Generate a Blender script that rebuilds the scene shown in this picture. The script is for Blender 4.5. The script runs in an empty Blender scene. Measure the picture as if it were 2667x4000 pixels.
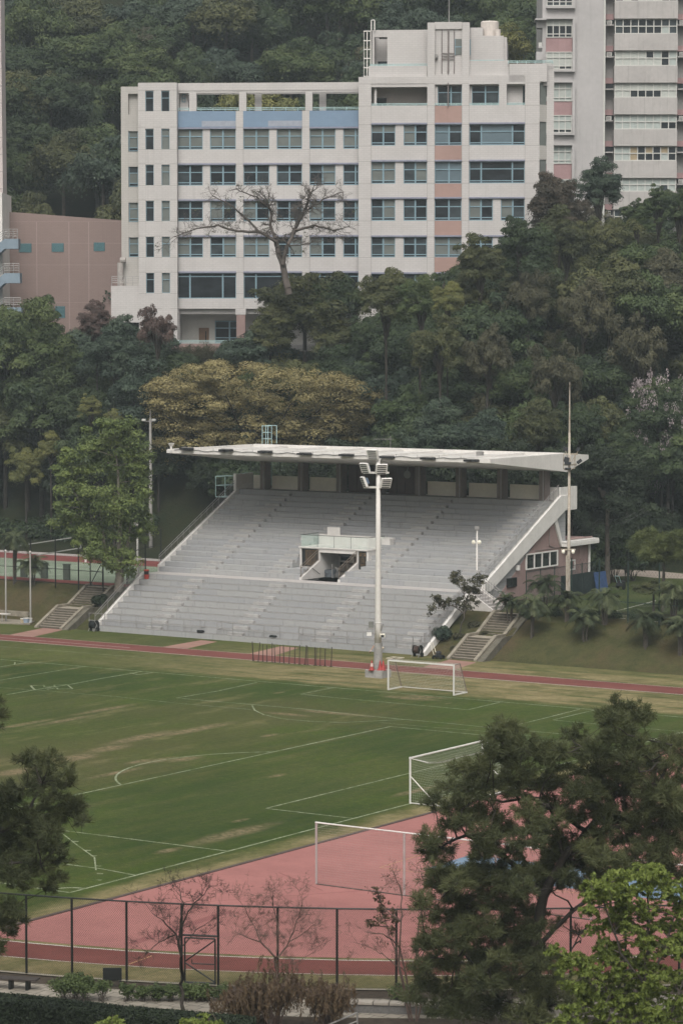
import bpy, math, random
import numpy as np
from mathutils import Vector, Matrix

SC = bpy.context.scene
COL = SC.collection
PI = math.pi

# ------------------------------------------------------------------ camera
F_PX, CAMX, CAMY, CAMZ = 11202.83, 80.1469, -131.0939, 25.4456
PITCH, ROLL, YAW = 0.0661471, 0.0003276, 0.5857804
def _basis():
    cy, sy = math.cos(YAW), math.sin(YAW)
    right = np.array([cy, sy, 0]); fwd = np.array([-sy, cy, 0]); up = np.array([0, 0, 1.])
    cp, sp = math.cos(PITCH), math.sin(PITCH)
    f2 = fwd*cp-up*sp; u2 = up*cp+fwd*sp
    cr, sr = math.cos(ROLL), math.sin(ROLL)
    return right*cr+u2*sr, u2*cr-right*sr, f2
CR, CU, CF = _basis()
CP = np.array([CAMX, CAMY, CAMZ])
FH = np.array([CF[0], CF[1], 0]); FH /= np.linalg.norm(FH)      # forward on the ground
RH = np.array([FH[1], -FH[0], 0])                               # right on the ground
def ray(x, y): return CR*(x-1333.5)/F_PX - CU*(y-2000)/F_PX + CF
def at(x, y, D):                        # point seen at photo pixel (x, y), D metres deep
    d = ray(x, y); return CP + d*(D/float(d @ FH))
def G(x, y, z=0.):
    d = ray(x, y); return CP + d*((z-CP[2])/d[2])
def onX(x, y, X):
    d = ray(x, y); return CP + d*((X-CP[0])/d[0])
def onY(x, y, Y):
    d = ray(x, y); return CP + d*((Y-CP[1])/d[1])
def proj(P):
    q = np.array(P, float)-CP; z = q @ CF
    return 1333.5+F_PX*(q @ CR)/z, 2000-F_PX*(q @ CU)/z
def dr(X, Y):
    v = np.array([X-CP[0], Y-CP[1], 0]); return float(v @ FH), float(v @ RH)
def fromdr(d, r):
    p = CP+FH*d+RH*r; return float(p[0]), float(p[1])

def sstep(a, b, x):
    t = min(1, max(0, (x-a)/(b-a))); return t*t*(3-2*t)
def clamp(x, a=0., b=1.): return max(a, min(b, x))
PLAT = 3.0
def dend(r): return 298+16*(1-sstep(-24, -19.5, r))
def yback(X): return 84+17*sstep(-52, -41, X)+9.5*sstep(-65, -70, X)
def terrain(X, Y):
    d, r = dr(X, Y)
    y0 = 54.0 + 2.6*sstep(-72.8, -74.5, X)
    z = PLAT*clamp((Y-y0)/(60.3-y0))
    yb = yback(X)
    dA = float(-FH[0]*0 + (np.array([X, yb, 0])-np.array([CP[0], CP[1], 0])) @ FH)
    if Y > yb:
        e_ = dend(r); t = clamp((d-dA)/max(6., e_-dA))
        if t < 1:
            z = PLAT+(22.4-PLAT)*t
        else:
            z = 22.4
        if d > 330:
            z = 22.4+.60*(min(d, 418)-330)
        z += .35*math.sin(X*.31)*math.sin(Y*.27)*clamp((Y-yb)/4) if not dend(r) <= d <= 330 else 0
    return z
def hit(x, y, z0=None):
    d = ray(x, y); d = d/float(d @ FH)
    t = 90.
    while t < 520:
        p = CP+d*t
        if p[2] <= terrain(p[0], p[1]): break
        t += .15
    p = CP+d*t
    return np.array([p[0], p[1], terrain(p[0], p[1])])

# ------------------------------------------------------------------ helpers
def tag(o, label=None, cat=None, group=None, kind=None):
    if label: o['label'] = label
    if cat: o['category'] = cat
    if group: o['group'] = group
    if kind: o['kind'] = kind
    return o
def empty(name, loc=(0, 0, 0), rz=0., label=None, cat=None, group=None):
    o = bpy.data.objects.new(name, None); COL.objects.link(o)
    o.location = [float(c) for c in loc]; o.rotation_euler = (0, 0, rz); o.empty_display_size = .3
    return tag(o, label, cat, group)
def link(name, me, parent=None, loc=(0, 0, 0), rz=0., sc=(1, 1, 1)):
    o = bpy.data.objects.new(name, me); COL.objects.link(o)
    o.location = [float(c) for c in loc]; o.rotation_euler = (0, 0, rz); o.scale = sc
    if parent: o.parent = parent
    return o
def kids(o): return [c for c in bpy.data.objects if c.parent == o]
def copy_tree(o, parent=None, ch=None):
    c = o.copy(); COL.objects.link(c); c.parent = parent
    for k in list(o.children): copy_tree(k, c)
    return c

class MB:
    """collects shapes of one part; build() links them as one mesh"""
    def __init__(s, off=(0, 0, 0)):
        s.v = []; s.f = []; s.m = []; s.mi = 0; s.off = off
    def poly(s, pts):
        n = len(s.v); s.v += [tuple(float(c) for c in p) for p in pts]
        s.f.append(tuple(range(n, n+len(pts)))); s.m.append(s.mi); return s
    def hexa(s, p):                       # 8 points: bottom 4 ccw, top 4 ccw
        n = len(s.v); s.v += [tuple(float(c) for c in q) for q in p]
        for f in ((3, 2, 1, 0), (4, 5, 6, 7), (0, 1, 5, 4), (1, 2, 6, 5), (2, 3, 7, 6), (3, 0, 4, 7)):
            s.f.append(tuple(n+i for i in f)); s.m.append(s.mi)
        return s
    def box(s, x0, x1, y0, y1, z0, z1):
        x0, x1 = sorted((x0, x1)); y0, y1 = sorted((y0, y1)); z0, z1 = sorted((z0, z1))
        return s.hexa([(x0, y0, z0), (x1, y0, z0), (x1, y1, z0), (x0, y1, z0), (x0, y0, z1), (x1, y0, z1), (x1, y1, z1), (x0, y1, z1)])
    def obox(s, c, ax, ay, az, hx, hy, hz):
        c, ax, ay, az = [np.array(q, float) for q in (c, ax, ay, az)]
        return s.hexa([c+ax*i*hx+ay*j*hy+az*k*hz for k in (-1, 1) for i, j in ((-1, -1), (1, -1), (1, 1), (-1, 1))])
    def tube(s, a, b, r0, r1=None, n=6, cap=True):
        r1 = r0 if r1 is None else r1
        a = np.array(a, float); b = np.array(b, float); t = b-a; L = np.linalg.norm(t)
        if L < 1e-6: return s
        t /= L; q = np.array([0, 0, 1.]) if abs(t[2]) < .9 else np.array([1., 0, 0])
        u = np.cross(t, q); u /= np.linalg.norm(u); w = np.cross(t, u)
        k = len(s.v)
        for c, r in ((a, r0), (b, r1)):
            for i in range(n):
                th = 2*PI*i/n; s.v.append(tuple(c+r*(math.cos(th)*u+math.sin(th)*w)))
        for i in range(n):
            j = (i+1) % n
            s.f.append((k+i, k+n+i, k+n+j, k+j)); s.m.append(s.mi)
        if cap:
            s.f.append(tuple(k+i for i in range(n))); s.m.append(s.mi)
            s.f.append(tuple(k+n+i for i in reversed(range(n)))); s.m.append(s.mi)
        return s
    def path(s, pts, r, n=6):
        for a, b in zip(pts[:-1], pts[1:]): s.tube(a, b, r, n=n)
        return s
    def lathe(s, prof, c=(0, 0, 0), n=16):        # prof: (radius, z)
        k = len(s.v)
        for r, z in prof:
            for i in range(n):
                th = 2*PI*i/n; s.v.append((c[0]+r*math.cos(th), c[1]+r*math.sin(th), c[2]+z))
        for a in range(len(prof)-1):
            for i in range(n):
                j = (i+1) % n
                s.f.append((k+a*n+i, k+a*n+j, k+(a+1)*n+j, k+(a+1)*n+i)); s.m.append(s.mi)
        s.f.append(tuple(k+i for i in reversed(range(n)))); s.m.append(s.mi)
        e = k+(len(prof)-1)*n; s.f.append(tuple(e+i for i in range(n))); s.m.append(s.mi)
        return s
    def prism_x(s, prof, x0, x1):                 # prof: (y, z) ccw seen from +x
        n = len(prof); k = len(s.v)
        s.v += [(x0, y, z) for y, z in prof]+[(x1, y, z) for y, z in prof]
        s.f.append(tuple(k+i for i in reversed(range(n)))); s.m.append(s.mi)
        s.f.append(tuple(k+n+i for i in range(n))); s.m.append(s.mi)
        for i in range(n):
            j = (i+1) % n
            s.f.append((k+i, k+j, k+n+j, k+n+i)); s.m.append(s.mi)
        return s
    def prism_z(s, poly, z0, z1):
        n = len(poly); k = len(s.v)
        s.v += [(p[0], p[1], z0) for p in poly]+[(p[0], p[1], z1) for p in poly]
        s.f.append(tuple(k+i for i in reversed(range(n)))); s.m.append(s.mi)
        s.f.append(tuple(k+n+i for i in range(n))); s.m.append(s.mi)
        for i in range(n):
            j = (i+1) % n
            s.f.append((k+i, k+j, k+n+j, k+n+i)); s.m.append(s.mi)
        return s
    def build(s, name, mats, parent=None, loc=None, smooth=False, bevel=0):
        if not isinstance(mats, (list, tuple)): mats = [mats]
        off = np.array(loc if loc is not None else s.off, float)
        me = bpy.data.meshes.new(name)
        me.from_pydata([(v[0]-off[0], v[1]-off[1], v[2]-off[2]) for v in s.v], [], s.f)
        for m in mats: me.materials.append(m)
        if len(mats) > 1: me.polygons.foreach_set('material_index', s.m)
        if smooth: me.polygons.foreach_set('use_smooth', [True]*len(me.polygons))
        me.update()
        o = link(name, me, parent, loc if (loc is not None and parent is None) else (0, 0, 0))
        if bevel:
            b = o.modifiers.new('bevel', 'BEVEL'); b.width = bevel; b.segments = 1; b.limit_method = 'ANGLE'
        return o

# ------------------------------------------------------------------ materials
def S2L(c): return tuple((x/12.92 if x <= .04045 else ((x+.055)/1.055)**2.4) for x in c)
class NT:
    def __init__(s, name):
        s.mat = bpy.data.materials.new(name); s.mat.use_nodes = True; s.t = s.mat.node_tree; s.t.nodes.clear()
        s.out = s.t.nodes.new('ShaderNodeOutputMaterial'); s.b = s.t.nodes.new('ShaderNodeBsdfPrincipled')
        s.t.links.new(s.b.outputs[0], s.out.inputs[0])
    def n(s, ty, ins=None, **kw):
        x = s.t.nodes.new('ShaderNode'+ty)
        for k, v in kw.items(): setattr(x, k, v)
        for k, v in (ins or {}).items(): s.set(x.inputs[k], v)
        return x
    def set(s, sock, v):
        if hasattr(v, 'links') and hasattr(v, 'is_output'): s.t.links.new(v, sock)
        elif isinstance(v, (tuple, list)) and len(v) == 3 and sock.type == 'RGBA': sock.default_value = (*v, 1)
        else: sock.default_value = v
    def math(s, op, a, b=0., c=None, cl=False):
        x = s.n('Math', {0: a, 1: b}, operation=op, use_clamp=cl)
        if c is not None: s.set(x.inputs[2], c)
        return x.outputs[0]
    def mix(s, f, a, b, bt='MIX'):
        x = s.t.nodes.new('ShaderNodeMix'); x.data_type = 'RGBA'; x.blend_type = bt
        s.set(x.inputs[0], f); s.set(x.inputs[6], a); s.set(x.inputs[7], b); return x.outputs[2]
    def noise(s, vec, scale, detail=4., rough=.6, dim='3D'):
        x = s.n('TexNoise', {'Scale': scale, 'Detail': detail, 'Roughness': rough}, noise_dimensions=dim)
        if vec is not None: s.t.links.new(vec, x.inputs['Vector'])
        return x.outputs[0]
    def ramp(s, f, a, b):
        x = s.n('MapRange', {0: f, 1: a, 2: b, 3: 0., 4: 1.}); x.clamp = True; return x.outputs[0]
    def mapping(s, vec, scale):
        x = s.n('Mapping', {'Scale': scale}); s.t.links.new(vec, x.inputs[0]); return x.outputs[0]
    def pos(s): return s.n('NewGeometry').outputs['Position']
    def obj(s): return s.n('TexCoord').outputs['Object']
    def done(s, col, rough=.8, spec=.3, bump=None, bs=.3, bd=.02):
        s.set(s.b.inputs['Base Color'], col); s.set(s.b.inputs['Roughness'], rough)
        s.set(s.b.inputs['Specular IOR Level'], spec)
        if bump is not None:
            b = s.n('Bump', {'Strength': bs, 'Distance': bd, 'Height': bump}); s.t.links.new(b.outputs[0], s.b.inputs['Normal'])
        return s.mat
_mc = {}
def M(name, col, rough=.7, var=.15, scale=1.5, metal=0., spec=.3, bump=0., col2=None, streak=0.):
    """plain weathered surface: colour with two scales of blotches (and vertical rain streaks)"""
    if name in _mc: return _mc[name]
    t = NT(name); P = t.pos()
    f = t.noise(P, scale, 5, .65); f2 = t.noise(P, scale*7, 3, .6)
    m = t.math('MULTIPLY', t.math('ADD', f, t.math('MULTIPLY', f2, .5)), .667)
    lo = tuple(c*(1-var*1.6) for c in col) if col2 is None else col2
    hi = tuple(min(1, c*(1+var)) for c in col)
    c = t.mix(t.ramp(m, .32, .68), lo, hi)
    if streak:
        sx = t.noise(t.mapping(P, (1.6, 1.6, .07)), 2.2, 5, .7)
        c = t.mix(t.math('MULTIPLY', t.ramp(sx, .52, .75), streak), c, tuple(q*.5 for q in col))
    t.b.inputs['Metallic'].default_value = metal
    _mc[name] = t.done(c, rough, spec, bump=f2 if bump else None, bs=bump)
    return _mc[name]
HAZE_D, SUN_AZ_DEG, SUN_E, EXPO = .00023, 152., .55, .45
# ------------------------------------------------------------------ ground materials
def ell(t, X, Y, cx, cy, rx, ry, n):
    dx = t.math('DIVIDE', t.math('SUBTRACT', X, cx), rx); dy = t.math('DIVIDE', t.math('SUBTRACT', Y, cy), ry)
    q = t.math('SQRT', t.math('ADD', t.math('MULTIPLY', dx, dx), t.math('MULTIPLY', dy, dy)))
    q = t.math('ADD', q, t.math('MULTIPLY', t.math('SUBTRACT', n, .5), 2.2))
    return t.math('SUBTRACT', 1, t.ramp(q, .45, 1.15))
def turf_material():
    t = NT('turf'); P = t.pos(); s = t.n('SeparateXYZ'); t.t.links.new(P, s.inputs[0]); X, Y = s.outputs[0], s.outputs[1]
    n1 = t.noise(P, .11, 6, .65); n2 = t.noise(P, .5, 5, .7); n3 = t.noise(P, 2.4, 5, .8); n4 = t.noise(P, 9, 3, .85)
    stre = t.noise(t.mapping(P, (.16, .8, 1)), 1.0, 6, .7)     # wear runs along the pitch
    stre2 = t.noise(t.mapping(P, (.9, .12, 1)), .7, 5, .7)
    g = t.mix(t.ramp(n1, .38, .62), (.034, .058, .010), (.066, .094, .016))
    g = t.mix(t.ramp(stre2, .42, .68), g, (.082, .090, .026))
    fine = t.math('MULTIPLY', t.math('ADD', n3, n4), .5)
    g = t.mix(t.ramp(fine, .38, .62), t.mix(.62, g, (.016, .028, .008)), t.mix(t.math('MULTIPLY', t.ramp(n3, .55, .75), .35), g, (.13, .13, .045)))
    dry = t.mix(t.ramp(n2, .35, .65), (.165, .138, .062), (.300, .245, .130))
    dry = t.mix(t.ramp(fine, .35, .62), t.mix(.55, dry, (.05, .055, .022)), dry)
    # dry band outside the touchline, ragged; inside the mown pitch it shows as worn streaks
    Yn = t.math('ADD', Y, t.math('MULTIPLY', t.math('SUBTRACT', n2, .5), 1.8))
    out = t.math('MULTIPLY', t.ramp(Yn, 34.7, 36.2), t.math('SUBTRACT', 1, t.math('MULTIPLY', t.ramp(Yn, 49.6, 52.8), .45)))
    leftgreen = t.math('MULTIPLY', t.ramp(X, -36., -56.), t.math('ADD', .62, t.math('MULTIPLY', t.ramp(stre, .36, .55), .38)))
    out = t.math('MULTIPLY', out, t.math('SUBTRACT', 1, t.math('MULTIPLY', leftgreen, .85)))
    out = t.math('MULTIPLY', out, t.math('ADD', .15, t.math('MULTIPLY', t.ramp(stre, .36, .54), .85)))
    gl = t.math('ADD', X, t.math('MULTIPLY', t.math('SUBTRACT', n2, .5), 1.6))
    out = t.math('MAXIMUM', out, t.math('MULTIPLY', t.ramp(gl, .3, 1.5), t.ramp(stre2, .25, .6)))
    rad = t.math('SQRT', t.math('ADD', t.math('POWER', t.math('ADD', X, 3.), 2), t.math('POWER', t.math('SUBTRACT', Y, 1.1), 2)))
    out = t.math('MAXIMUM', out, t.math('MULTIPLY', t.math('MULTIPLY', t.ramp(rad, 45., 45.8), .55), t.ramp(X, -6., -3.)))
    acr = t.noise(t.mapping(P, (.42, .10, 1)), 1.0, 6, .7)
    worn = t.math('MULTIPLY', t.math('MULTIPLY', t.ramp(acr, .54, .72), .5), t.ramp(X, -4., -24.))
    out = t.math('MAXIMUM', out, worn)
    for (x, y, rx, ry, k_, tone) in TONES:
        p = G(x, y); e = ell(t, X, Y, float(p[0]), float(p[1]), rx, ry, n1); g = t.mix(t.math('MULTIPLY', e, k_*.62), g, t.mix(t.ramp(fine, .38, .62), tuple(q*.6 for q in tone), tone))
    col = t.mix(out, g, dry)
    bare = None
    for k_, (x, y, rx, ry) in enumerate(WORN):
        if k_ > 3: rx, ry = ry*.95, rx*.9
        p = G(x, y); e = ell(t, X, Y, float(p[0]), float(p[1]), rx, ry, t.math('ADD', t.math('MULTIPLY', n2, .5), t.math('MULTIPLY', n3, .5)))
        bare = e if bare is None else t.math('MAXIMUM', bare, e)
    soil = t.mix(t.ramp(n3, .35, .65), (.15, .105, .065), (.30, .225, .145))
    col = t.mix(t.math('MULTIPLY', t.math('MULTIPLY', bare, .72), t.ramp(n3, .30, .62)), col, soil)
    return t.done(col, .95, .1, bump=t.math('ADD', n4, n3), bs=.6, bd=.06)
TONES = [(620, 2890, 9., 16., .75, (.095, .098, .032)), (1150, 2790, 9., 9., .6, (.10, .092, .038)), (150, 3000, 8., 10., .7, (.105, .09, .042)), (300, 2760, 8., 6., .5, (.09, .095, .032)), (1750, 2900, 12., 6., .6, (.036, .062, .014)), (900, 3180, 10., 9., .55, (.034, .058, .014)), (350, 2660, 12., 5., .6, (.030, .054, .014)), (1000, 2690, 10., 4., .6, (.034, .060, .014)), (1250, 3060, 5., 10., .4, (.08, .095, .03))]
WORN = [(1590, 2726, 2.4, .9), (1660, 2722, 2.2, .5), (1300, 2785, 3.4, .6), (1120, 2790, 2., .5), (290, 2962, 2.2, 1.1), (430, 2924, 2.6, .9), (560, 2880, 4.5, .9),
        (760, 2850, 5., .8), (60, 3016, 2.5, .9), (620, 2970, 2.2, .6), (720, 2965, 1.6, .8), (540, 2975, 1.5, .4), (450, 3020, 3., .5), (1085, 3030, 1.0, .3), (1620, 3090, 2.6, .45),
        (1050, 2873, 1., .35), (900, 3260, 4.5, .8), (660, 3322, 1.2, .45), (940, 3205, .9, .3), (250, 2815, 4., .5), (420, 2770, 4., .5), (90, 2830, 4., .5), (1090, 2706, .8, .25), (1750, 2748, .5, .2), (290, 2612, .7, .25)]
def track_material(name, a, b):
    t = NT(name); P = t.pos(); n1 = t.noise(P, .35, 5, .65); n2 = t.noise(P, 9, 3, .75); n3 = t.noise(P, 45, 2, .8)
    c = t.mix(t.ramp(n1, .35, .65), a, b); n5 = t.noise(P, .09, 6, .72); st = t.noise(t.mapping(P, (.3, 1.6, 1)), .8, 6, .75)
    c = t.mix(t.math('MULTIPLY', t.ramp(n5, .50, .66), .38), c, tuple(x*.72 for x in a)); c = t.mix(t.math('MULTIPLY', t.ramp(st, .58, .72), .30), c, tuple(x*.66 for x in a))
    c = t.mix(t.math('MULTIPLY', t.ramp(n2, .5, .75), .35), c, tuple(x*.55 for x in a))
    c = t.mix(t.math('MULTIPLY', t.ramp(n3, .55, .8), .3), c, tuple(min(1, x*1.5) for x in b))
    return t.done(c, .9, .15, bump=n3, bs=.25, bd=.01)
def line_material():
    t = NT('field_paint'); P = t.pos(); n = t.noise(P, 2.2, 6, .8); n2 = t.noise(P, .5, 3, .6)
    f = t.ramp(t.math('ADD', t.math('MULTIPLY', n, .7), t.math('MULTIPLY', n2, .3)), .40, .60)
    return t.done(t.mix(f, (.07, .095, .03), (.33, .36, .26)), .95, .1)
def slope_material():
    """ground outside the pitch: mown grass banks, leaf litter on the wooded hill"""
    t = NT('hillside_ground'); P = t.pos(); n1 = t.noise(P, .18, 6, .7); n2 = t.noise(P, 1.1, 6, .75); n3 = t.noise(P, 7, 3, .8)
    c = t.mix(t.ramp(n1, .36, .62), (.016, .024, .010), (.026, .028, .013))
    c = t.mix(t.ramp(n2, .45, .72), c, (.034, .032, .016))
    s = t.n('SeparateXYZ'); t.t.links.new(P, s.inputs[0]); bank = t.ramp(s.outputs[1], 66., 61.)
    c = t.mix(bank, c, t.mix(t.ramp(n1, .46, .68), t.mix(t.ramp(n2, .35, .62), (.046, .052, .020), (.078, .074, .030)), (.095, .068, .038)))
    c = t.mix(t.math('MULTIPLY', t.ramp(n3, .45, .7), .55), c, t.mix(.35, (.018, .020, .010), c))
    lit = t.math('MULTIPLY', t.ramp(n3, .70, .78), .5); c = t.mix(lit, c, (.12, .085, .045))
    return t.done(c, .97, .1, bump=t.math('ADD', n3, n2), bs=.8, bd=.15)
def lawn_material():
    t = NT('lawn'); P = t.pos(); n1 = t.noise(P, .25, 5, .65); n3 = t.noise(P, 5, 4, .8)
    c = t.mix(t.ramp(n1, .36, .64), (.046, .068, .020), (.078, .090, .030))
    c = t.mix(t.ramp(n3, .4, .7), t.mix(.5, c, (.014, .02, .008)), c)
    return t.done(c, .95, .1, bump=n3, bs=.5, bd=.08)
def paving_material():
    t = NT('path_paving'); P = t.pos()
    br = t.n('TexBrick', {'Vector': P, 'Color1': (.24, .215, .18), 'Color2': (.31, .28, .235), 'Mortar': (.07, .065, .05), 'Scale': 1., 'Mortar Size': .02, 'Brick Width': .6, 'Row Height': .6})
    n = t.noise(P, 1.3, 6, .7); c = t.mix(t.math('MULTIPLY', t.ramp(n, .4, .7), .5), br.outputs[0], (.11, .10, .075))
    return t.done(c, .9, .2)
def tile_material(name, col, dark=.86, w=.30, h=.22, blot=.2):
    """small wall tiles laid in courses; brick texture runs on (horizontal run, height)"""
    t = NT(name); P = t.obj(); s = t.n('SeparateXYZ'); t.t.links.new(P, s.inputs[0])
    c3 = t.n('CombineXYZ', {0: t.math('ADD', s.outputs[0], s.outputs[1]), 1: s.outputs[2]})
    br = t.n('TexBrick', {'Vector': c3.outputs[0], 'Color1': col, 'Color2': tuple(x*.95 for x in col), 'Mortar': tuple(x*dark for x in col), 'Scale': 1., 'Mortar Size': .022, 'Brick Width': w*2, 'Row Height': h})
    n = t.noise(P, .35, 6, .65); st = t.noise(t.mapping(P, (1.2, 1.2, .06)), 1.6, 5, .7)
    c = t.mix(t.math('MULTIPLY', t.ramp(n, .42, .7), blot*2), br.outputs[0], tuple(x*.72 for x in col))
    c = t.mix(t.math('MULTIPLY', t.ramp(st, .55, .78), blot*1.6), c, tuple(x*.6 for x in col))
    return t.done(c, .65, .25)
def glass_material(name, col, rough=.12, spec=.35, var=.5):
    t = NT(name); P = t.pos(); n = t.noise(t.mapping(P, (.5, .5, 1.1)), .9, 4, .6)
    return t.done(t.mix(t.ramp(n, .38, .62), tuple(c*(1-var) for c in col), col), rough, spec)
def leaf_material(name, cols, trans=0., rough=.62, spec=.22):
    """cols: three foliage colours, mixed per leaf clump (attribute 'tint') and per tree"""
    t = NT(name); a = t.n('Attribute', attribute_name='tint').outputs['Fac']; oi = t.n('ObjectInfo').outputs['Random']
    k = t.math('ADD', t.math('MULTIPLY', a, .75), t.math('MULTIPLY', oi, .25))
    c = t.mix(t.ramp(k, .12, .5), cols[0], cols[1]); c = t.mix(t.ramp(k, .5, .92), c, cols[2])
    m = t.done(c, rough, spec)
    if trans:
        tr = t.n('BsdfTranslucent', {'Color': c}); mx = t.n('MixShader', {0: trans})
        t.t.links.new(t.b.outputs[0], mx.inputs[1]); t.t.links.new(tr.outputs[0], mx.inputs[2]); t.t.links.new(mx.outputs[0], t.out.inputs[0])
    return m

WHITE = M('white_paint', (.66, .64, .61), .5, .10, .8, streak=.18)
WHITE_WALL = M('white_render', (.58, .55, .52), .8, .10, .6, streak=.25)
def stand_material():
    t = NT('stand_concrete'); P = t.pos(); s = t.n('SeparateXYZ'); t.t.links.new(P, s.inputs[0])
    c3 = t.n('CombineXYZ', {0: s.outputs[0], 1: s.outputs[2]})
    br = t.n('TexBrick', {'Vector': c3.outputs[0], 'Color1': (.305, .31, .32), 'Color2': (.345, .345, .34), 'Mortar': (.20, .195, .185), 'Scale': 1., 'Mortar Size': .012, 'Brick Width': 5.3, 'Row Height': .43, 'Bias': -.1}, offset=.37, offset_frequency=3)
    n = t.noise(P, .8, 6, .7); st = t.noise(t.mapping(P, (2.2, .3, .5)), 1.5, 5, .7); n3 = t.noise(P, 9, 3, .7)
    c = t.mix(t.math('MULTIPLY', t.ramp(n, .4, .7), .45), br.outputs[0], (.30, .295, .285)); c = t.mix(t.math('MULTIPLY', t.ramp(st, .55, .78), .62), c, (.15, .15, .14)); c = t.mix(t.math('MULTIPLY', t.ramp(n3, .58, .75), .25), c, (.40, .39, .38))
    return t.done(c, .9, .2, bump=n3, bs=.2)
CONCRETE = stand_material(); CONC_TREAD_LIT = M('stand_tread_lit', (.62, .60, .585), .9, .12, .9, bump=.2)  # treads paler than risers: sky light on upward faces put into the colour
CONC_UP = CONCRETE
CONC_PALE = M('concourse_concrete', (.41, .385, .37), .9, .12, .5, bump=.15)
CONC_OLD = M('weathered_concrete', (.24, .215, .17), .95, .28, 1.6, bump=.4)
CONC_DARK = M('concrete_sleeve', (.30, .29, .275), .9, .2, 2., bump=.3)
GALV = M('galvanised_steel', (.34, .33, .32), .45, .15, 3., metal=.5)
RUSTY = M('rusty_paint', (.42, .40, .35), .7, .12, 1.2, col2=(.25, .19, .14))
BLACKM = M('black_paint', (.012, .014, .013), .5, .3, 4.)
GREENM = M('dark_green_paint', (.018, .035, .030), .5, .3, 3.)
DARKM = M('dark_plastic', (.025, .026, .028), .5, .3, 5.)
BROWN_COL = M('brown_column', (.20, .165, .152), .8, .15, 1.)
BROWN_DOOR = M('brown_panel', (.085, .055, .045), .7, .2, 1.)
CREAM = M('cream_panel', (.78, .74, .63), .8, .08, .7)
PINK_WALL = M('pink_render', (.285, .20, .185), .85, .10, .8, streak=.2)
CYANM = M('pale_cyan_metal', (.36, .50, .50), .5, .1, 2.)
# ------------------------------------------------------------------ ground, track, courts
TURF = turf_material(); SLOPE = slope_material(); LAWN = lawn_material()
TRACK = track_material('track_rubber', (.132, .045, .038), (.172, .060, .050))
TRACK_NEAR = track_material('track_rubber_near', (.078, .026, .025), (.105, .036, .033))
PINKC = track_material('pink_court_rubber', (.275, .120, .110), (.340, .150, .136))
PAINT = line_material(); PATHBRICK = track_material('brick_path', (.235, .135, .108), (.315, .19, .155))
LINE_W = M('white_line', (.62, .60, .55), .9, .15, 3.)
BLUEC = track_material('blue_court', (.11, .18, .255), (.15, .225, .30))
YELLOW = M('yellow_line', (.40, .24, .12), .9, .1, 3.)

def grid_sheet(name, Xs, Ys, fz, mat):
    v = [(x, y, fz(x, y)) for y in Ys for x in Xs]; nx = len(Xs)
    f = [(j*nx+i, j*nx+i+1, (j+1)*nx+i+1, (j+1)*nx+i) for j in range(len(Ys)-1) for i in range(nx-1)]
    me = bpy.data.meshes.new(name); me.from_pydata(v, [], f); me.materials.append(mat)
    me.polygons.foreach_set('use_smooth', [True]*len(f)); me.update()
    return link(name, me)
def frange(a, b, s):
    n = int(round((b-a)/s)); return [a+(b-a)*i/n for i in range(n+1)]
Xs = frange(-330, -140, 10)+frange(-137, -80, 3)+frange(-79, -64, .75)+frange(-62, -20, 2)+frange(-15, 170, 7)
Ys = frange(-190, 40, 12)+frange(45, 53, 2)+frange(54, 62, .5)+frange(64, 140, 2.)+frange(143, 260, 3)+frange(268, 330, 9)
tag(grid_sheet('hillside_terrain', Xs, Ys, terrain, SLOPE), kind='structure')

def sheet(name, poly, z, mat, kind='structure'):
    o = MB().poly([(p[0], p[1], z) for p in poly]).build(name, mat); return tag(o, kind=kind)
sheet('sports_field_ground', [(-190, -75), (60, -75), (60, 54.1), (-190, 54.1)], .006, TURF)
BCX, BCY = -3., 1.1
def band(name, fr0, fr1, z, mat, n=64, x0=-190):
    """running-track band: two straights and the bend; fr(t) gives the radius, t = 0 near side, 1 far side"""
    m = MB(); P = [(x0, BCY-fr0(0)), (x0, BCY-fr1(0))]
    a = [(BCX+fr0(i/n)*math.cos(-PI/2+PI*i/n), BCY+fr0(i/n)*math.sin(-PI/2+PI*i/n)) for i in range(n+1)]
    b = [(BCX+fr1(i/n)*math.cos(-PI/2+PI*i/n), BCY+fr1(i/n)*math.sin(-PI/2+PI*i/n)) for i in range(n+1)]
    a = [(x0, a[0][1])]+a+[(x0, a[-1][1])]; b = [(x0, b[0][1])]+b+[(x0, b[-1][1])]
    for i in range(len(a)-1):
        m.poly([(*a[i], z), (*b[i], z), (*b[i+1], z), (*a[i+1], z)])
    return tag(m.build(name, mat), kind='structure')
RI = lambda t: 43.15
RO = lambda t: 45.75+.75*sstep(.4, 1, t)
band('running_track', RI, RO, .012, TRACK)
band('running_track_border', lambda t: RI(t)-.02, lambda t: RI(t)+.06, .018, LINE_W)
band('running_track_outer_line', lambda t: RO(t)-.05, lambda t: RO(t)+.0, .018, LINE_W)
m = MB()
zl = .018
m.poly([(-190, 45.75, zl), (-190, 45.69, zl), (-57, 45.69, zl), (-57, 45.75, zl)])
tag(m.build('lane_line', LINE_W), kind='structure')
# paint in the bend that leads off the near track
m = MB()
p, q = G(590, 3735), G(500, 3768); m.poly([(*(p[:2]), zl), (*(p[:2]+np.array([.07, .02])), zl), (*(q[:2]+np.array([.07, .02])), zl), (*(q[:2]), zl)])
tag(m.build('start_line', YELLOW), kind='structure')
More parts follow.
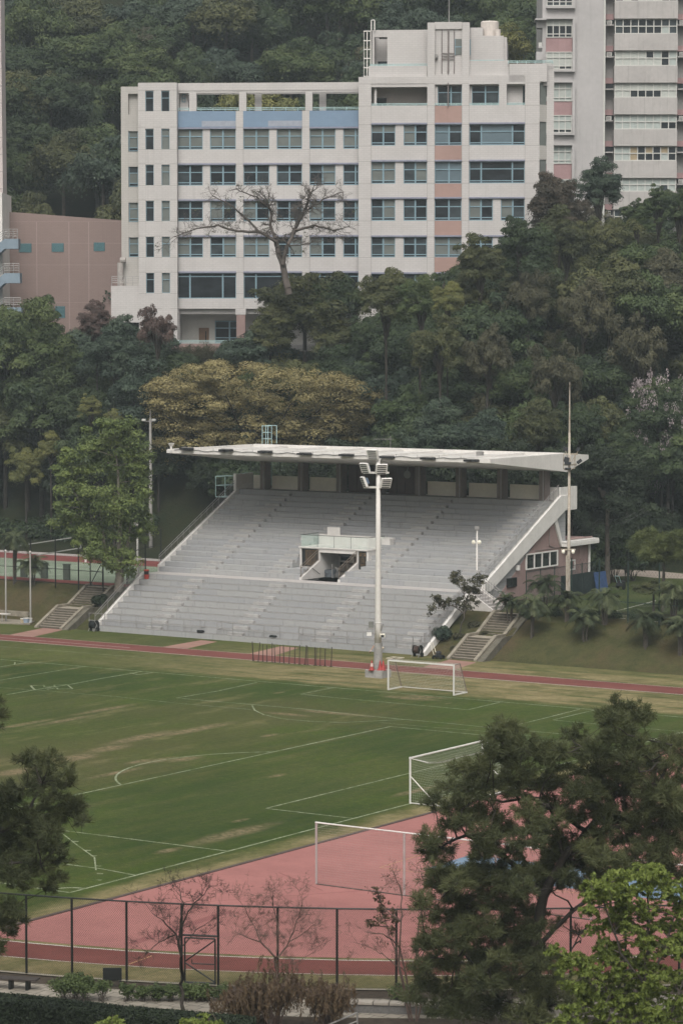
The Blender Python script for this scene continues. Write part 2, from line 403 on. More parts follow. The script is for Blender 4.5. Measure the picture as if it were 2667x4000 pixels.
# pink end zone inside the bend
XE = 2.55
pz = [(XE, BCY-math.sqrt(42.75**2-(XE-BCX)**2))]
a0 = math.atan2(pz[0][1]-BCY, XE-BCX)
pz = [(BCX+42.75*math.cos(a0+(-2*a0)*i/60), BCY+42.75*math.sin(a0+(-2*a0)*i/60)) for i in range(61)]
sheet('pink_court', pz, .012, PINKC)
KERB = M('dark_kerb', (.085, .06, .055), .9, .2, 3.)
tag(MB().box(XE-.22, XE, pz[0][1]+.3, pz[-1][1], 0, .05).build('court_kerb', KERB), kind='structure')
# darker reworked band across the pink surface
m = MB()
A = G(880, 3475); B_ = G(1480, 3235)
dark = track_material('pink_court_seam', (.21, .085, .08), (.26, .105, .098))
for (x1, y1, x2, y2, w) in ((150, 3405, 690, 3560, .05), (780, 3525, 1420, 3480, .05), (900, 3560, 505, 3690, .25), (1090, 3410, 1260, 3480, .05)):
    a, b = G(x1, y1)[:2], G(x2, y2)[:2]
    if a[0] < XE+.3 or b[0] < XE+.3: continue
    t = (b-a)/np.linalg.norm(b-a); nrm = np.array([-t[1], t[0]])*w
    m.poly([(*(a-nrm), .016), (*(b-nrm), .016), (*(b+nrm), .016), (*(a+nrm), .016)])
if m.f: tag(m.build('court_seam', dark), kind='structure')
c0 = G(1480, 3390)[:2]; d1 = G(1627, 3345)[:2]-c0; d2 = G(1633, 3410)[:2]-c0
d1 /= np.linalg.norm(d1); d2 /= np.linalg.norm(d2)
def para(a0, a1, b0, b1): return [tuple(c0+d1*a+d2*b) for a, b in ((a0, b0), (a0, b1), (a1, b1), (a1, b0))]
sheet('blue_court', para(.8, 5.2, 2.0, 19.), .016, BLUEC)
for k, q in enumerate(((0, .06, 0, 20.5), (10.8, 10.86, 0, 20.5), (.06, 10.8, 0, .06), (.06, 10.8, 20.4, 20.5))):
    sheet('court_line', para(*q), .020, YELLOW)
# brick paths from the stand to the track
def pathpoly(px): return [tuple(G(x, y)[:2]) for x, y in px]
sheet('brick_path', pathpoly([(20, 2484), (130, 2488), (270, 2456), (190, 2449)]), .010, PATHBRICK)
sheet('brick_path', pathpoly([(632, 2528), (730, 2534), (850, 2507), (785, 2501)]), .010, PATHBRICK)
sheet('brick_path', pathpoly([(960, 2557), (1060, 2565), (1168, 2531), (1095, 2525)]), .010, PATHBRICK)
sheet('brick_path', pathpoly([(1650, 2606), (1775, 2616), (1860, 2588), (1755, 2577)]), .010, PATHBRICK)

# ------------------------------------------------------------------ painted field lines
lines = MB()
def strip(pts, w=.11, z=.011):
    pts = [np.array(p[:2], float) for p in pts]
    for a, b in zip(pts[:-1], pts[1:]):
        t = b-a; L = np.linalg.norm(t)
        if L < .02: continue
        t /= L; n_ = np.array([-t[1], t[0]])*w/2; k = max(1, int(L/3))
        for i in range(k):
            p, q = a+(b-a)*i/k-t*.0, a+(b-a)*(i+1)/k
            lines.poly([(*(p-n_), z), (*(q-n_), z), (*(q+n_), z), (*(p+n_), z)])
def stripx(px, w=.10): strip([G(x, y) for x, y in px], w, .0125)
strip([(0, -32.2), (0, 34.3)], .13); strip([(-150, 34.2), (1.5, 34.2)], .11)
strip([(-90, -32.2), (0, -32.2)], .11, .0115)
strip([(0, -20.15), (-16.5, -20.15), (-16.5, 20.15), (0, 20.15)], .11, .0118); strip([(0, -9.16), (-5.5, -9.16), (-5.5, 9.16), (0, 9.16)], .11, .0118)
strip([(-11-9.15*math.cos(a), 9.15*math.sin(a)) for a in [(-53+106*i/28)*PI/180 for i in range(29)]], .12, .0122)
strip([(-1.1*math.cos(a), -32.2+1.1*math.sin(a)) for a in [i/8*PI/2 for i in range(9)]], .16, .0122)
strip([(-5.5, 10.2), (8, 10.2)], .05, .0126)
stripx([(261, 3377), (400, 3395), (531, 3420)])
stripx([(236, 3250), (300, 3300), (370, 3350), (376, 3400)], .07)
stripx([(0, 2606), (58, 2596), (112, 2588)]); stripx([(58, 2596), (60, 2588)])
stripx([(0, 2658), (308, 2607), (335, 2605)]); stripx([(27, 2714), (120, 2698), (286, 2672), (400, 2650), (513, 2631), (560, 2622)], .14)
stripx([(510, 2629), (540, 2636), (600, 2627)], .12)
stripx([(0, 2686), (179, 2699), (460, 2722), (700, 2748), (980, 2772)], .06)
stripx([(1004, 2666), (850, 2700), (689, 2727), (978, 2752), (1208, 2772), (1400, 2794), (1581, 2811), (1760, 2827), (1935, 2845), (2200, 2868)])
stripx([(985, 2756), (995, 2775), (1030, 2792), (1100, 2808), (1210, 2818), (1334, 2823), (1460, 2817), (1581, 2811)])
stripx([(1301, 2687), (1174, 2712), (1334, 2728), (1530, 2746), (1700, 2761), (1827, 2773), (1890, 2758), (1951, 2744)])
stripx([(1480, 2823), (1700, 2842), (1950, 2862), (2130, 2880)], .05)
stripx([(2005, 2835), (2130, 2805), (2263, 2771)]); stripx([(2318, 2775), (2240, 2793), (2157, 2813), (2320, 2828), (2480, 2843), (2650, 2857)])
stripx([(2540, 2891), (2590, 2877), (2667, 2858)])
stripx([(0, 2526), (360, 2553), (700, 2580)], .06); stripx([(1140, 2618), (1290, 2633), (1410, 2644)], .06)
stripx([(121, 2679), (138, 2696)], .14); stripx([(121, 2679), (172, 2677), (175, 2684), (216, 2682), (212, 2676), (264, 2675), (285, 2691), (226, 2692), (223, 2687), (185, 2693)], .12)
for x, y in ((285, 3287), (372, 3383), (380, 3413), (373, 3438), (335, 3322), (355, 3343)):
    p = G(x, y); strip([p, p+np.array([.28, .1, 0])], .2, .0126)
tag(lines.build('field_marking_lines', PAINT), kind='structure')

# red and green ball court up on the left, plateau lawns on the right
GREENCT = track_material('green_court', (.16, .20, .145), (.20, .24, .175))
REDCT = track_material('red_court', (.15, .045, .042), (.19, .058, .052))
sheet('red_court', [(-118, 61.0), (-67.8, 61.0), (-67.8, 83.2), (-118, 83.2)], PLAT+.006, REDCT)
sheet('green_court', [(-116, 63.0), (-70.6, 63.0), (-70.6, 78.2), (-116, 78.2)], PLAT+.012, GREENCT)
m = MB()
def pl(a, b, w=.06):
    a = np.array(a); b = np.array(b); t = (b-a)/np.linalg.norm(b-a); n_ = np.array([-t[1], t[0]])*w/2
    m.poly([(*(a-n_), PLAT+.016), (*(b-n_), PLAT+.016), (*(b+n_), PLAT+.016), (*(a+n_), PLAT+.016)])
pl((-114, 64.2), (-72, 64.2)); pl((-72, 64.2), (-72, 77.2)); pl((-114, 77.2), (-72, 77.2)); pl((-84, 66), (-73, 70)); pl((-100, 73), (-72, 73)); pl((-86, 64.2), (-86, 77.2))
tag(m.build('ball_court_line', LINE_W), kind='structure')
tag(MB().box(-118, -70.3, 83.3, 83.6, PLAT, PLAT+.18).build('court_edge_kerb', CONC_PALE), kind='structure')
sheet('plateau_lawn', [(-32, 66), (80, 66), (80, 99.5), (-46, 99.5), (-46, 84.5), (-34.2, 84.5)], PLAT+.008, LAWN)
PLAZA = M('plaza_paving', (.30, .255, .215), .9, .15, .8)
sheet('paved_apron', [tuple(G(x, y, PLAT)[:2]) for x, y in ((2285, 2248), (2400, 2225), (2550, 2230), (2700, 2245), (2700, 2262), (2560, 2258), (2480, 2250), (2340, 2254))], PLAT+.014, PLAZA)
sheet('paved_apron', [tuple(G(x, y, PLAT)[:2]) for x, y in ((2300, 2285), (2345, 2280), (2375, 2288), (2320, 2300))], PLAT+.014, PLAZA)
m = MB()
for a, b in (((2380, 2394), (2560, 2347)), ((2380, 2405), (2475, 2407)), ((2490, 2368), (2667, 2368)), ((2420, 2415), (2667, 2440))):
    p, q = G(*a, PLAT)[:2], G(*b, PLAT)[:2]; t = (q-p)/np.linalg.norm(q-p); n_ = np.array([-t[1], t[0]])*.04
    m.poly([(*(p-n_), PLAT+.014), (*(q-n_), PLAT+.014), (*(q+n_), PLAT+.014), (*(p+n_), PLAT+.014)])
tag(m.build('lawn_court_line', LINE_W), kind='structure')
# paved walk and planting bed outside the near fence
def ring(name, r0, r1, z, mat, a0=-95, a1=-38, n=40):
    m = MB()
    for i in range(n):
        t0, t1 = [(a0+(a1-a0)*(i+k)/n)*PI/180 for k in (0, 1)]
        m.poly([(BCX+r*math.cos(t), BCY+r*math.sin(t), z) for r, t in ((r0, t0), (r1, t0), (r1, t1), (r0, t1))])
    return tag(m.build(name, mat), kind='structure')
PAVE = paving_material(); SOIL = M('bed_soil', (.050, .038, .026), .95, .4, 2.5, bump=.5)
ring('soil_verge', 48.0, 49.6, .010, SOIL); ring('paved_path', 49.6, 52.6, .012, PAVE); ring('soil_bed', 52.6, 75., .010, SOIL)
ring('fence_kerb', 48.15, 48.4, .06, CONC_OLD)

# ------------------------------------------------------------------ goals
NETW = M('net_cord', (.50, .49, .44), .9, .1, 3.)
NETD = M('net_cord_dark', (.30, .30, .26), .9, .1, 3.)
def lerp(a, b, t): return np.array(a, float)*(1-t)+np.array(b, float)*t
def net_panel(mb, p00, p10, p11, p01, sp=.12, r=.004, sag=0.):
    """knotted net stretched over a four-sided panel"""
    w = max(np.linalg.norm(p10-p00), np.linalg.norm(p11-p01)); h = max(np.linalg.norm(p01-p00), np.linalg.norm(p11-p10))
    nu, nv = max(2, int(w/sp)), max(2, int(h/sp)); su = min(nu, 10); sv = min(nv, 8)
    def pt(u, v):
        p = lerp(lerp(p00, p10, u), lerp(p01, p11, u), v); p[2] -= sag*math.sin(PI*u)*math.sin(PI*v)*(1+.3*math.sin(9*u)); return p
    for i in range(nu+1):
        mb_path = [pt(i/nu, j/sv) for j in range(sv+1)]
        for a, b in zip(mb_path[:-1], mb_path[1:]): mb.tube(a, b, r, n=3, cap=False)
    for j in range(nv+1):
        q = [pt(i/su, j/nv) for i in range(su+1)]
        for a, b in zip(q[:-1], q[1:]): mb.tube(a, b, r, n=3, cap=False)

def far_goal():
    a = G(1514.8, 2696); b = G(1773, 2717); h = 2.12
    root = empty('football_goal', a, 0, 'small white box goal with its net, standing by the mast before the grandstand', 'goal', 'football goals')
    X0, Y0, X1 = float(a[0]), 35.22, float(b[0]); off = (X0, float(a[1]), 0)
    m = MB(off); s = .047
    m.box(X0-s, X0+s, Y0-s, Y0+s, 0, h).box(X1-s, X1+s, Y0-s, Y0+s, 0, h).box(X0+s, X1-s, Y0-s, Y0+s, h-2*s, h)
    m.box(X0-s, X0+s, Y0+s, Y0+1.75, 0, .09).box(X1-s, X1+s, Y0+s, Y0+1.75, 0, .09)
    m.build('frame', M('goal_white', (.62, .61, .58), .4, .05, 2.), root, bevel=.008)
    m = MB(off); m.tube((X0, Y0+1.72, .05), (X0, Y0+.8, h), .03); m.tube((X1, Y0+1.72, .05), (X1, Y0+.8, h), .03)
    m.tube((X0, Y0+.05, h-.03), (X0, Y0+.8, h), .025).tube((X1, Y0+.05, h-.03), (X1, Y0+.8, h), .025)
    m.build('stay', BROWN_COL, root)
    m = MB(off); m.tube((X0, Y0+1.75, .05), (X1, Y0+1.75, .05), .03); m.build('back_bar', WHITE, root)
    m = MB(off); V = lambda x, y, z: np.array([x, y, z], float)
    net_panel(m, V(X0, Y0+1.75, .05), V(X1, Y0+1.75, .05), V(X1, Y0+.8, h), V(X0, Y0+.8, h), .12, .0042)
    net_panel(m, V(X0, Y0+.8, h), V(X1, Y0+.8, h), V(X1, Y0+.06, h-.02), V(X0, Y0+.06, h-.02), .12, .0042, .06)
    for X in (X0, X1): net_panel(m, V(X, Y0+.06, .06), V(X, Y0+1.7, .06), V(X, Y0+.8, h), V(X, Y0+.06, h), .12, .0042)
    m.build('net', NETW, root)
far_goal()
def near_goal():
    root = empty('football_goal', (0, -3.66, 0), 0, 'large white goal with sagging net at the end of the pitch, partly behind the pine', 'goal', 'football goals')
    off = (0, -3.66, 0); m = MB(off); h = 2.5; V = lambda x, y, z: np.array([x, y, z], float)
    for Y in (-3.72, 3.72): m.tube((0, Y, 0), (0, Y, h), .052, n=10)
    m.tube((0, -3.78, h-.06), (0, 3.78, h-.06), .052, n=10); m.build('frame', M('goal_white', (.62, .61, .58), .4, .05, 2.), root)
    m = MB(off)
    for Y in (-3.72, 3.72):
        m.tube((0, Y, 1.5), (1.7, Y, .05), .025).tube((0, Y, .05), (2.2, Y, .05), .03)
        m.tube((0, Y, h-.08), (1.1, Y, h-.2), .018)
    m.tube((2.2, -3.72, .05), (2.2, 3.72, .05), .03); m.build('stay', WHITE, root)
    m = MB(off)
    net_panel(m, V(.02, -3.7, h-.08), V(.02, 3.7, h-.08), V(1.15, 3.7, h-.3), V(1.15, -3.7, h-.3), .14, .0045, .35)
    net_panel(m, V(1.15, -3.7, h-.3), V(1.15, 3.7, h-.3), V(2.2, 3.7, .06), V(2.2, -3.7, .06), .14, .0045, .25)
    for Y in (-3.7, 3.7): net_panel(m, V(.03, Y, .05), V(2.2, Y, .05), V(1.15, Y, h-.3), V(.03, Y, h-.08), .14, .0045)
    m.build('net', NETD, root)
near_goal()
def stop_net():
    root = empty('ball_stop_net', (8.1, -24.55, 0), 0, 'tall net screen on thin steel posts standing on the pink court', 'net screen')
    off = (8.1, -24.55, 0); h = 2.84; n = 5; sp = 4.7
    for k in range(n):
        m = MB(off); X = 8.1+sp*k; m.tube((X, -24.55, 0), (X, -24.55, h), .055, n=8); m.build('post', M('net_post', (.37, .31, .30), .5, .1, 2.), root)
    m = MB(off); m.tube((8.05, -24.55, h), (8.1+sp*(n-1), -24.55, h), .035, n=8); m.build('top_rail', WHITE, root)
    m = MB(off); V = lambda x, z: np.array([x, -24.55, z], float)
    for k in range(n-1): net_panel(m, V(8.1+sp*k, .05), V(8.1+sp*(k+1), .05), V(8.1+sp*(k+1), h), V(8.1+sp*k, h), .11, .0032)
    m.build('net', M('grey_net', (.33, .27, .25), .9, .1, 3.), root)
    m = MB(off); m.box(8.1, 8.1+sp*(n-1), -24.6, -24.5, .012, .05); m.build('net_hem', KERB, root)
stop_net()
# ------------------------------------------------------------------ grandstand
SX0, SX1 = -66.9, -35.2
GS = empty('grandstand', (-51, 54, 0), 0, 'long concrete grandstand with stepped terraces under a thin white cantilevered roof', 'grandstand')
GO = (-51, 54, 0)
def gb(): return MB(GO)
R1, T1, R2, T2 = .43, .72, .403, .775
YW0, YW1, ZW = 54+T1*9, 62.6, 4.3
def lower_prof():
    p = [(54., -.4)]
    for i in range(10):
        y = 54+T1*i; p += [(y, R1*i if i else -.4), (y, R1*(i+1))] if i else [(54., R1)]
    p += [(YW1, ZW), (YW1, -.4)]
    return p
gb().prism_x(lower_prof(), SX0, SX1).build('lower_terrace', [CONCRETE, CONC_TREAD_LIT], GS)
def upper_prof(j0=0, j1=16, yback=76.2, zb=None):
    y0 = YW1+T2*j0; zb = ZW+R2*j0-1.2 if zb is None else zb
    p = [(y0, zb)]
    for j in range(j0, j1):
        y = YW1+T2*j
        if j > j0: p.append((y, ZW+R2*j))
        p.append((y, ZW+R2*(j+1)))
    p += [(yback, ZW+R2*j1), (yback, zb)]
    return p
VX0, VX1 = -54.3, -47.5
up = gb()
up.prism_x(upper_prof(), SX0, VX0).prism_x(upper_prof(), VX1, SX1).prism_x(upper_prof(7, 16), VX0, VX1)
up.prism_x(upper_prof(0, 2, 65.3, ZW-.2), VX0+.0, -52.42).prism_x(upper_prof(0, 2, 65.3, ZW-.2), -48.55, VX1)
up.build('upper_terrace', [CONC_UP, CONC_TREAD_LIT], GS)
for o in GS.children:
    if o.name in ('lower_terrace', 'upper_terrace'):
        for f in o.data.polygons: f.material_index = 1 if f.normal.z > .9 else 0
gb().poly([(SX0, YW0+.02, ZW+.004), (SX1, YW0+.02, ZW+.004), (SX1, YW1, ZW+.004), (SX0, YW1, ZW+.004)]).build('concourse', CONC_PALE, GS)
# half-steps of the aisles
rng = random.Random(5)
for xc in (-61.3, -53.1, -45.0, -37.0):
    m = gb()
    for i in range(9):
        y1 = 54+T1*(i+1); m.box(xc-.74, xc+.74, y1-.37, y1-.002, R1*(i+1)-.02, R1*(i+1)+.215)
    m.build('aisle_steps', M('aisle_concrete', (.36, .35, .34), .9, .15, 1., bump=.2), GS)
for xc in (-62.0, -53.8, -45.6, -37.3):
    m = gb()
    for j in range(7 if abs(xc+53.8) < 1 else 0, 15):
        y1 = YW1+T2*(j+1); m.box(xc-.74, xc+.74, y1-.38, y1-.002, ZW+R2*(j+1)-.02, ZW+R2*(j+1)+.2)
    m.build('aisle_steps', _mc['aisle_concrete'], GS)
for xc in (-55.2,):
    m = gb()
    for j in range(0, 7):
        y1 = YW1+T2*(j+1); m.box(xc-.7, xc+.7, y1-.38, y1-.002, ZW+R2*(j+1)-.02, ZW+R2*(j+1)+.2)
    m.build('aisle_steps', _mc['aisle_concrete'], GS)
# sloping white edge beams
def slope_z(y): return ZW+R2+(y-YW1)*R2/T2
def slope_l(y): return R1+(y-54)*R1/T1
for X0, X1, nm in ((SX0-.26, SX0+.02, 'left'), (SX1-.02, SX1+.32, 'right')):
    dp = .55 if nm == 'left' else 1.55
    d2 = .5 if nm == 'left' else .5
    m = gb()
    m.prism_x([(53.75, 0), (54.4, 0), (YW0+.5, slope_l(YW0)-d2+.3), (YW0+.5, ZW+.12), (YW0-.05, ZW+.12), (53.75, slope_l(53.75)+.05)], X0, X1)
    a, b = YW1+.1, 74.9
    m.prism_x([(a, slope_z(a)+.12), (a, ZW-.1), (a+.9, ZW-.1+.0), (b+1.2, slope_z(b+1.2)-dp), (b+1.2, slope_z(b)+.12), (b, slope_z(b)+.12)], X0, X1)
    m.build('edge_beam', WHITE, GS, bevel=.02)
# handrails with balusters along both edges
def stair_rail(name, X, y0, z0, y1, z1, n, mat=GALV, h=.95, out=GS):
    m = gb(); r = .028
    for f in (1., .78): m.tube((X, y0, z0+h*f), (X, y1, z1+h*f), r, n=6)
    m.tube((X, y0, z0), (X, y0, z0+h), r); m.tube((X, y1, z1), (X, y1, z1+h), r)
    m.tube((X, y0, z0+.12), (X, y1, z1+.12), .018, n=5)
    for i in range(1, n):
        t = i/n; y = y0+(y1-y0)*t; z = z0+(z1-z0)*t; big = i % 5 == 0
        m.tube((X, y, z+(0 if big else .12)), (X, y, z+h*(1 if big else .78)), .024 if big else .011, n=5)
    return m.build(name, mat, out)
RAILM = M('rail_grey', (.27, .26, .25), .45, .15, 3., metal=.3)
for X in (SX0-.12, SX1+.12):
    stair_rail('handrail', X, 54.0, slope_l(54)+.05, YW0-.1, ZW+.05, 38, RAILM)
    stair_rail('handrail', X, YW1+.15, slope_z(YW1)+.05, 74.8, slope_z(74.8)+.1, 70, RAILM)
# front railing, in four runs with the gaps of the entrances
def front_rail(px0, px1, loop0, loop1):
    x0 = float(onY(px0, 2500, 54.15)[0]); x1 = float(onY(px1, 2500, 54.15)[0]); m = gb(); z0 = R1; h = 1.0
    n = max(1, int(round((x1-x0)/1.58)))
    for z in (z0+h, z0+.42): m.tube((x0, 54.15, z), (x1, 54.15, z), .025)
    for i in range(n+1):
        x = x0+(x1-x0)*i/n; m.tube((x, 54.15, z0-.1), (x, 54.15, z0+h), .025)
    for on, x in ((loop0, x0), (loop1, x1)):
        if on:
            for z in (z0+h, z0+.42): m.tube((x, 54.15, z), (x, 54.75, z), .025)
            m.tube((x, 54.75, z0), (x, 54.75, z0+h), .025)
    m.build('front_rail', RAILM, GS)
front_rail(350, 783, 0, 1); front_rail(849, 1094, 1, 0); front_rail(1167, 1612, 1, 0); front_rail(1612, 1645, 0, 1)
# entrance house in the middle of the upper terrace
m = gb(); FY = 65.3
m.box(VX0, VX0+.17, FY, 68, 5.0, 6.72).box(-52.5, -52.28, FY, 68.2, ZW, 6.72).box(-48.72, -48.5, FY, 68.2, ZW, 6.72).box(VX1-.2, VX1, FY, 68, 5.0, 6.72)
m.box(VX0+.17, -52.5, FY, FY+.2, 5.0, 5.16).box(VX0+.17, -52.5, FY, FY+.2, 6.66, 6.72).box(VX0+.17, -52.5, FY+.2, FY+.35, 5.0, 6.72)
m.box(-48.5, VX1-.2, FY, FY+.2, 5.0, 5.14).box(-48.5, VX1-.2, FY, FY+.2, 6.66, 6.72).box(-48.5, VX1-.2, FY+.2, FY+.35, 5.0, 6.72)
m.box(-52.28, -48.72, FY-.03, FY+.3, 6.40, 6.72)
m.box(VX0-.08, VX1+.06, FY-.1, 67.92, 6.72, 6.82)
m.box(VX0+.15, VX1+.75, 67.93, 68.15, 6.6, 7.68).box(-53.3, -52.03, 67.9, 67.93, 6.82, 8.32).box(VX1+.0, VX1+.8, 67.3, 67.92, 6.7, 7.62)
for X0, X1 in ((-52.5, -52.28), (-48.72, -48.5)):
    m.prism_x([(YW1-.02, ZW), (FY-.003, ZW), (FY-.003, 5.72), (YW1-.02, 4.5)], X0, X1)
m.box(-52.28, -48.72, 68.2, 68.4, ZW, 6.4)
m.build('entrance_wall', M('entrance_white', (.60, .575, .55), .75, .08, .9, streak=.12), GS)
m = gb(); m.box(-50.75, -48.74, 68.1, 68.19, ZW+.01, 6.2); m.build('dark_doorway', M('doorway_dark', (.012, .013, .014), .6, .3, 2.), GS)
m = gb(); m.box(-52.1, -51.2, 68.1, 68.19, 5.55, 6.2).box(-52.15, -50.9, 68.1, 68.19, 4.55, 5.4); m.build('notice_board', M('board_dark', (.022, .030, .034), .4, .3, 2.), GS)
m = gb(); m.box(-51.55, -51.3, 68.05, 68.09, 4.9, 5.3).box(-51.2, -51.0, 68.05, 68.09, 5.0, 5.2).box(-52.0, -51.7, 68.05, 68.09, 4.7, 5.25); m.build('notice_sheet', M('paper_grey', (.2, .2, .19), .8, .3, 4.), GS)
m = gb(); m.box(-52.2, -51.3, 65.9, 66.6, ZW+.01, ZW+.62).box(-52.2, -51.3, 65.85, 65.9, ZW+.35, ZW+.6); m.build('stored_crate', [M('crate_blue_grey', (.11, .125, .14), .6, .4, 3.)], GS)
m = gb()
for k in range(9):
    a = (-51.2+.09*k, 65.6+.1*(k % 3), ZW+.02); b = (-51.1+.07*(8-k), 65.7+.1*(k % 2), ZW+.95); m.tube(a, b, .016, n=5)
m.tube((-51.2, 65.5, ZW), (-51.2, 65.5, ZW+1.15), .035)
m.build('stored_stand', RAILM, GS)
for X in (-52.39, -48.61):
    stair_rail('entrance_handrail', X, YW1+.05, 4.52, FY-.1, 5.72, 12, M('handrail_bronze', (.22, .18, .145), .4, .1, 3., metal=.4))
m = gb(); m.tube((-52.2, 64.0, 5.2), (-52.2, 65.2, 4.6), .02); m.build('wall_handrail', DARKM, GS)
gl = NT('green_glass'); gl.b.inputs['Base Color'].default_value = (.55, .72, .64, 1); gl.b.inputs['Roughness'].default_value = .03
gl.b.inputs['Transmission Weight'].default_value = 0; gl.b.inputs['Alpha'].default_value = .13; GLASSG = gl.mat
m = gb(); xs = [VX0+.1+(VX1-VX0-.2)*i/4 for i in range(5)]
for a, b in zip(xs[:-1], xs[1:]): m.box(a+.015, b-.015, FY+.03, FY+.045, 6.82, 7.78)
m.box(VX0+.09, VX0+.105, FY+.06, 67.9, 6.82, 7.78).box(VX1-.105, VX1-.09, FY+.06, 67.9, 6.82, 7.78)
bal = m.build('glass_balustrade', GLASSG, GS)
m = gb()
m.box(VX0+.07, VX1-.07, FY+.02, FY+.055, 7.78, 7.82).box(VX0+.075, VX0+.12, FY+.055, 67.9, 7.78, 7.82).box(VX1-.12, VX1-.075, FY+.055, 67.9, 7.78, 7.82)
for x in xs[1:-1]: m.box(x-.012, x+.012, FY+.025, FY+.05, 6.82, 7.78)
m.build('balustrade_rail', M('dark_rail', (.06, .065, .065), .4, .1, 3.), bal)
# the two dark plaques: gold lettering blocks and a gold shield with supporters
GOLD = M('dull_gold', (.30, .185, .095), .55, .2, 6.); PLQ = M('plaque_black', (.020, .022, .022), .5, .2, 3.)
p = gb().box(VX0+.19, -52.52, FY+.05, FY+.19, 5.17, 6.65).build('plaque', PLQ, GS)
m = gb(); rr = random.Random(3)
for c in range(8):
    x = -53.72+.135*c
    for r in range(11):
        z = 6.5-.115*r
        for _ in range(3):
            w, h = rr.choice([(.09, .016), (.016, .085), (.06, .016)]); dx, dz = rr.uniform(-.02, .02), rr.uniform(-.03, .03)
            m.box(x+dx-w/2, x+dx+w/2, FY+.035, FY+.047, z+dz-h/2, z+dz+h/2)
m.build('gold_lettering', GOLD, p)
p = gb().box(-48.48, VX1-.22, FY+.05, FY+.19, 5.15, 6.65).build('plaque', PLQ, GS)
m = gb(); cx = (-48.48+VX1-.22)/2
def gq(x0, x1, z0, z1): m.box(cx+x0, cx+x1, FY+.035, FY+.047, z0, z1)
gq(-.29, .29, 6.50, 6.525)
def gpath(pts, w=.012):
    w *= .55
    for (a, b), (c, d) in zip(pts[:-1], pts[1:]): m.tube((cx+a, FY+.042, b), (cx+c, FY+.042, d), w, n=4)
gpath([(-.29, 6.50), (-.29, 5.75), (-.22, 5.52), (-.1, 5.38), (0, 5.33), (.1, 5.38), (.22, 5.52), (.29, 5.75), (.29, 6.50)])
gq(-.25, -.17, 6.26, 6.42); gq(.17, .25, 6.26, 6.42)
gpath([(-.12, 6.34), (-.04, 6.40), (.04, 6.34), (.12, 6.40)], .02); gpath([(-.1, 6.22), (.1, 6.22)], .016)
for s_ in (-1, 1):
    gpath([(s_*.05, 6.1), (s_*.18, 6.0), (s_*.12, 5.85), (s_*.2, 5.75), (s_*.1, 5.66)], .016); gpath([(s_*.03, 5.95), (s_*.1, 5.9), (s_*.06, 5.75)], .014)
gpath([(0, 6.15), (0, 5.7)], .018); gpath([(-.2, 5.58), (.2, 5.58)], .022); gpath([(-.14, 5.49), (.14, 5.49)], .018)
m.build('gold_emblem', GOLD, p)
# columns, back wall panels, rear wall
for k in range(8):
    x = -64.9+4.02*k; m = gb(); m.box(x-.28, x+.28, 75.0, 75.85, 10.74, 13.35); m.box(x-.42, x-.28, 75.35, 76.0, 10.74, 13.3)
    c = m.build('column', BROWN_COL, GS)
    gb().tube((x+.12, 74.96, 10.76), (x+.12, 74.96, 13.2), .05, n=6).build('downpipe', GALV, c)
ZT = ZW+R2*16
spans = [(-66.6, -65.2, 1.18), (-64.62, -61.3, 1.18), (-60.58, -57.3, 1.18), (-48.5, -45.35, 1.18), (-40.4, -37.15, 1.18), (-44.4, -41.2, 1.18)]
for a, b, h in spans:
    gb().box(a, b, 76.02, 76.2, ZT-.01, ZT+h).build('back_panel', CREAM, GS)
for a, b in ((-56.55, -53.2), (-52.4, -49.2)):
    m = gb(); m.box(a, b, 76.05, 76.2, ZT-.01, 13.2)
    for k in range(1, 4): m.box(a+(b-a)*k/4-.03, a+(b-a)*k/4+.03, 76.0, 76.05, ZT, 13.1)
    m.build('brown_screen', BROWN_DOOR, GS)
gb().prism_x([(73.4, 2.5), (75.3, 2.5), (75.3, 7.0), (74.1, 9.3), (73.4, 9.3)], SX0+.05, SX1-.26).build('rear_wall', PINK_WALL, GS)
gb().box(SX0, SX1-.02, 76.21, 77.7, 9.96, ZT-.02).build('rear_gallery', WHITE_WALL, GS)
gb().box(SX1-6, SX1-.26, 75.32, 80.25, 2.5, 6.94).build('annex_wall', PINK_WALL, GS)
m = gb(); m.tube((-44.0+1.3, 76.0, 12.0), (-42.7, 76.0, 12.0), .01)
x, _, z = onY(1589, 1854, 75.2); m.tube((x, 75.2, z), (x, 75.27, z), .33, n=24); m.build('clock', M('clock_face', (.20, .20, .175), .6, .05, 2.), GS)
m = gb(); m.tube((x, 75.235, z+.33), (x, 75.5, 13.4), .02); m.build('clock_bracket', GALV, GS)
# end walls
m = gb(); m.prism_x([(73.9, 10.85), (76.4, 10.7), (76.4, 12.1), (73.9, 12.06)], SX0-.2, SX0); m.build('end_wall', WHITE_WALL, GS)
gb().box(SX0-.24, SX0+.02, 73.72, 73.9, 10.6, 12.12).build('end_post', WHITE, GS)
m = gb(); X0, X1 = SX1, SX1+.22
m.prism_x([(74.9, 10.2), (75.3, 9.95), (77.75, 9.95), (77.75, 10.55), (74.9, 10.55)], X0, X1)
zs = [(10.55, 11.0, 1), (11.0, 11.12, 0), (11.12, 11.36, 2), (11.36, 11.5, 0), (11.5, 11.68, 2)]
for z0, z1, k in zs:
    if k == 0: m.box(X0, X1, 74.9, 77.75, z0, z1)
    else: m.box(X0, X1, 74.9, 76.35, z0, z1).box(X0, X1, 76.62, 77.75, z0, z1)
m.box(X0, X1, 74.9, 77.75, 11.68, 11.87)
m.box(X0-1.5, X0-.02, 76.0, 76.2, ZT, 11.8)
m.build('end_wall', WHITE, GS)
gb().box(X0+.05, X0+.14, 76.36, 76.61, 10.56, 11.67).build('end_wall_backing', DARKM, GS)
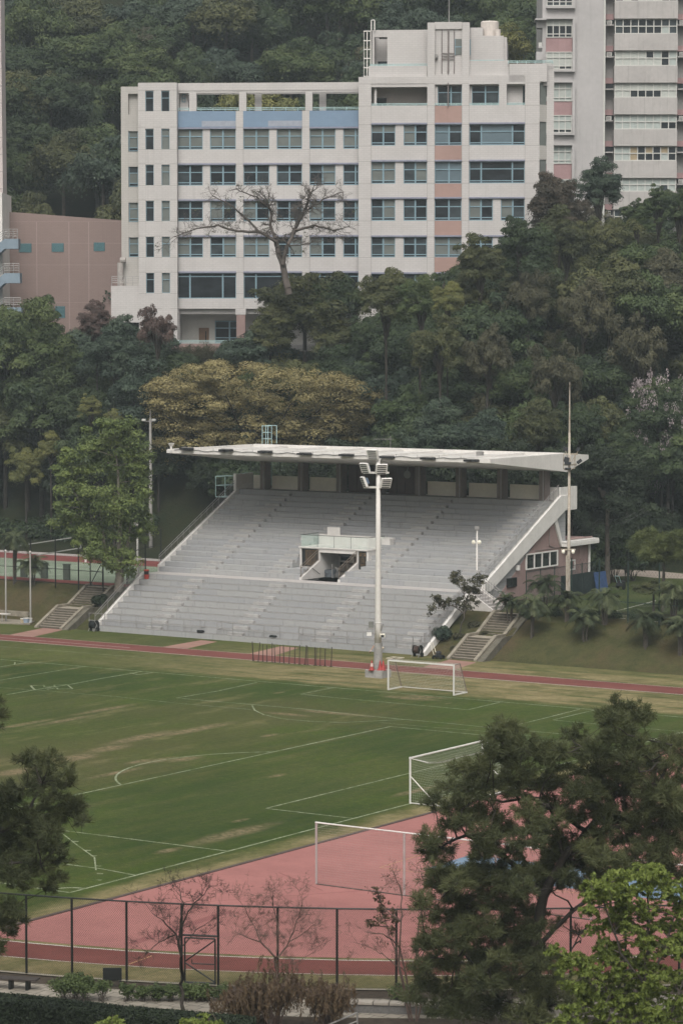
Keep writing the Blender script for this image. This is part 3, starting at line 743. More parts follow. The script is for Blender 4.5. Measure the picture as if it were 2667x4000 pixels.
# pink flank wall, its windows, the flat-roofed annex
XW = SX1+.06
m = gb()
prof = [(63.4, 2.4), (80.3, 2.4), (80.3, 6.95), (75.4, 6.95), (74.2, 9.25), (73.4, 9.0)]
m.prism_x(prof, XW-.3, XW); m.build('flank_wall', PINK_WALL, GS)
m = gb(); m.prism_x([(74.1, 9.7), (73.9, 9.3), (75.2, 7.0), (75.55, 7.0), (74.35, 9.6)], XW, XW+.14); m.prism_x([(73.5, 9.55), (74.9, 9.62), (74.9, 10.3), (73.5, 9.9)], XW-.1, XW+.14)
m.build('flank_trim', WHITE, GS)
m = gb(); m.box(SX1-6, XW+.65, 75.3, 80.75, 6.96, 7.28).box(XW-.2, XW+.62, 75.25, 80.78, 7.28, 7.40); m.build('annex_roof', WHITE, GS, bevel=.02)
gb().box(SX1-1.6, SX1-.6, 75.6, 76.6, 7.40, 8.0).build('roof_unit', GALV, GS)
gb().box(SX1-3.5, SX1-.1, 77.4, 79.8, 7.40, 7.52).tube((SX1, 76.5, 7.5), (SX1+.3, 80.2, 7.5), .07).build('roof_ducting', PINK_WALL, GS)
m = gb()
for y in (77.3, 78.4): m.box(XW, XW+.07, y, y+.35, 3.0, 6.95)
m.build('flank_pier', PINK_WALL, GS)
gb().tube((XW+.13, 79.95, 3.0), (XW+.13, 79.95, 6.9), .11, n=8).build('downpipe', WHITE, GS)
m = gb(); m.tube((XW+.05, 73.3, 8.9), (XW+.05, 73.3, 7.2), .035).tube((XW+.05, 73.3, 7.2), (XW+.05, 74.2, 6.95), .035).tube((XW+.05, 71, 6.9), (XW+.05, 76.8, 6.95), .03); m.build('wall_pipe', BROWN_COL, GS)
def wall_window(name, y0, y1, z0, z1, n, fm, gm, fw=.10):
    m = gb()
    m.box(XW, XW+.12, y0, y1, z0, z0+fw).box(XW, XW+.12, y0, y1, z1-fw, z1)
    for i in range(n+1):
        y = y0+(y1-y0-fw)*i/n; m.box(XW, XW+.12, y, y+fw, z0+fw, z1-fw)
    w = m.build(name, fm, GS)
    gb().box(XW+.005, XW+.03, y0+fw, y1-fw, z0+fw, z1-fw).build('pane', gm, w)
GLASSD = glass_material('dark_glass', (.030, .036, .034), .15)
wall_window('window', 69.5, 74.7, 5.45, 6.75, 4, WHITE, GLASSD)
a, b = onX(1977, 2262, XW), onX(2013, 2290, XW); wall_window('vent_window', a[1], b[1], b[2], a[2]+.05, 2, DARKM, GLASSD, .05)
a, b = onX(2210, 2190, XW), onX(2241, 2225, XW); wall_window('window', a[1], b[1], b[2], a[2]+.03, 1, WHITE, GLASSD, .12)
gb().box(XW, XW+.3, 67.9, 68.15, 5.55, 5.95).build('wall_lamp', WHITE, GS)
# little flight from the concourse down to the bank, right of the lower terrace
m = gb(); X = SX1
for i in range(6): m.box(X+.32+.32*i, X+.32+.32*(i+1), YW0+.1, YW1-.1, 2.3, ZW-.21*(i+1))
m.box(X, X+.32, YW0+.1, YW1-.1, 2.3, ZW); m.build('side_steps', CONC_PALE, GS)
for Y in (YW0-.1, YW1-.1):
    m = gb()
    m.hexa([(X, Y, 2.3), (X+2.4, Y, 2.3), (X+2.4, Y+.2, 2.3), (X, Y+.2, 2.3), (X, Y, ZW+.25), (X+2.4, Y, 3.1), (X+2.4, Y+.2, 3.1), (X, Y+.2, ZW+.25)])
    m.build('side_parapet', WHITE_WALL, GS)
m = gb()
for Y in (YW0, YW1):
    for k in range(11):
        x = X+.24*k; z = ZW+.25-1.15*k/10; m.tube((x, Y, z), (x, Y, z+.95), .015 if k % 5 else .026, n=5)
    for h in (.95, .75): m.tube((X, Y, ZW+.25+h), (X+2.4, Y, 3.1+h), .026)
for k in range(10): m.tube((X+2.5, YW0+.22*k, 2.9), (X+2.5, YW0+.22*k, 4.1), .016, n=5)
for z in (3.0, 3.5, 4.1): m.tube((X+2.5, YW0, z), (X+2.5, YW1-.1, z), .028)
m.build('side_handrail', RAILM, GS)
# roof
RX0, RX1 = -67.0, -35.15
m = gb()
for x0, x1 in ((RX0, RX0+.3), (RX1-.3, RX1)):        # end gussets
    m.prism_x([(63.9, 14.32), (76.3, 13.10), (80.0, 14.03), (80.0, 14.38), (76.3, 14.64), (63.9, 14.66)], x0, x1)
m.prism_x([(63.9, 14.32), (76.3, 13.10), (76.3, 13.4), (63.95, 14.45)], RX0+.3, RX1-.3)
m.prism_x([(76.3, 13.10), (80.0, 14.03), (80.0, 14.16), (76.3, 13.4)], RX0+.3, RX1-.3)
m.prism_x([(63.9, 14.33), (64.12, 14.31), (64.12, 14.66), (63.9, 14.66)], RX0+.3, RX1-.3)
m.prism_x([(79.8, 14.0), (80.0, 14.03), (80.0, 14.38), (79.8, 14.38)], RX0+.3, RX1-.3)
m.prism_x([(76.1, 13.3), (76.5, 13.3), (76.5, 14.66), (76.1, 14.66)], RX0+.3, RX1-.3)
m.build('roof', M('roof_white', (.66, .635, .605), .7, .1, .5, streak=.12), GS)
m = gb()
nr = 8
for k in range(1, nr):
    x = RX0+(RX1-RX0)*k/nr; m.prism_x([(64.12, 14.3), (76.1, 13.3), (76.1, 14.6), (64.12, 14.6)], x-.11, x+.11); m.prism_x([(76.5, 13.3), (79.8, 14.05), (79.8, 14.36), (76.5, 14.6)], x-.11, x+.11)
m.build('roof_rib', _mc['roof_white'], GS)
m = gb(); m.poly([(RX0+.3, 64.12, 14.50), (RX1-.3, 64.12, 14.50), (RX1-.3, 76.1, 14.42), (RX0+.3, 76.1, 14.42)]); m.build('roof_deck', M('roof_deck_grey', (.52, .50, .47), .85, .2, .35, streak=.3), GS)
for px, py in ((734, 1751), (887, 1757), (1040, 1763), (1193, 1771), (1356, 1776), (1515, 1784), (1674, 1789), (1844, 1797)):
    x, _, z = onY(px, py+3, 63.8); m = gb()
    m.box(x-.62, x-.06, 63.42, 63.86, z-.06, z+.10).box(x+.06, x+.62, 63.42, 63.86, z-.06, z+.10)
    l = m.build('floodlight', DARKM, GS); gb().box(x-.5, x+.5, 63.6, 63.95, z+.10, z+.16).build('bracket', GALV, l)
m = gb(); q = []
for i in range(60):
    x = RX0+.8+(RX1-RX0-2)*i/59; q.append((x, 63.85, 14.60+.05*math.sin(i*1.7)+.03*math.sin(i*.6)))
m.path(q, .022, 4)
for i in range(4, 60, 4): m.tube((q[i][0], 63.9, 14.6), (q[i][0], 63.9, 14.82), .015, n=4)
m.build('roof_cable', DARKM, GS)
x, y, z = onX(672, 1745, RX0+.3)
m = gb(); m.lathe([(.07, 0), (.09, .2), (.10, .35), (.27, .62), (.29, .66)], (RX0+.35, 64.0, 14.5), 12); m.build('horn_speaker', WHITE, GS)
gb().box(RX0+.15, RX0+.55, 63.62, 63.88, 14.35, 14.62).build('fascia_camera', WHITE, GS)
x, _, z = onY(1875, 1780, 70); gb().box(x-.28, x+.28, 69.8, 70.1, z-.3, z+.35).build('roof_box', GALV, GS)
m = gb(); m.tube((-53.5, 78, 14.4), (-53.5, 78, 15.6), .02).tube((-55.2, 78, 15.3), (-53.2, 78, 15.35), .014)
for k in range(6): m.tube((-55.1+.3*k, 77.7, 15.3), (-55.1+.3*k, 78.3, 15.3), .01)
m.build('aerial', RAILM, GS)
# caged ladder behind the left end, service cage at the edge
m = gb(); y = 77.3
for dx in (0, .62):
    for dy in (0, .55): m.tube((-66.55+dx, y+dy, 10.9), (-66.55+dx, y+dy, 16.3), .033)
for k in range(10):
    z = 11.1+.57*k; m.path([(-66.55, y, z), (-65.93, y, z), (-65.93, y+.55, z), (-66.55, y+.55, z), (-66.55, y, z)], .022, 5)
m.path([(-65.93, y, 16.3), (-65.0, y, 16.3), (-65.0, y, 14.7)], .033)
m.build('caged_ladder', CYANM, GS)
m = gb(); X0, X1 = SX0-1.5, SX0-.45; Y0, Y1 = 72.8, 74.2
for x in (X0, X1):
    for yy in (Y0, Y1): m.tube((x, yy, 10.1), (x, yy, 11.9), .03)
for z in (11.1, 11.9): m.path([(X0, Y0, z), (X1, Y0, z), (X1, Y1, z), (X0, Y1, z), (X0, Y0, z)], .025, 5)
m.box(X0, X1, Y0, Y1, 10.05, 10.12); m.tube((X1, Y1, 11.9), (SX0, 75.5, 12.2), .025)
m.build('service_cage', CYANM, GS)
m = gb(); m.box(X0+.1, X1+.3, Y0+.4, Y0+.6, 3.0, 10.05); m.build('cage_support', DARKM, GS)
# ------------------------------------------------------------------ the white school block
class Frame:
    """a building's own axes: u along the front (to the right), v into the depth, z up"""
    def __init__(s, px, D, tilt):
        p = at(px, 1258, D); s.o = np.array([p[0], p[1], 0.]); c, q = math.cos(tilt), math.sin(tilt)
        s.u = RH*c-FH*q; s.v = FH*c+RH*q; s.rz = math.atan2(s.u[1], s.u[0])
    def uz(s, px, py, v=0.):
        d = ray(px, py); t = ((s.o+s.v*v-CP) @ s.v)/(d @ s.v); p = CP+d*t-s.o
        return float(p @ s.u), float(p[2])
    def U(s, px, py=800, v=0.): return s.uz(px, py, v)[0]
    def Z(s, py, px=1000, v=0.): return s.uz(px, py, v)[1]
WB = Frame(1000, 300, math.radians(4.2)); U, Z = WB.U, WB.Z
TILE = tile_material('white_wall_tile', (.508, .486, .474)); TILE_G = tile_material('grey_white_wall_tile', (.455, .435, .41))
JOINT = M('joint_grey', (.30, .28, .27), .9, .1, 2.)
BLUEP = tile_material('blue_wall_tile', (.185, .262, .36), .95, blot=.16); SALM = tile_material('salmon_wall_tile', (.355, .238, .208), .95)
LEDGE = M('lavender_ledge', (.24, .25, .32), .7, .15, 2.)
WFRAME = M('blue_window_frame', (.21, .315, .37), .5, .1, 2.)
GL = [glass_material('window_glass_dark', (.026, .031, .036), .1, .3), glass_material('window_glass_mid', (.055, .068, .075), .14, .3), glass_material('window_blind_grey', (.150, .165, .155), .35, .3, .18), glass_material('window_blind_blue', (.12, .165, .19), .3, .3, .15)]
CURT = M('pale_curtain', (.42, .44, .41), .8, .08, 3.); CURT2 = M('pale_blind', (.36, .40, .38), .6, .1, 3.); TANP = M('tan_board', (.32, .26, .17), .8, .15, 2.)
rw = random.Random(11)
wb = empty('school_building', WB.o, WB.rz, 'white tiled six-storey school block with blue window frames and a blue-panelled roof terrace', 'building')
def window(par, fr, px0, px1, py0, py1, mull=(.5,), trans=(.36, .86), v=0., fm=None, gl=None, ledge=False, name='window', fw=.085):
    u0, u1 = fr.U(px0, v=v), fr.U(px1, v=v); z1, z0 = fr.Z(py0, v=v), fr.Z(py1, v=v); fm = fm or WFRAME
    m = MB(); V0, V1 = v+.14, v+.22
    xs = [u0]+[u0+(u1-u0)*f for f in mull]+[u1]; zs = [z1]+[z1-(z1-z0)*f for f in trans]+[z0]
    m.box(u0, u0+fw, V0, V1, z0, z1).box(u1-fw, u1, V0, V1, z0, z1).box(u0+fw, u1-fw, V0, V1, z0, z0+fw).box(u0+fw, u1-fw, V0, V1, z1-fw, z1)
    for x in xs[1:-1]: m.box(x-fw*.9, x+fw*.9, V0-.03, V1, z0+fw, z1-fw)
    for z in zs[1:-1]:
        for a, b in zip(xs[:-1], xs[1:]): m.box(a+fw, b-fw, V0-.015, V1, z-fw*.55, z+fw*.55)
    w = m.build(name, fm, par)
    g = MB(); mats = GL
    for i, (a, b) in enumerate(zip(xs[:-1], xs[1:])):
        col = rw.random()
        for j, (c, d) in enumerate(zip(zs[:-1], zs[1:])):
            if gl is not None: g.mi = gl[(i*len(trans)+i+j) % len(gl)]
            else: g.mi = (2 if col > .72 else (1 if rw.random() > .55 else 0)) if j < 2 else rw.choice((0, 1))
            g.poly([(a, V1-.02, d), (b, V1-.02, d), (b, V1-.02, c), (a, V1-.02, c)])
    g.build('pane', mats, w)
    if ledge: LED.box(u0-.25, u1+.25, v-.16, v+.02, z1+.04, z1+.2)
    return w
LED = MB(); wall = MB(); jn = MB()
rows = [(503, 583), (643.5, 724), (784.5, 864), (925, 1005), (1066, 1166)]
Zr = [(Z(a), Z(b)) for a, b in rows]
ztop = Z(323); DEP = 14.
def pier(px0, px1, py0, py1, v=0., t=.4, m=None): (m or wall).box(U(px0), U(px1), v, v+t, Z(py1), Z(py0))
# main front between x = 692 and 1400
cols = [(669, 693), (922, 951), (1180, 1209)]
wins = [((693, 793), (821, 922)), ((951, 1052), (1081, 1180)), ((1209, 1310), (1340, 1400))]
for a, b in cols[1:]: pier(a, b, 497, 1206)
for k, (y0, y1) in enumerate(rows):
    nxt = rows[k+1][0] if k < 4 else 1206
    for (w1, w2), big in zip(wins, ((693, 922), (951, 1180), (1209, 1400))):
        wall.box(U(big[0]), U(big[1]), .03, .43, Z(nxt), Z(y1))                 # spandrel under the row
        if k < 4:
            wall.box(U(w1[1]), U(w2[0]), .03, .43, Z(y1), Z(y0))                # short pier
            for i, w in enumerate((w1, w2)):
                window(wb, WB, w[0], w[1], y0, y1, v=.03, mull=(.5,) if w[1]-w[0] > 70 else (.8,), gl=[2, 2, 1] if k == 0 else None)
        else:
            window(wb, WB, big[0], big[1], y0, y1, mull=(.21, .77), trans=(.14,), v=.03, gl=[1, 0])
        LED.box(U(big[0]), U(big[1]), -.13, .028, Z(y0)+.0, Z(y0)+.17)
for big in ((693, 922), (951, 1180), (1209, 1400)):
    MB().box(U(big[0]), U(big[1]), -.05, .43, Z(496), Z(433)).build('blue_panel', BLUEP, wb)
    if big[0] < 1200:
        q = MB(); q.box(U(big[0])+2.6, U(big[1])-.0, -.058, -.05, Z(494), Z(472)); q.build('patched_panel', M('patch_blue', (.31, .335, .39), .8, .1, 2.), wb)
for c in cols[1:]: pier(c[0], c[1], 433, 497, -.0)
# roof terrace frame
wall.box(U(692), U(1400), 0, .5, Z(353), ztop); wall.box(U(692), U(1400), .05, .9, Z(362), Z(353))
for a, b in ((935, 963), (990, 1016), (1193, 1220), (1242, 1268)):
    wall.box(U(a), U(b), 0 if a in (935, 1193) else 1.6, .5 if a in (935, 1193) else 2.1, Z(433), Z(362))
wall.box(U(741), U(769), .0, .5, Z(433), Z(362)).box(U(700), U(733), .9, 3.5, Z(433), Z(362)).box(U(693), U(700), 0.1, .4, Z(433), Z(362))
wall.box(U(692), U(1400), 0.43, DEP, Z(440), Z(433)-.03)
wall.box(U(692), U(1400), 1.6, 2.1, Z(362), Z(345))
rail = MB()
for z in (Z(421), Z(427)): rail.tube((U(693), .1, z), (U(1400), .1, z), .04, n=5)
for k in range(16): x = U(693)+(U(1400)-U(693))*k/15; rail.tube((x, .1, Z(434)), (x, .1, Z(421)), .035, n=5)
rail.build('terrace_railing', CYANM, wb)
window(wb, WB, 712, 726, 366, 398, mull=(), trans=(.5,), v=.72, gl=[1])
# stair bay on the left, proud of the front, and the narrow outer bay
v1 = -.9
rowsL = [(354, 435), (503, 584), (643.5, 724), (784.5, 864), (925, 1005), (1066, 1145)]
for a, b in ((542, 570), (602, 632), (664, 692.5)): wall.box(U(a, v=v1), U(b, v=v1), v1, v1+.5, Z(1340), Z(323.5))
edges = [323.5]+[e for r in rowsL for e in r]+[1260]
for w in ((570, 602), (632, 664)):
    for i in range(0, len(edges), 2): wall.box(U(w[0], v=v1), U(w[1], v=v1), v1+.02, v1+.45, Z(edges[i+1]), Z(edges[i]))
    for k, (y0, y1) in enumerate(rowsL): window(wb, WB, w[0], w[1], y0, y1, mull=(), trans=(.33,), v=v1, gl=[0, 0] if w[0] == 570 or k == 0 else [2, 2], fw=.06)
wall.box(U(692.5, v=v1)-.02, U(692.5, v=v1), v1+.5, 0, Z(1340), ztop)
wall.box(U(542, v=v1), U(692), v1+.5, DEP, Z(1340), Z(328))
out = MB(); v2 = 1.2
for i, (a, b) in enumerate(((475, 503), (541, 549))): out.box(U(a, v=v2), U(b, v=v2), v2, v2+.5, Z(1120), Z(332))
eo = [332, 360, 441, 507, 588, 647, 727, 788, 865, 925, 1003, 1120]
for i in range(0, len(eo), 2): out.box(U(503, v=v2), U(541, v=v2), v2+.02, v2+.5, Z(eo[i+1]), Z(eo[i]))
for k, (a, b) in enumerate(((507, 588), (647, 727), (788, 865), (925, 1003))): window(wb, WB, 504, 541, a, b, mull=(), trans=(.34, .84), v=v2, gl=[[2, 2, 0], [1, 2, 0], [2, 2, 2], [2, 2, 0]][k], fw=.07)
out.box(U(504, v=v2), U(541, v=v2), v2+1.0, v2+1.1, Z(441), Z(360)); out.box(U(475, v=v2), U(545), v2+.5, DEP, Z(1120), Z(336))
out.build('side_bay', TILE_G, wb)
balc = MB(); balc.box(U(433, v=-.6), U(548, v=-.6), -.6, 1.1, Z(1260), Z(1117)); balc.build('balcony', TILE, wb)
rail = MB()
for py in (1080, 1088, 1096, 1104): rail.tube((U(436, v=-.5), -.5, Z(py)), (U(546, v=-.5), -.5, Z(py)), .03, n=5)
for k in range(5): x = U(436, v=-.5)+(U(546, v=-.5)-U(436, v=-.5))*k/4; rail.tube((x, -.5, Z(1118)), (x, -.5, Z(1080)), .035, n=5)
rail.build('balcony_railing', GALV, wb)
d = MB(); d.tube((U(470, v=.6), .6, Z(1117)), (U(470, v=.6), .6, Z(1025)), .32, n=10).tube((U(470, v=.6), .6, Z(1016)), (U(490, v=.6), .6, Z(1016)), .33, n=10)
d.build('vent_duct', M('duct_grey', (.36, .33, .31), .6, .2, 2.), wb)
# open ground floor
wall.box(U(692), U(1400), .5, 1.1, Z(1226), Z(1206)); pier(669, 699, 1206, 1345, .1)
gcol = MB().box(U(923), U(957), -.1, .7, Z(1345), Z(1229)).build('ground_column', PINK_WALL, wb)
wall.box(U(923)-.1, U(957)+.1, -.15, .75, Z(1229), Z(1206)-.02)
back = MB().box(U(692), U(1420), 3.6, 3.9, Z(1345), Z(1206)); back.build('ground_floor_wall', M('inner_render', (.50, .49, .46), .85, .06, 1.), wb)
window(wb, WB, 838, 925, 1253, 1340, mull=(.66,), trans=(.33, .76), v=3.35, gl=[1, 0, 1], name='window')
dr_ = MB().box(U(776, v=3.5), U(815, v=3.5), 3.5, 3.6, Z(1346), Z(1281)).build('door', M('door_brown', (.19, .115, .07), .6, .15, 2.), wb)
MB().box(U(801, v=3.4), U(805, v=3.4), 3.46, 3.5, Z(1335), Z(1294)).build('door_glass', GL[0], dr_)
wall.box(U(692), U(1420), -.2, DEP, Z(1368)-1.2, Z(1345))
MB().box(U(640), U(1100), -1.2, -.9, Z(1400), Z(1342)).build('terrace_parapet', PINK_WALL, wb)
rail = MB()
for py in (1330, 1335, 1340): rail.tube((U(690, v=-1), -1.05, Z(py)), (U(965, v=-1), -1.05, Z(py)), .03, n=5)
rail.build('ground_railing', CYANM, wb)
# right block, proud by .8 m
v3 = -.8; Ur = lambda px, v=None: U(px, v=v3 if v is None else v)
rb = [(489, 571), (633.5, 719), (778, 863.5), (926.5, 1006), (1070, 1160)]
def rbox(px0, px1, py0, py1, dv=0., t=.45, mm=None): (mm or wall).box(Ur(px0), Ur(px1), v3+dv, v3+dv+t, Z(py1, v=v3), Z(py0, v=v3))
rbox(1400, 1449, 303, 1300); rbox(1667, 1696, 95.6, 1300); rbox(1802, 1830.5, 95.6, 1300); rbox(2048, 2104, 325, 1300)
for k, (y0, y1) in enumerate(rb):
    nx = rb[k+1][0] if k < 4 else 1300
    rbox(1449, 1667, y1, nx, .03); rbox(1543, 1575, y0, y1, .03); rbox(1830.5, 2048, y1, nx, .03)
    window(wb, WB, 1449, 1543, y0, y1, v=v3+.03, gl=[2, 0, 0] if k == 0 else None); window(wb, WB, 1575, 1667, y0, y1, v=v3+.03)
    window(wb, WB, 1696, 1802, y0, y1, v=v3+.03, mull=(.53,), trans=(.36, .88), gl=[3, 3, 0, 1, 0, 0] if k == 0 else ([3, 3, 0] if k == 1 else None))
    if k < 2: window(wb, WB, 1831, 2048, y0, y1, v=v3+.03, mull=(.215, .775), trans=(.34, .88), gl=[0, 0, 0, 3, 3, 3, 0, 1, 0] if k == 0 else [1, 0, 0, 0, 0, 0, 1, 0, 0])
    else:
        window(wb, WB, 1831, 1924, y0, y1, v=v3+.03); window(wb, WB, 1955, 2048, y0, y1, v=v3+.03); rbox(1924, 1955, y0, y1, .03)
    for a, b in ((1449, 1667), (1696, 1802), (1830.5, 2048)): LED.box(Ur(a), Ur(b), v3-.13, v3+.028, Z(y0, v=v3), Z(y0, v=v3)+.16)
    yb0 = y1 if k < 4 else 1160
    if k < 4: rbox(1696, 1802, y1, nx-.0, .015, mm=None) if False else MB().box(Ur(1696), Ur(1802), v3+.03, v3+.45, Z(nx, v=v3)+.16, Z(y1, v=v3)).build('salmon_panel', SALM, wb)
rbox(1696, 1802, 1160, 1300, .03)
MB().box(Ur(1696), Ur(1802), v3+.03, v3+.45, Z(489, v=v3)+.16, Z(417, v=v3)).build('salmon_panel', SALM, wb)
rbox(1449, 1667, 416, 489, .0); rbox(1830.5, 2048, 416, 489, .0)
# terrace storey of the right block
rbox(1449, 1667, 330, 343, .05); rbox(1449, 1667, 303, 330, .0); rbox(1696, 1802, 303, 334, .05); rbox(1830.5, 2048, 300, 334, .0)
t2 = MB(); t2.box(Ur(1449), Ur(1667), v3+2.4, v3+2.6, Z(418, v=v3), Z(330, v=v3)); t2.box(Ur(1449), Ur(2048), v3+.45, v3+3, Z(335, v=v3)+.0, Z(330, v=v3)); t2.build('loggia_wall', M('loggia_render', (.45, .40, .37), .85, .06, 1.), wb)
MB().box(Ur(1471, v3+2.3), Ur(1508, v3+2.3), v3+2.3, v3+2.4, Z(420, v=v3), Z(378, v=v3)).build('loggia_door', GL[0], wb)
rbox(1460, 1469, 343, 418, .4, .2)
window(wb, WB, 1707, 1802, 335, 416, v=v3+.5, mull=(.55,), trans=(.37,), gl=[0, 1]); window(wb, WB, 1840, 1946, 335, 416, v=v3+.5, mull=(.5,), trans=(.36,), gl=[0, 0, 1, 1])
rbox(1696, 1707, 334, 416, .3); rbox(1946, 2048, 334, 416, .9, .3); rbox(1830.5, 1840, 334, 416, .5, .3); rbox(1946, 1976, 334, 416, .0, .3)
MB().box(Ur(2038), Ur(2046), v3+.85, v3+.9, Z(416, v=v3), Z(340, v=v3)).build('window', GL[1], wb)
rail = MB()
for a, b in ((1449, 1667), (1696, 1802), (1831, 2048)):
    for py in (408, 413): rail.tube((Ur(a), v3+.15, Z(py, v=v3)), (Ur(b), v3+.15, Z(py, v=v3)), .04, n=5)
    for k in range(6): x = Ur(a)+(Ur(b)-Ur(a))*k/5; rail.tube((x, v3+.15, Z(417, v=v3)), (x, v3+.15, Z(408, v=v3)), .035, n=5)
rail.build('terrace_railing', CYANM, wb)
# chamfered right corner
uc0 = Ur(2104); uc1 = uc0+.75; zt = Z(255, v=v3); ch = MB()
def quadwall(u0, a, u1, b, z0, z1, m=ch, th=.4): m.hexa([(u0, a, z0), (u1, b, z0), (u1, b+th, z0), (u0, a+th, z0), (u0, a, z1), (u1, b, z1), (u1, b+th, z1), (u0, a+th, z1)])
eds = [325, 330, 414, 480, 570, 625, 724, 775, 1300]
eds = [(325, 330), (414, 480), (572, 627), (724, 1300)]
for a, b in eds: ch = MB(); quadwall(uc0, v3, uc1, v3+.75, Z(b, v=v3), Z(a, v=v3), ch); ch.build('corner_wall', TILE_G, wb)
m = MB(); m.mi = 1; quadwall(uc0+.05, v3+.2, uc1-.05, v3+.8, Z(724, v=v3), Z(330, v=v3), m, .1); m.build('corner_window', [WFRAME, GL[2]], wb)
wall.box(uc1, Ur(2160), v3+.76, DEP, Z(1300), zt)
wall.box(Ur(1985), uc1-.0, v3+.0, v3+.4, Z(325, v=v3), zt)
wall.box(Ur(1400), uc1, v3+.5, DEP, Z(324, v=v3)-.4, Z(324, v=v3)); wall.box(Ur(1400), Ur(2100), v3+3.0, DEP, Z(1300), Z(330))
# upper set-back storeys
v4 = .6; Uu = lambda px: U(px, v=v4); Zu = lambda py: Z(py, v=v4)
wall.box(Uu(1441), Uu(1667), v4-1.0, v4-.6, Zu(303)-.3, Zu(264)); wall.box(Uu(1830.5), Uu(1985), v4-1.0, v4-.6, Zu(303)-.3, Zu(246))
up_ = MB(); up_.box(Uu(1452), Uu(1461), v4, v4+9, Zu(303), Zu(121)).box(Uu(1511), Uu(1667), v4, v4+9, Zu(303), Zu(121)).box(Uu(1461), Uu(1511), v4, v4+.6, Zu(148), Zu(121)).box(Uu(1461), Uu(1511), v4+2.2, v4+9, Zu(303), Zu(148))
up_.box(Uu(1830.5), Uu(1883), v4, v4+9, Zu(303), Zu(114)).box(Uu(1883), Uu(1963), v4+.01, v4+9, Zu(303), Zu(146)).box(Uu(1963), Uu(1975), v4+.4, v4+9, Zu(303), Zu(150))
up_.box(Uu(1696), Uu(1802), v4-1.1, v4-.6, Zu(123), Zu(95.6)).box(Uu(1696), Uu(1802), v4-.6, v4+9, Zu(303), Zu(98))
up_.build('roof_house', TILE, wb)
wall.box(Ur(1696), Ur(1802), v3+.02, v3+.5, Z(334, v=v3), Z(297, v=v3)); wall.box(Ur(1667), Ur(1830.5), v3+.46, v3+1.3, Z(330), Zu(97))
m = MB()
for px, r in ((1725, .05), (1750, .09), (1773, .05)): m.tube((Uu(px), v4-1.06, Zu(296)), (Uu(px), v4-1.06, Zu(124)), r, n=6)
m.tube((Uu(1750), v3-.1, Z(420, v=v3)), (Uu(1750), v3-.1, Z(328, v=v3)), .07, n=6)
for py in (217, 228, 239): m.tube((Uu(1725), v4-1.06, Zu(py)), (Uu(1773), v4-1.06, Zu(py)), .045, n=5)
m.build('wall_pipes', M('pipe_brown_grey', (.19, .165, .16), .6, .15, 2.), wb)
m = MB(); m.box(Uu(1773), Uu(1777), v4-1.08, v4-.95, Zu(224), Zu(161)).box(Uu(1777), Uu(1802), v4-1.06, v4-.95, Zu(192)-.05, Zu(192)+.05); m.build('window_frame', WFRAME, wb)
MB().box(Uu(1777), Uu(1801), v4-1.02, v4-.95, Zu(222), Zu(161)).build('window', GL[2], wb)
MB().box(Uu(1832), Uu(1835), v4-.1, v4, Zu(222), Zu(160)).build('window', WFRAME, wb)
MB().box(Uu(1470), Uu(1510), v4+2.1, v4+2.2, Zu(262), Zu(236)).build('loggia_door', GL[0], wb)
m = MB(); m.lathe([(.14, 0), (.2, .15), (.14, .45)], (Uu(1703), v4-1.15, Zu(238)), 8); m.build('wall_lamp', RAILM, wb)
rail = MB()
for a, b, y, vv in ((1446, 1667, 255, v4-.8), (1831, 1965, 242, v4-.8), (1982, 2155, 247, v3+.2)):
    for dy in (0, 5): rail.tube((U(a), vv, Z(y+dy)), (U(b), vv, Z(y+dy)), .04, n=5)
    for k in range(6): x = U(a)+(U(b)-U(a))*k/5; rail.tube((x, vv, Z(y+12)), (x, vv, Z(y)), .035, n=5)
rail.build('roof_railing', CYANM, wb)
m = MB(); m.lathe([(.95, 0), (.95, 1.6), (.85, 1.72), (.1, 1.78)], (Uu(1907), v4+2.5, Zu(146)), 20).lathe([(.3, 0), (.3, .8)], (Uu(1939), v4+1.5, Zu(146)), 10)
m.build('water_tank', M('tank_white', (.55, .50, .46), .5, .1, 1.), wb)
m = MB(); X = Uu(1452)-.0
for px in (1420, 1432, 1446): m.tube((U(px), v4-.3, Z(300)), (U(px), v4-.3, Z(122)), .06 if px > 1420 else .03, n=6)
for py in (124, 161, 195, 230, 266, 300): m.tube((U(1418), v4-.3, Z(py)), (U(1446), v4-.3, Z(py)), .06, n=6)
for px in (1448, 1461): m.tube((U(px), v4-.2, Z(122)), (U(px), v4-.2, Z(84)), .07, n=6)
m.path([(U(1448), v4-.2, Z(84)), (U(1451), v4-.2, Z(80)), (U(1458), v4-.2, Z(80)), (U(1461), v4-.2, Z(84))], .07)
m.build('roof_ladder', WHITE, wb)
m = MB(); m.tube((Uu(1750), v4+.5, Zu(98)), (Uu(1750), v4+.5, Zu(-120)), .07, .03, n=6); m.build('mast_aerial', GALV, wb)
for k in range(len(LED.v)//8):
    q = MB(); q.v = LED.v[8*k:8*k+8]; q.f = LED.f[:6]; q.m = [0]*6; q.build('window_ledge', LEDGE, wb)
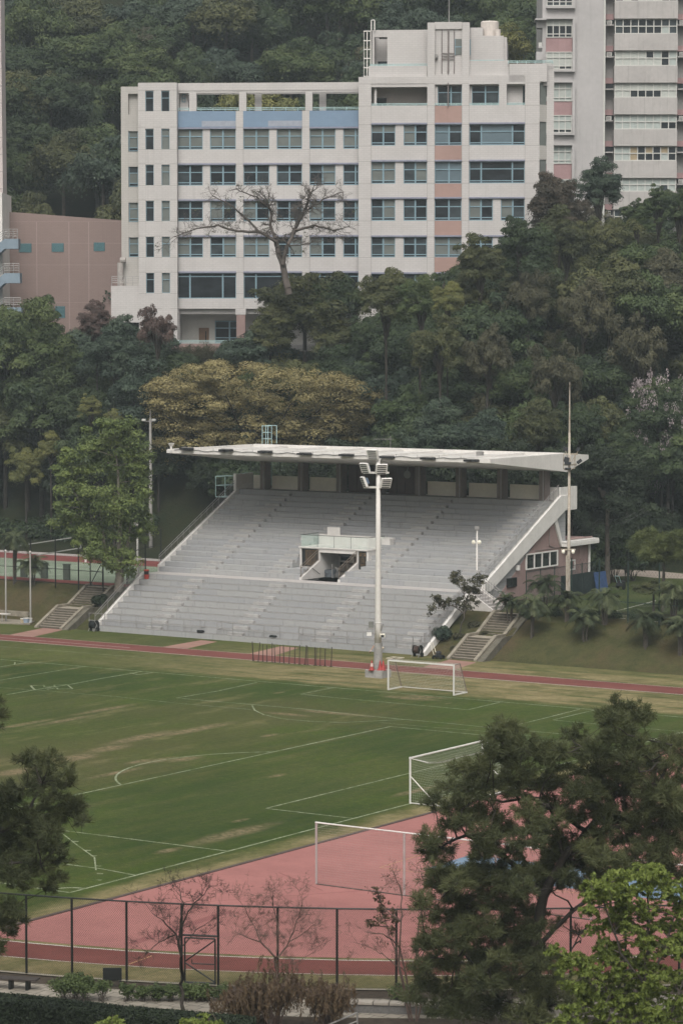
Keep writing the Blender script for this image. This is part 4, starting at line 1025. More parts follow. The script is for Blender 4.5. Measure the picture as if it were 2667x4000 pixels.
# movement joints
for py in (323.5+30, 433, 497, 584, 640, 725, 781, 865, 922, 1006, 1063, 1147, 1206):
    for a, b in ((922, 951), (1180, 1209)): jn.box(U(a), U(b), -.004, .0, Z(py)-.02, Z(py)+.02)
    jn.box(U(542, v=v1), U(570, v=v1), v1-.004, v1, Z(py)-.02, Z(py)+.02); jn.box(U(602, v=v1), U(632, v=v1), v1-.004, v1, Z(py)-.02, Z(py)+.02); jn.box(U(664, v=v1), U(692.4, v=v1), v1-.004, v1, Z(py)-.02, Z(py)+.02)
for px in (951, 1209): jn.box(U(px)-.02, U(px)+.02, -.004, 0, Z(1206), Z(433))
for py in (330, 417, 489, 572, 633, 719, 778, 864, 927, 1006):
    for a, b in ((1400, 1449), (1667, 1696), (1802, 1830.5), (2048, 2104)): jn.box(Ur(a), Ur(b), v3-.004, v3, Z(py, v=v3)-.02, Z(py, v=v3)+.02)
for px in (1449, 1667, 1696, 1802, 1830, 2048): jn.box(Ur(px)-.02, Ur(px)+.02, v3-.004, v3, Z(1150, v=v3), Z(416, v=v3))
jn.build('wall_joint', JOINT, wb)
wall.build('wall', TILE, wb)
# hedge wall below the terrace
# ------------------------------------------------------------------ tower block on the right
TW = Frame(2400, 338, math.radians(1.0)); Ut, Zt = (lambda px, v=0.: TW.U(px, 300, v)), (lambda py, v=0.: TW.Z(py, 2400, v))
tw = empty('tower_block', TW.o, TW.rz, 'tall grey-white concrete tower block with bands of windows and rain-stained spandrels', 'building')
TWALL = M('tower_render', (.42, .405, .40), .85, .07, .25, streak=.22); TGREY = M('tower_recess', (.27, .26, .25), .85, .1, .4, streak=.2)
TSPAN = M('tower_spandrel', (.41, .39, .375), .85, .09, .35, streak=.5); TPINK = M('tower_pink', (.33, .215, .215), .85, .1, .8, streak=.25)
TFR = M('tower_window_frame', (.50, .50, .47), .6, .08, 2.)
tm = MB(); tm.box(Ut(2116), Ut(2361), 0, 14, 10, Zt(-420)); tm.build('wall', TWALL, tw)
MB().box(Ut(2361), Ut(2900), 1.6, 14, 10, Zt(-420)).build('recess_wall', TGREY, tw)
MB().box(Ut(2355), Ut(2362), -.12, 0, 12, Zt(-420)).build('drainpipe', TFR, tw)
bands = [(-170, -120), (-50, 5), (72.7, 132), (197, 257), (323, 381), (447, 505), (570, 628), (695, 748), (818, 874)]
TG = [GL[0], GL[1], CURT, CURT2, TANP]
pat = {2: '1010001110100031', 3: '2222030322222203', 4: '2222222222000022', 5: '3333333333333300', 6: '3340404033400030', 7: '3333333333333313'}
for bi, (y0, y1) in enumerate(bands):
    ny = bands[bi+1][0] if bi+1 < len(bands) else 950
    for side, (xa, xb) in enumerate(((2397, 2644), (2690, 2930))):
        MB().box(Ut(xa), Ut(xb), -.1, 1.6, Zt(ny), Zt(y1)).build('spandrel', TSPAN, tw)
        u0, u1, z0, z1 = Ut(xa+4), Ut(xb-3), Zt(y1), Zt(y0)
        m = MB(); n = 8; zc = z1-(z1-z0)*.49
        for i in range(n+1): x = u0+(u1-u0)*i/n; m.box(x-.055, x+.055, .18, .3, z0, z1)
        for z in (z0+.05, zc, z1-.05):
            for i in range(n): m.box(u0+(u1-u0)*i/n+.055, u0+(u1-u0)*(i+1)/n-.055, .18, .3, z-.055, z+.055)
        w = m.build('window', TFR, tw); g = MB(); s = pat.get(bi, '1200310212033201')
        for i in range(n):
            for r in range(2):
                g.mi = int(s[(r*8+i) % 16]); a, b = u0+(u1-u0)*i/n, u0+(u1-u0)*(i+1)/n; c, d = (z1, zc) if r == 0 else (zc, z0)
                g.poly([(a, .27, d), (b, .27, d), (b, .27, c), (a, .27, c)])
        g.build('pane', TG, w)
    for xa, xb in ((2362, 2396), (2646, 2689)):
        MB().box(Ut(xa), Ut(xb), 1.2, 1.6, Zt(y0), Zt(y0-22)).build('pink_panel', TPINK, tw)
        m = MB(); m.box(Ut(xa), Ut(xb), .4, 1.6, Zt(y0+26), Zt(y0+22)); m.build('unit_ledge', TSPAN, tw)
        m = MB(); m.box(Ut(xa)+.15, Ut(xb), 1.35, 1.6, Zt(y0+22), Zt(y0)); m.build('vent_opening', GL[0], tw)
        if bi not in (4, 6): m = MB(); m.box(Ut(xa+7), Ut(xa+27), .7, 1.3, Zt(y0+20), Zt(y0+5)); k = m.build('cooling_unit', TFR, tw); MB().box(Ut(xa+9), Ut(xa+23), .67, .7, Zt(y0+18), Zt(y0+7)).build('grille', TGREY, k)
def tower_bay(y0, y1, wlist, plist):
    m = MB(); m.box(Ut(2233), Ut(2243), -.7, 0, Zt(y1+10), Zt(y0)).box(Ut(2130), Ut(2233), -.75, 0, Zt(y0), Zt(y0-5)).box(Ut(2130), Ut(2233), -.6, 0, Zt(y1+9), Zt(y1+2))
    m.build('bay_frame', TWALL, tw)
    for a, b in plist: MB().box(Ut(2130), Ut(2233), -.2, 0, Zt(b), Zt(a)).build('pink_panel', TPINK, tw)
    for a, b, s in wlist:
        u0, u1, z0, z1 = Ut(2133), Ut(2231), Zt(b), Zt(a); m = MB()
        for i in range(5): x = u0+(u1-u0)*i/4; m.box(x-.06, x+.06, -.28, -.15, z0, z1)
        for f in (.02, .32, .8, .98):
            z = z1-(z1-z0)*f
            for i in range(4): m.box(u0+(u1-u0)*i/4+.06, u0+(u1-u0)*(i+1)/4-.06, -.28, -.15, z-.05, z+.05)
        w = m.build('window', TFR, tw); g = MB()
        for i in range(4):
            for r, (f0, f1) in enumerate(((0, .32), (.32, .8), (.8, 1.))):
                g.mi = int(s[r*4+i]); a_, b_ = u0+(u1-u0)*i/4, u0+(u1-u0)*(i+1)/4; c, d = z1-(z1-z0)*f0, z1-(z1-z0)*f1
                g.poly([(a_, -.18, d), (b_, -.18, d), (b_, -.18, c), (a_, -.18, c)])
        g.build('pane', TG, w)
tower_bay(-150, 24, [(-60, 24, '000000001111'), (-150, -90, '222222220000')], [(-90, -60)])
tower_bay(76, 272, [(78, 147, '222200001010'), (203, 272, '222222222200')], [(148, 203)])
tower_bay(324, 519, [(325, 396, '332333233333'), (450, 519, '333333333000')], [(396, 450)])
tower_bay(569, 760, [(571, 640, '333333333333'), (700, 760, '333333333333')], [(640, 700)])
m = MB(); m.box(Ut(2087), Ut(2130), -.9, 2, Zt(80), Zt(74)).box(Ut(2094), Ut(2116), 0, 2, Zt(108), Zt(80)); m.build('side_balcony', TWALL, tw); m = MB(); m.box(Ut(2092), Ut(2116), -.5, 1.5, Zt(235), Zt(203)).box(Ut(2101), Ut(2116), 0, 1, Zt(187), Zt(180)); m.build('side_balcony', TWALL, tw)
MB().box(Ut(2102), Ut(2115), .1, .8, Zt(180), Zt(165)).build('cooling_unit', TFR, tw)
# ------------------------------------------------------------------ tiled hall, pale tower and stair tower on the left
HL = Frame(300, 326, 0.); Uh, Zh = (lambda px, v=0.: HL.U(px, 1000, v)), (lambda py, v=0.: HL.Z(py, 300, v))
hl = empty('brick_hall', HL.o, HL.rz, 'windowless pinkish brown tiled hall with a sloping top and small teal louvred vents', 'building')
HALLT = tile_material('pinkish_brown_tile', (.255, .188, .17), .88, .25, .16, .14)
m = MB(); zb = 18
pts = [(-140, 806), (12, 827), (100, 832), (230, 842), (400, 855), (480, 861)]
m.mi = 0
for (a, ya), (b, yb) in zip(pts[:-1], pts[1:]):
    m.hexa([(Uh(a), 0, zb), (Uh(b), 0, zb), (Uh(b), 12, zb), (Uh(a), 12, zb), (Uh(a), 0, Zh(ya)), (Uh(b), 0, Zh(yb)), (Uh(b), 12, Zh(yb)), (Uh(a), 12, Zh(ya))])
m.build('wall', HALLT, hl)
m = MB(); HJ = M('hall_joint', (.33, .255, .235), .9, .08, 2.)
for px in (29, 145, 271, 348): m.box(Uh(px)-.045, Uh(px)+.045, -.006, 0, zb, Zh(866))
for py in (866, 950, 1035, 1182): m.box(Uh(-140), Uh(478), -.004, 0, Zh(py)-.02, Zh(py)+.02)
m.build('wall_joint', HJ, hl)
TEAL = M('teal_louvre', (.115, .235, .26), .5, .1, 2.); TEALD = M('teal_shadow', (.05, .11, .125), .6, .1, 2.)
for a, b, y0, y1 in ((75, 125, 951, 986), (203, 251, 950, 984), (367, 411, 947, 981), (215, 254, 1196, 1242)):
    v = MB().box(Uh(a), Uh(b), -.02, 0, Zh(y1), Zh(y0)).build('vent', TEALD, hl); m = MB(); n = 9
    for k in range(n): z = Zh(y1)+(Zh(y0)-Zh(y1))*(k+.5)/n; m.box(Uh(a)+.06, Uh(b)-.06, -.06, -.02, z-.035, z+.03)
    m.build('louvre', TEAL, v)
PT = Frame(0, 338, 0.); Up, Zp = (lambda px, v=0.: PT.U(px, 500, v)), (lambda py, v=0.: PT.Z(py, 0, v))
pt = empty('pale_tower', PT.o, PT.rz, 'edge of a pale pink tower with faint floor joints, rising behind the tiled hall', 'building')
m = MB(); m.hexa([(Up(-330), 0, 15), (Up(15), 0, 15), (Up(15), 4, 15), (Up(-330), 4, 15), (Up(-330), 0, Zp(-300)), (Up(6), 0, Zp(-300)), (Up(6), 4, Zp(-300)), (Up(-330), 4, Zp(-300))])
m.build('wall', M('pale_pink_render', (.50, .445, .43), .85, .07, .4, streak=.15), pt)
m = MB()
for k in range(-4, 14): m.box(Up(-330), Up(6+.008*(67*k+300)), -.01, .0, Zp(67*k)-.025, Zp(67*k)+.025)
m.build('floor_joint', JOINT, pt)
ST = Frame(0, 319, 0.); Us, Zs = (lambda px, v=0.: ST.U(px, 1000, v)), (lambda py, v=0.: ST.Z(py, 0, v))
st = empty('stair_tower', ST.o, ST.rz, 'white stair tower with pale blue landings and grey rails before the tiled hall', 'building')
MB().box(Us(-330), Us(11), 0, 9, 15, Zs(752)).build('wall', WHITE, st)
BL = M('landing_blue', (.205, .262, .315), .7, .1, .8)
for k in range(4):
    y = 935+133*k; zt, zb_ = Zs(y), Zs(y+39); dx = 5*k
    m = MB(); m.hexa([(Us(28), -2.2, zb_), (Us(82+dx), -2.2, zb_), (Us(82+dx), -.05, zb_), (Us(28), -.05, zb_), (Us(28), -2.2, zt), (Us(82+dx), -2.2, zt), (Us(82+dx), -.05, zt), (Us(28), -.05, zt)])
    m.hexa([(Us(-60), -2.2, zb_-2.3), (Us(28), -2.2, zb_), (Us(28), -.05, zb_), (Us(-60), -.05, zb_-2.3), (Us(-60), -2.2, zt-2.1), (Us(28), -2.2, zt), (Us(28), -.05, zt), (Us(-60), -.05, zt-2.1)])
    l = m.build('landing', BL, st); m = MB()
    for h in (.3, .55, .8, 1.05):
        m.tube((Us(28), -2.15, zt+h), (Us(79+dx), -2.15, zt+h), .03, n=5).tube((Us(-60), -2.15, zt-2.1+h), (Us(28), -2.15, zt+h), .03, n=5)
    for px in (28, 45, 62, 79+dx): m.tube((Us(px), -2.15, zt), (Us(px), -2.15, zt+1.05), .035, n=5)
    m.build('railing', GALV, l)
# ------------------------------------------------------------------ masts and poles
def lamp_head(par, c, aim, w=.85, h=.75, slats=5):
    """square louvred floodlight on a pole arm; aim: horizontal facing direction, degrees from -FH"""
    a = math.radians(aim); f = -FH*math.cos(a)+RH*math.sin(a); f = f*.93+np.array([0, 0, -.36]); f /= np.linalg.norm(f)
    r = np.cross(f, np.array([0, 0, 1.])); r /= np.linalg.norm(r); u = np.cross(r, f); c = np.array(c, float)
    m = MB(par_off(par)); m.obox(c, r, f, u, w/2, .09, h/2); l = m.build('floodlight', WHITE, par, bevel=.015)
    m = MB(par_off(par))
    for k in range(slats): m.obox(c+f*.093+u*(h*(k+.5)/slats-h/2), r, f, u, w*.38, .006, h*.045)
    m.build('louvre', DARKM, l)
    m = MB(par_off(par)); m.obox(c-f*.2-u*.02, r, f, u, w*.2, .12, h*.28); m.build('ballast_box', M('ballast_blue', (.10, .14, .20), .5, .2, 3.), l)
_po = {}
def par_off(p): return _po[p.name]
def root_at(name, loc, label, cat, group=None):
    r = empty(name, loc, 0, label, cat, group); _po[r.name] = tuple(float(c) for c in loc); return r
POLE = M('mast_white', (.60, .575, .54), .55, .08, .7, streak=.15)
def main_mast():
    b = G(1476, 2645); r = root_at('floodlight_mast', b, 'tall white floodlight mast on a grey concrete plinth in front of the grandstand', 'light mast'); o = par_off(r); x, y = b[0], b[1]
    D = dr(x, y)[0]; s = F_PX/D; zz = lambda py: CP[2]-(py-1258)/s
    MB(o).box(x-.72, x+.72, y-.62, y+.62, -.05, .55).build('plinth', CONC_DARK, r, bevel=.02)
    MB(o).lathe([(.31, .55), (.30, zz(2516))], (x, y, 0), 18).build('sleeve', CONC_DARK, r, smooth=False)
    m = MB(o); m.lathe([(.245, zz(2516)), (.23, zz(2440)), (.19, zz(2150)), (.135, zz(1790))], (x, y, 0), 18); m.build('pole', POLE, r, smooth=True)
    MB(o).lathe([(.236, zz(2438)), (.25, zz(2437)), (.25, zz(2434)), (.236, zz(2433))], (x, y, 0), 18).build('band', WHITE, r)
    def P(px, py, off=0.): return np.array([x, y, zz(py)])+RH*((px-1476)/s)-FH*off
    for py in (1846, 1903):
        m = MB(o); m.obox((P(1418, py)+P(1518, py))/2-FH*.0, RH, FH, np.array([0, 0, 1.]), 50/s, .06, .07); m.build('cross_arm', POLE, r)
    for px, py, aim in ((1454, 1774, -25), (1424, 1827, -50), (1488, 1831, 12), (1420, 1881, -75), (1505, 1886, 30)): lamp_head(r, P(px, py, .22), aim)
    m = MB(o); m.path([P(1478, 1788), P(1492, 1790), P(1493, 1797), P(1484, 1794), P(1482, 1830)], .018, 5); m.build('cable', DARKM, r)
    m = MB(o); m.obox(P(1449, 2442, .2), RH, FH, np.array([0, 0, 1.]), .19, .08, .22); l = m.build('floodlight', M('lamp_grey', (.17, .17, .155), .5, .2, 4.), r)
    MB(o).obox(P(1449, 2457, .2), RH, FH, np.array([0, 0, 1.]), .2, .16, .06).build('lamp_housing', GALV, l)
    MB(o).obox(P(1441, 2479, .2), RH, FH, np.array([0, 0, 1.]), .17, .1, .12).build('junction_box', WHITE, r)
    m = MB(o); m.obox(P(1493, 2484, .3), RH, FH, np.array([0, 0, 1.]), .17, .15, .12); l = m.build('loudspeaker', CREAM, r)
    MB(o).obox(P(1493, 2486, .46), RH, FH, np.array([0, 0, 1.]), .12, .006, .08).build('speaker_mouth', DARKM, l)
    m = MB(o); m.tube(P(1495, 2440, .2), P(1488, 2466, .2), .05); m.path([P(1452, 2462, .3), P(1456, 2478, .3), P(1462, 2484, .3), P(1466, 2474, .3)], .02, 5); m.build('lamp_bracket', RAILM, r)
    for px, lab in ((1451, 'pale-banded red traffic cone alone at the left edge of the mast plinth'), (1484, 'dull red traffic cone on the plinth, tucked closest against the right of the mast'), (1496, 'bright red traffic cone at the right edge of the mast plinth')):
        c = P(px, 2600, .42); c[2] = .55
        q = empty('traffic_cone', c, 0, lab, 'cone', 'traffic cones on the plinth')
        MB().lathe([(.18, .04), (.165, .07), (.11, .3), (.045, .66), (.03, .7)], (0, 0, 0), 14).build('body', M('cone_red', (.34, .05, .045), .5, .15, 4.), q)
        MB().box(-.2, .2, -.2, .2, 0, .04).build('base', _mc['cone_red'], q)
        if px == 1451: MB().lathe([(.118, .28), (.062, .56)], (0, 0, 0), 14).build('band', M('cone_band', (.55, .42, .38), .5, .1, 4.), q)
main_mast()
def pole(name, base, ztop, r0, r1, mat, label, cat, group=None):
    r = root_at(name, base, label, cat, group); MB(par_off(r)).lathe([(r0, -.3), (r0, .6), (r1, ztop-base[2])], tuple(base), 12).build('pole', mat, r, smooth=True); return r
def tall_right():
    b = onY(2219, 2330, 66.0); b[2] = terrain(b[0], b[1]); D = dr(b[0], b[1])[0]; s = F_PX/D; zz = lambda py: CP[2]-(py-1258)/s
    r = pole('lamp_pole', b, zz(1690), .14, .085, RUSTY, 'tall rust-streaked lamp pole with a lightning rod beside the pink end wall of the grandstand', 'light mast'); o = par_off(r)
    P = lambda px, py, off=0.: np.array([b[0], b[1], zz(py)])+RH*((px-2219)/s)-FH*off
    m = MB(o); m.lathe([(.085, zz(1700)-b[2]), (.05, zz(1540)-b[2]), (.02, zz(1505)-b[2]), (.035, zz(1500)-b[2]), (.012, zz(1490)-b[2])], tuple(b), 8); m.build('lightning_rod', RUSTY, r)
    Z1 = np.array([0, 0, 1.])
    m = MB(o); m.obox(P(2223, 1773), RH, FH, Z1, 28/s, .05, .06); m.obox(P(2222, 1815), RH, FH, Z1, 26/s, .05, .05)
    m.path([P(2196, 1776), P(2196, 1830), P(2240, 1830), P(2242, 1776)], .03, 5); m.path([P(2240, 1776), P(2236, 1815)], .025, 5)
    m.hexa([P(2203, 1836, .25), P(2226, 1836, .25), P(2226, 1836, -.25), P(2203, 1836, -.25), P(2197, 1833, .3), P(2230, 1833, .3), P(2230, 1833, -.3), P(2197, 1833, -.3)]); m.build('lamp_platform', RUSTY, r)
    DK = M('lamp_charcoal', (.035, .038, .042), .5, .3, 4.)
    for px, py, tilt, w, h in ((2207, 1794, .25, .2, .2), (2212, 1808, 0, .25, .1), (2213, 1829, 0, .22, .08), (2257, 1801, .9, .12, .22), (2205, 1754, .2, .2, .17), (2254, 1755, .6, .12, .17)):
        u = Z1*math.cos(tilt)+RH*math.sin(tilt); q = RH*math.cos(tilt)-Z1*math.sin(tilt)
        m = MB(o); m.obox(P(px, py, .3 if py > 1770 else -.3), q, FH, u, w, .12, h); l = m.build('floodlight', DK, r, bevel=.02)
        MB(o).tube(P(px, py+6, .2 if py > 1770 else -.2), P(2220, 1815), .025, n=5).build('bracket', RUSTY, l)
    m = MB(o); m.obox(P(2216, 2147, .1), RH, FH, Z1, 29/s, .05, .05); m.build('cross_arm', RUSTY, r)
    for px in (2197, 2235):
        m = MB(o); c = P(px, 2155, .2); m.lathe([(.04, .16), (.12, .1), (.15, 0), (.12, -.12), (.05, -.16)], tuple(c), 10); m.build('loudspeaker', CREAM, r)
    m = MB(o); m.tube(P(2211, 2170, .15), P(2212, 2310, .15), .10, n=8); m.tube(P(2218, 2175, .16), P(2219, 2320, .16), .05, n=6); m.build('conduit', RUSTY, r)
tall_right()
def slim_pole():
    b = hit(1861, 2385); b = onZ3(1861, 2385, 2.7)
def onZ3(x, y, z):
    p = G(x, y, z); return p
b = G(1861, 2388, 2.4); D = dr(b[0], b[1])[0]; s_ = F_PX/D
r = pole('lamp_pole', b, CP[2]-(2066-1258)/s_, .085, .06, POLE, 'slim white pole with loudspeakers, standing on the bank in front of the terraces', 'light mast'); o = par_off(r)
P = lambda px, py, off=0.: np.array([b[0], b[1], CP[2]-(py-1258)/s_])+RH*((px-1860)/s_)-FH*off
Z1 = np.array([0, 0, 1.])
MB(o).obox(P(1859, 2063), RH, FH, Z1, .18, .14, .14).tube(P(1859, 2068), P(1860, 2076), .06).build('floodlight', GALV, r, bevel=.02)
MB(o).obox(P(1860, 2122), RH, FH, Z1, .34, .04, .04).build('cross_arm', POLE, r)
for px in (1846, 1869): MB(o).lathe([(.05, -.16), (.14, -.1), (.16, .02), (.1, .16)], tuple(P(px, 2118, .15)), 10).build('loudspeaker', CREAM, r)
MB(o).obox(P(1860, 2280, .12), RH, FH, Z1, .1, .08, .3).build('switch_box', CREAM, r)
# left poles
b = G(590, 2150, 3.0); D = dr(b[0], b[1])[0]; s_ = F_PX/D
r = pole('street_lamp', b, CP[2]-(1636-1258)/s_, .20, .12, M('lamp_pole_grey', (.22, .21, .195), .6, .12, .6), 'tall grey double-headed lamp post behind the left end of the grandstand', 'street lamp'); o = par_off(r)
P = lambda px, py, off=0.: np.array([b[0], b[1], CP[2]-(py-1258)/s_])+RH*((px-586)/s_)-FH*off
MB(o).tube(P(586, 1645), P(586, 1600), .06, .03).obox(P(583, 1645), RH, FH, Z1, 22/s_, .05, .04).build('arm', GALV, r)
for px in (561, 600): MB(o).obox(P(px, 1640, .1), RH, FH, Z1, .2, .3, .11).build('lamp_head', M('lamp_head_white', (.5, .5, .47), .4, .1, 3.), r, bevel=.04)
b = G(538, 2262, 3.0); D = dr(b[0], b[1])[0]; s_ = F_PX/D
r = pole('lamp_pole', b, CP[2]-(2032-1258)/s_, .10, .07, POLE, 'short white pole with a cross-arm of lamps by the left handrail', 'light mast'); o = par_off(r)
P = lambda px, py, off=0.: np.array([b[0], b[1], CP[2]-(py-1258)/s_])+RH*((px-538)/s_)-FH*off
MB(o).obox(P(541, 2053), RH, FH, Z1, .3, .04, .05).build('cross_arm', POLE, r)
for px, py in ((528, 2046), (547, 2042)): MB(o).obox(P(px, py, .1), RH, FH, Z1, .12, .14, .13).build('floodlight', GALV, r, bevel=.02)
MB(o).lathe([(.17, -.3), (.17, 1.0), (.13, 1.1)], tuple(b), 10).build('pole_foot', POLE, r)
for px, py, pt, lab in ((25, 2430, 2155, 'bare white flagpole on the slab by the low bench frame'), (121, 2434, 2160, 'bare white flagpole beside the three buckets')):
    b = G(px, py); D = dr(b[0], b[1])[0]; b[2] = 0
    r = pole('flagpole', b, CP[2]-(pt-1258)*D/F_PX, .08, .055, M('flagpole_grey', (.25, .24, .22), .5, .1, 2.), lab, 'flagpole', 'flagpoles left of the grandstand')
    MB(par_off(r)).lathe([(.03, 0), (.08, .05), (.08, .1), (.02, .16)], (b[0], b[1], CP[2]-(pt-1258)*D/F_PX), 8).build('finial', WHITE, r)
# ------------------------------------------------------------------ small things along the field
slab = [tuple(G(x, y)[:2]) for x, y in ((-60, 2437), (118, 2440), (158, 2418), (60, 2408), (-60, 2408))]
MB().prism_z(slab, 0, .10).build('concrete_slab', CONC_OLD); tag(bpy.data.objects['concrete_slab'], kind='structure')
m = MB(); p0, p1 = G(-40, 2408), G(150, 2420); m.box(p0[0]-6, p1[0], 57.0, 57.3, 0, .75)
tag(m.build('retaining_wall', CONC_OLD, loc=(p1[0], 57, 0)), 'low weathered concrete wall holding the grass bank behind the flagpoles', 'wall')
for px, py, w, h, c, lab in ((90, 2431, .2, .34, (.42, .35, .24), 'tan bucket, left of the blue one on the concrete slab'), (104, 2432, .27, .40, (.26, .32, .40), 'pale blue bucket, the largest of three on the concrete slab'), (119, 2431, .2, .37, (.52, .53, .54), 'white bucket right behind the flagpole')):
    b = G(px, py, .1); r = empty('bucket', b, 0, lab, 'bucket', 'buckets on the slab')
    MB().lathe([(w*.8, 0), (w, h), (w*.92, h), (w*.75, .05)], (0, 0, 0), 14).build('body', M('bucket_'+lab.split()[0]+lab.split()[1], c, .5, .1, 4.), r)
    MB().lathe([(w*1.05, h-.05), (w*1.05, h)], (0, 0, 0), 14).build('rim', WHITE, r)
a, b = G(-45, 2425, .1), G(28, 2428, .1); r = root_at('bench_frame', a, 'low grey bench at the left edge by the flagpole', 'bench'); o = par_off(r)
MB(o).hexa([(a[0], a[1], .7), (b[0]+.1, b[1], .7), (b[0]+.1, b[1]+.4, .7), (a[0], a[1]+.4, .7), (a[0], a[1], .76), (b[0]+.1, b[1], .76), (b[0]+.1, b[1]+.4, .76), (a[0], a[1]+.4, .76)]).build('seat', WHITE_WALL, r)
for t in (.1, .5, .75, .97): p = a+(b-a)*t; MB(o).tube((p[0], p[1], .1), (p[0], p[1], .7), .03).build('leg', GALV, r)
# litter bin on the terrace
p = onX(573, 2266, SX0+.45); p[2] = 43/100*9+.0
b = (p[0], p[1], R1*9); r = root_at('litter_bin', b, 'red and black litter bin standing on the top row of the lower terrace', 'bin'); o = par_off(r)
RED = M('bin_red', (.33, .05, .035), .5, .15, 4.)
MB(o).lathe([(.20, 0), (.22, .38)], b, 16).build('body', RED, r); MB(o).lathe([(.19, .38), (.21, .66)], b, 16).build('liner', BLACKM, r); MB(o).lathe([(.22, .66), (.24, .70), (.24, .78), (.18, .80)], b, 16).build('lid', RED, r)
# hose reels and mower
def reel(px, py, lab, mat):
    b = G(px, py); r = root_at('hose_reel', b, lab, 'hose reel', 'wheeled hose reels'); o = par_off(r); x, y = b[0], b[1]
    m = MB(o)
    for k in range(9): m.tube((x-.22+.05*k, y, .55), (x-.22+.05*k+.045, y, .55), .30-.02*(k % 2), n=14)
    m.build('hose_coil', mat, r)
    for dx in (-.27, .27): MB(o).tube((x+dx, y, .55), (x+dx+.02, y, .55), .38, n=16).build('drum_flange', BLACKM, r)
    for dx in (-.34, .34): MB(o).tube((x+dx-.03, y+.12, .18), (x+dx+.03, y+.12, .18), .18, n=14).build('wheel', BLACKM, r)
    m = MB(o)
    for dx in (-.3, .3): m.path([(x+dx, y+.12, .18), (x+dx, y, .55), (x+dx, y-.35, .95)], .022); m.tube((x+dx, y, .55), (x+dx, y-.4, .0), .022)
    m.tube((x-.3, y-.35, .95), (x+.3, y-.35, .95), .022); m.build('frame', GALV, r)
reel(368, 2466, 'black hose reel on wheels at the left foot of the grandstand', M('hose_black', (.018, .022, .022), .5, .3, 6.))
reel(1630, 2566, 'brown and black hose reel on wheels at the right foot of the grandstand', M('hose_brown', (.075, .05, .042), .6, .3, 6.))
b = G(1712, 2574); r = root_at('lawn_mower', b, 'black lawn mower with a pale upright handle on the verge by the right stairs', 'mower'); o = par_off(r); x, y = b[0], b[1]
MB(o).box(x-.35, x+.35, y-.25, y+.25, .12, .32).build('deck', BLACKM, r, bevel=.05); MB(o).lathe([(.2, .32), (.22, .5), (.12, .62)], (x, y, 0), 12).build('engine', DARKM, r)
for dx in (-.35, .35):
    for dy in (-.22, .22): MB(o).tube((x+dx-.03, y+dy, .13), (x+dx+.03, y+dy, .13), .13, n=12).build('wheel', BLACKM, r)
m = MB(o)
for dy in (-.18, .18): m.path([(x-.3, y+dy, .3), (x-.62, y+dy, 1.2)], .022)
m.tube((x-.62, y-.18, 1.2), (x-.62, y+.18, 1.2), .022); m.build('handle', CREAM, r)
# camera on the rail, bag on the rail
x, _, z = onY(782, 2466, 54.1); b = (x, 54.1, z-.5); r = root_at('rail_camera', b, 'dark boxy camera mounted on the end of the front rail', 'camera'); o = par_off(r)
MB(o).box(x-.28, x+.22, 54.0, 54.3, z-.12, z+.1).build('body', DARKM, r, bevel=.03); MB(o).tube((x+.22, 54.12, z), (x+.38, 54.12, z), .08, n=10).build('lens', DARKM, r); MB(o).tube((x, 54.12, z-.5), (x, 54.12, z-.1), .03).build('stand', GALV, r)
x, _, z = onY(1066, 2485, 54.12); m = MB(); m.hexa([(x-.36, 54.0, z-.1), (x+.32, 54.0, z-.1), (x+.3, 54.3, z-.1), (x-.3, 54.3, z-.1), (x-.28, 54.02, z+.08), (x+.36, 54.02, z+.05), (x+.3, 54.28, z+.05), (x-.2, 54.28, z+.1)])
tag(m.build('bag', BLACKM, loc=(x, 54.1, z), bevel=.04), 'flat black bag lying over the middle front rail of the grandstand', 'bag')
# slim stakes along the track
rs = random.Random(2)
sx = [611, 641, 669, 695, 727, 743, 772, 798, 830, 863, 893, 928, 942, 987, 995, 1020, 1049, 1087]
sm = None
for i, xx in enumerate(sx):
    px = 600+xx*.6378; b = G(px, 1650+.6378*(1462+(xx-611)*.072)); h = 1.3+rs.uniform(-.08, .12)
    if sm is None:
        mm = MB(); mm.box(-.026, .026, -.026, .026, 0, h).box(-.12, .12, -.06, .06, 0, .03); o = mm.build('stake', M('stake_brown', (.035, .025, .022), .7, .2, 4.), loc=(0, 0, 0)); sm = o
    else:
        o = sm.copy(); COL.objects.link(o)
    o.location = [float(c) for c in b]; o.rotation_euler = (rs.uniform(-.05, .05), rs.uniform(-.04, .04) if i not in (1, 11) else .09, rs.uniform(0, 1)); o.scale = (1, 1, h/1.35)
    tag(o, 'thin dark upright stake in the line along the inner edge of the track', 'stake', 'stakes along the track')
# frames lying on the grass
def flatframe(px, lab, z=.0):
    P4 = [hit(x, y) for x, y in px]; m = MB()
    for a, b in zip(P4, P4[1:]+P4[:1]): m.tube(a+np.array([0, 0, .05]), b+np.array([0, 0, .05]), .045)
    m.tube((P4[0]*.7+P4[1]*.3)+np.array([0, 0, .05]), (P4[3]*.7+P4[2]*.3)+np.array([0, 0, .05]), .03)
    tag(m.build('small_goal_frame', M('frame_cream', (.48, .43, .33), .6, .1, 3.), loc=tuple(P4[0])), lab, 'frame')
flatframe([(1888, 2573), (1915, 2573), (1931, 2550), (1906, 2550)], 'small pale tubular frame lying on the bank right of the stairs')
flatframe([(1509, 2575), (1545, 2578), (1577, 2573), (1534, 2569)], 'small pale tubular frame lying flat behind the white box goal')
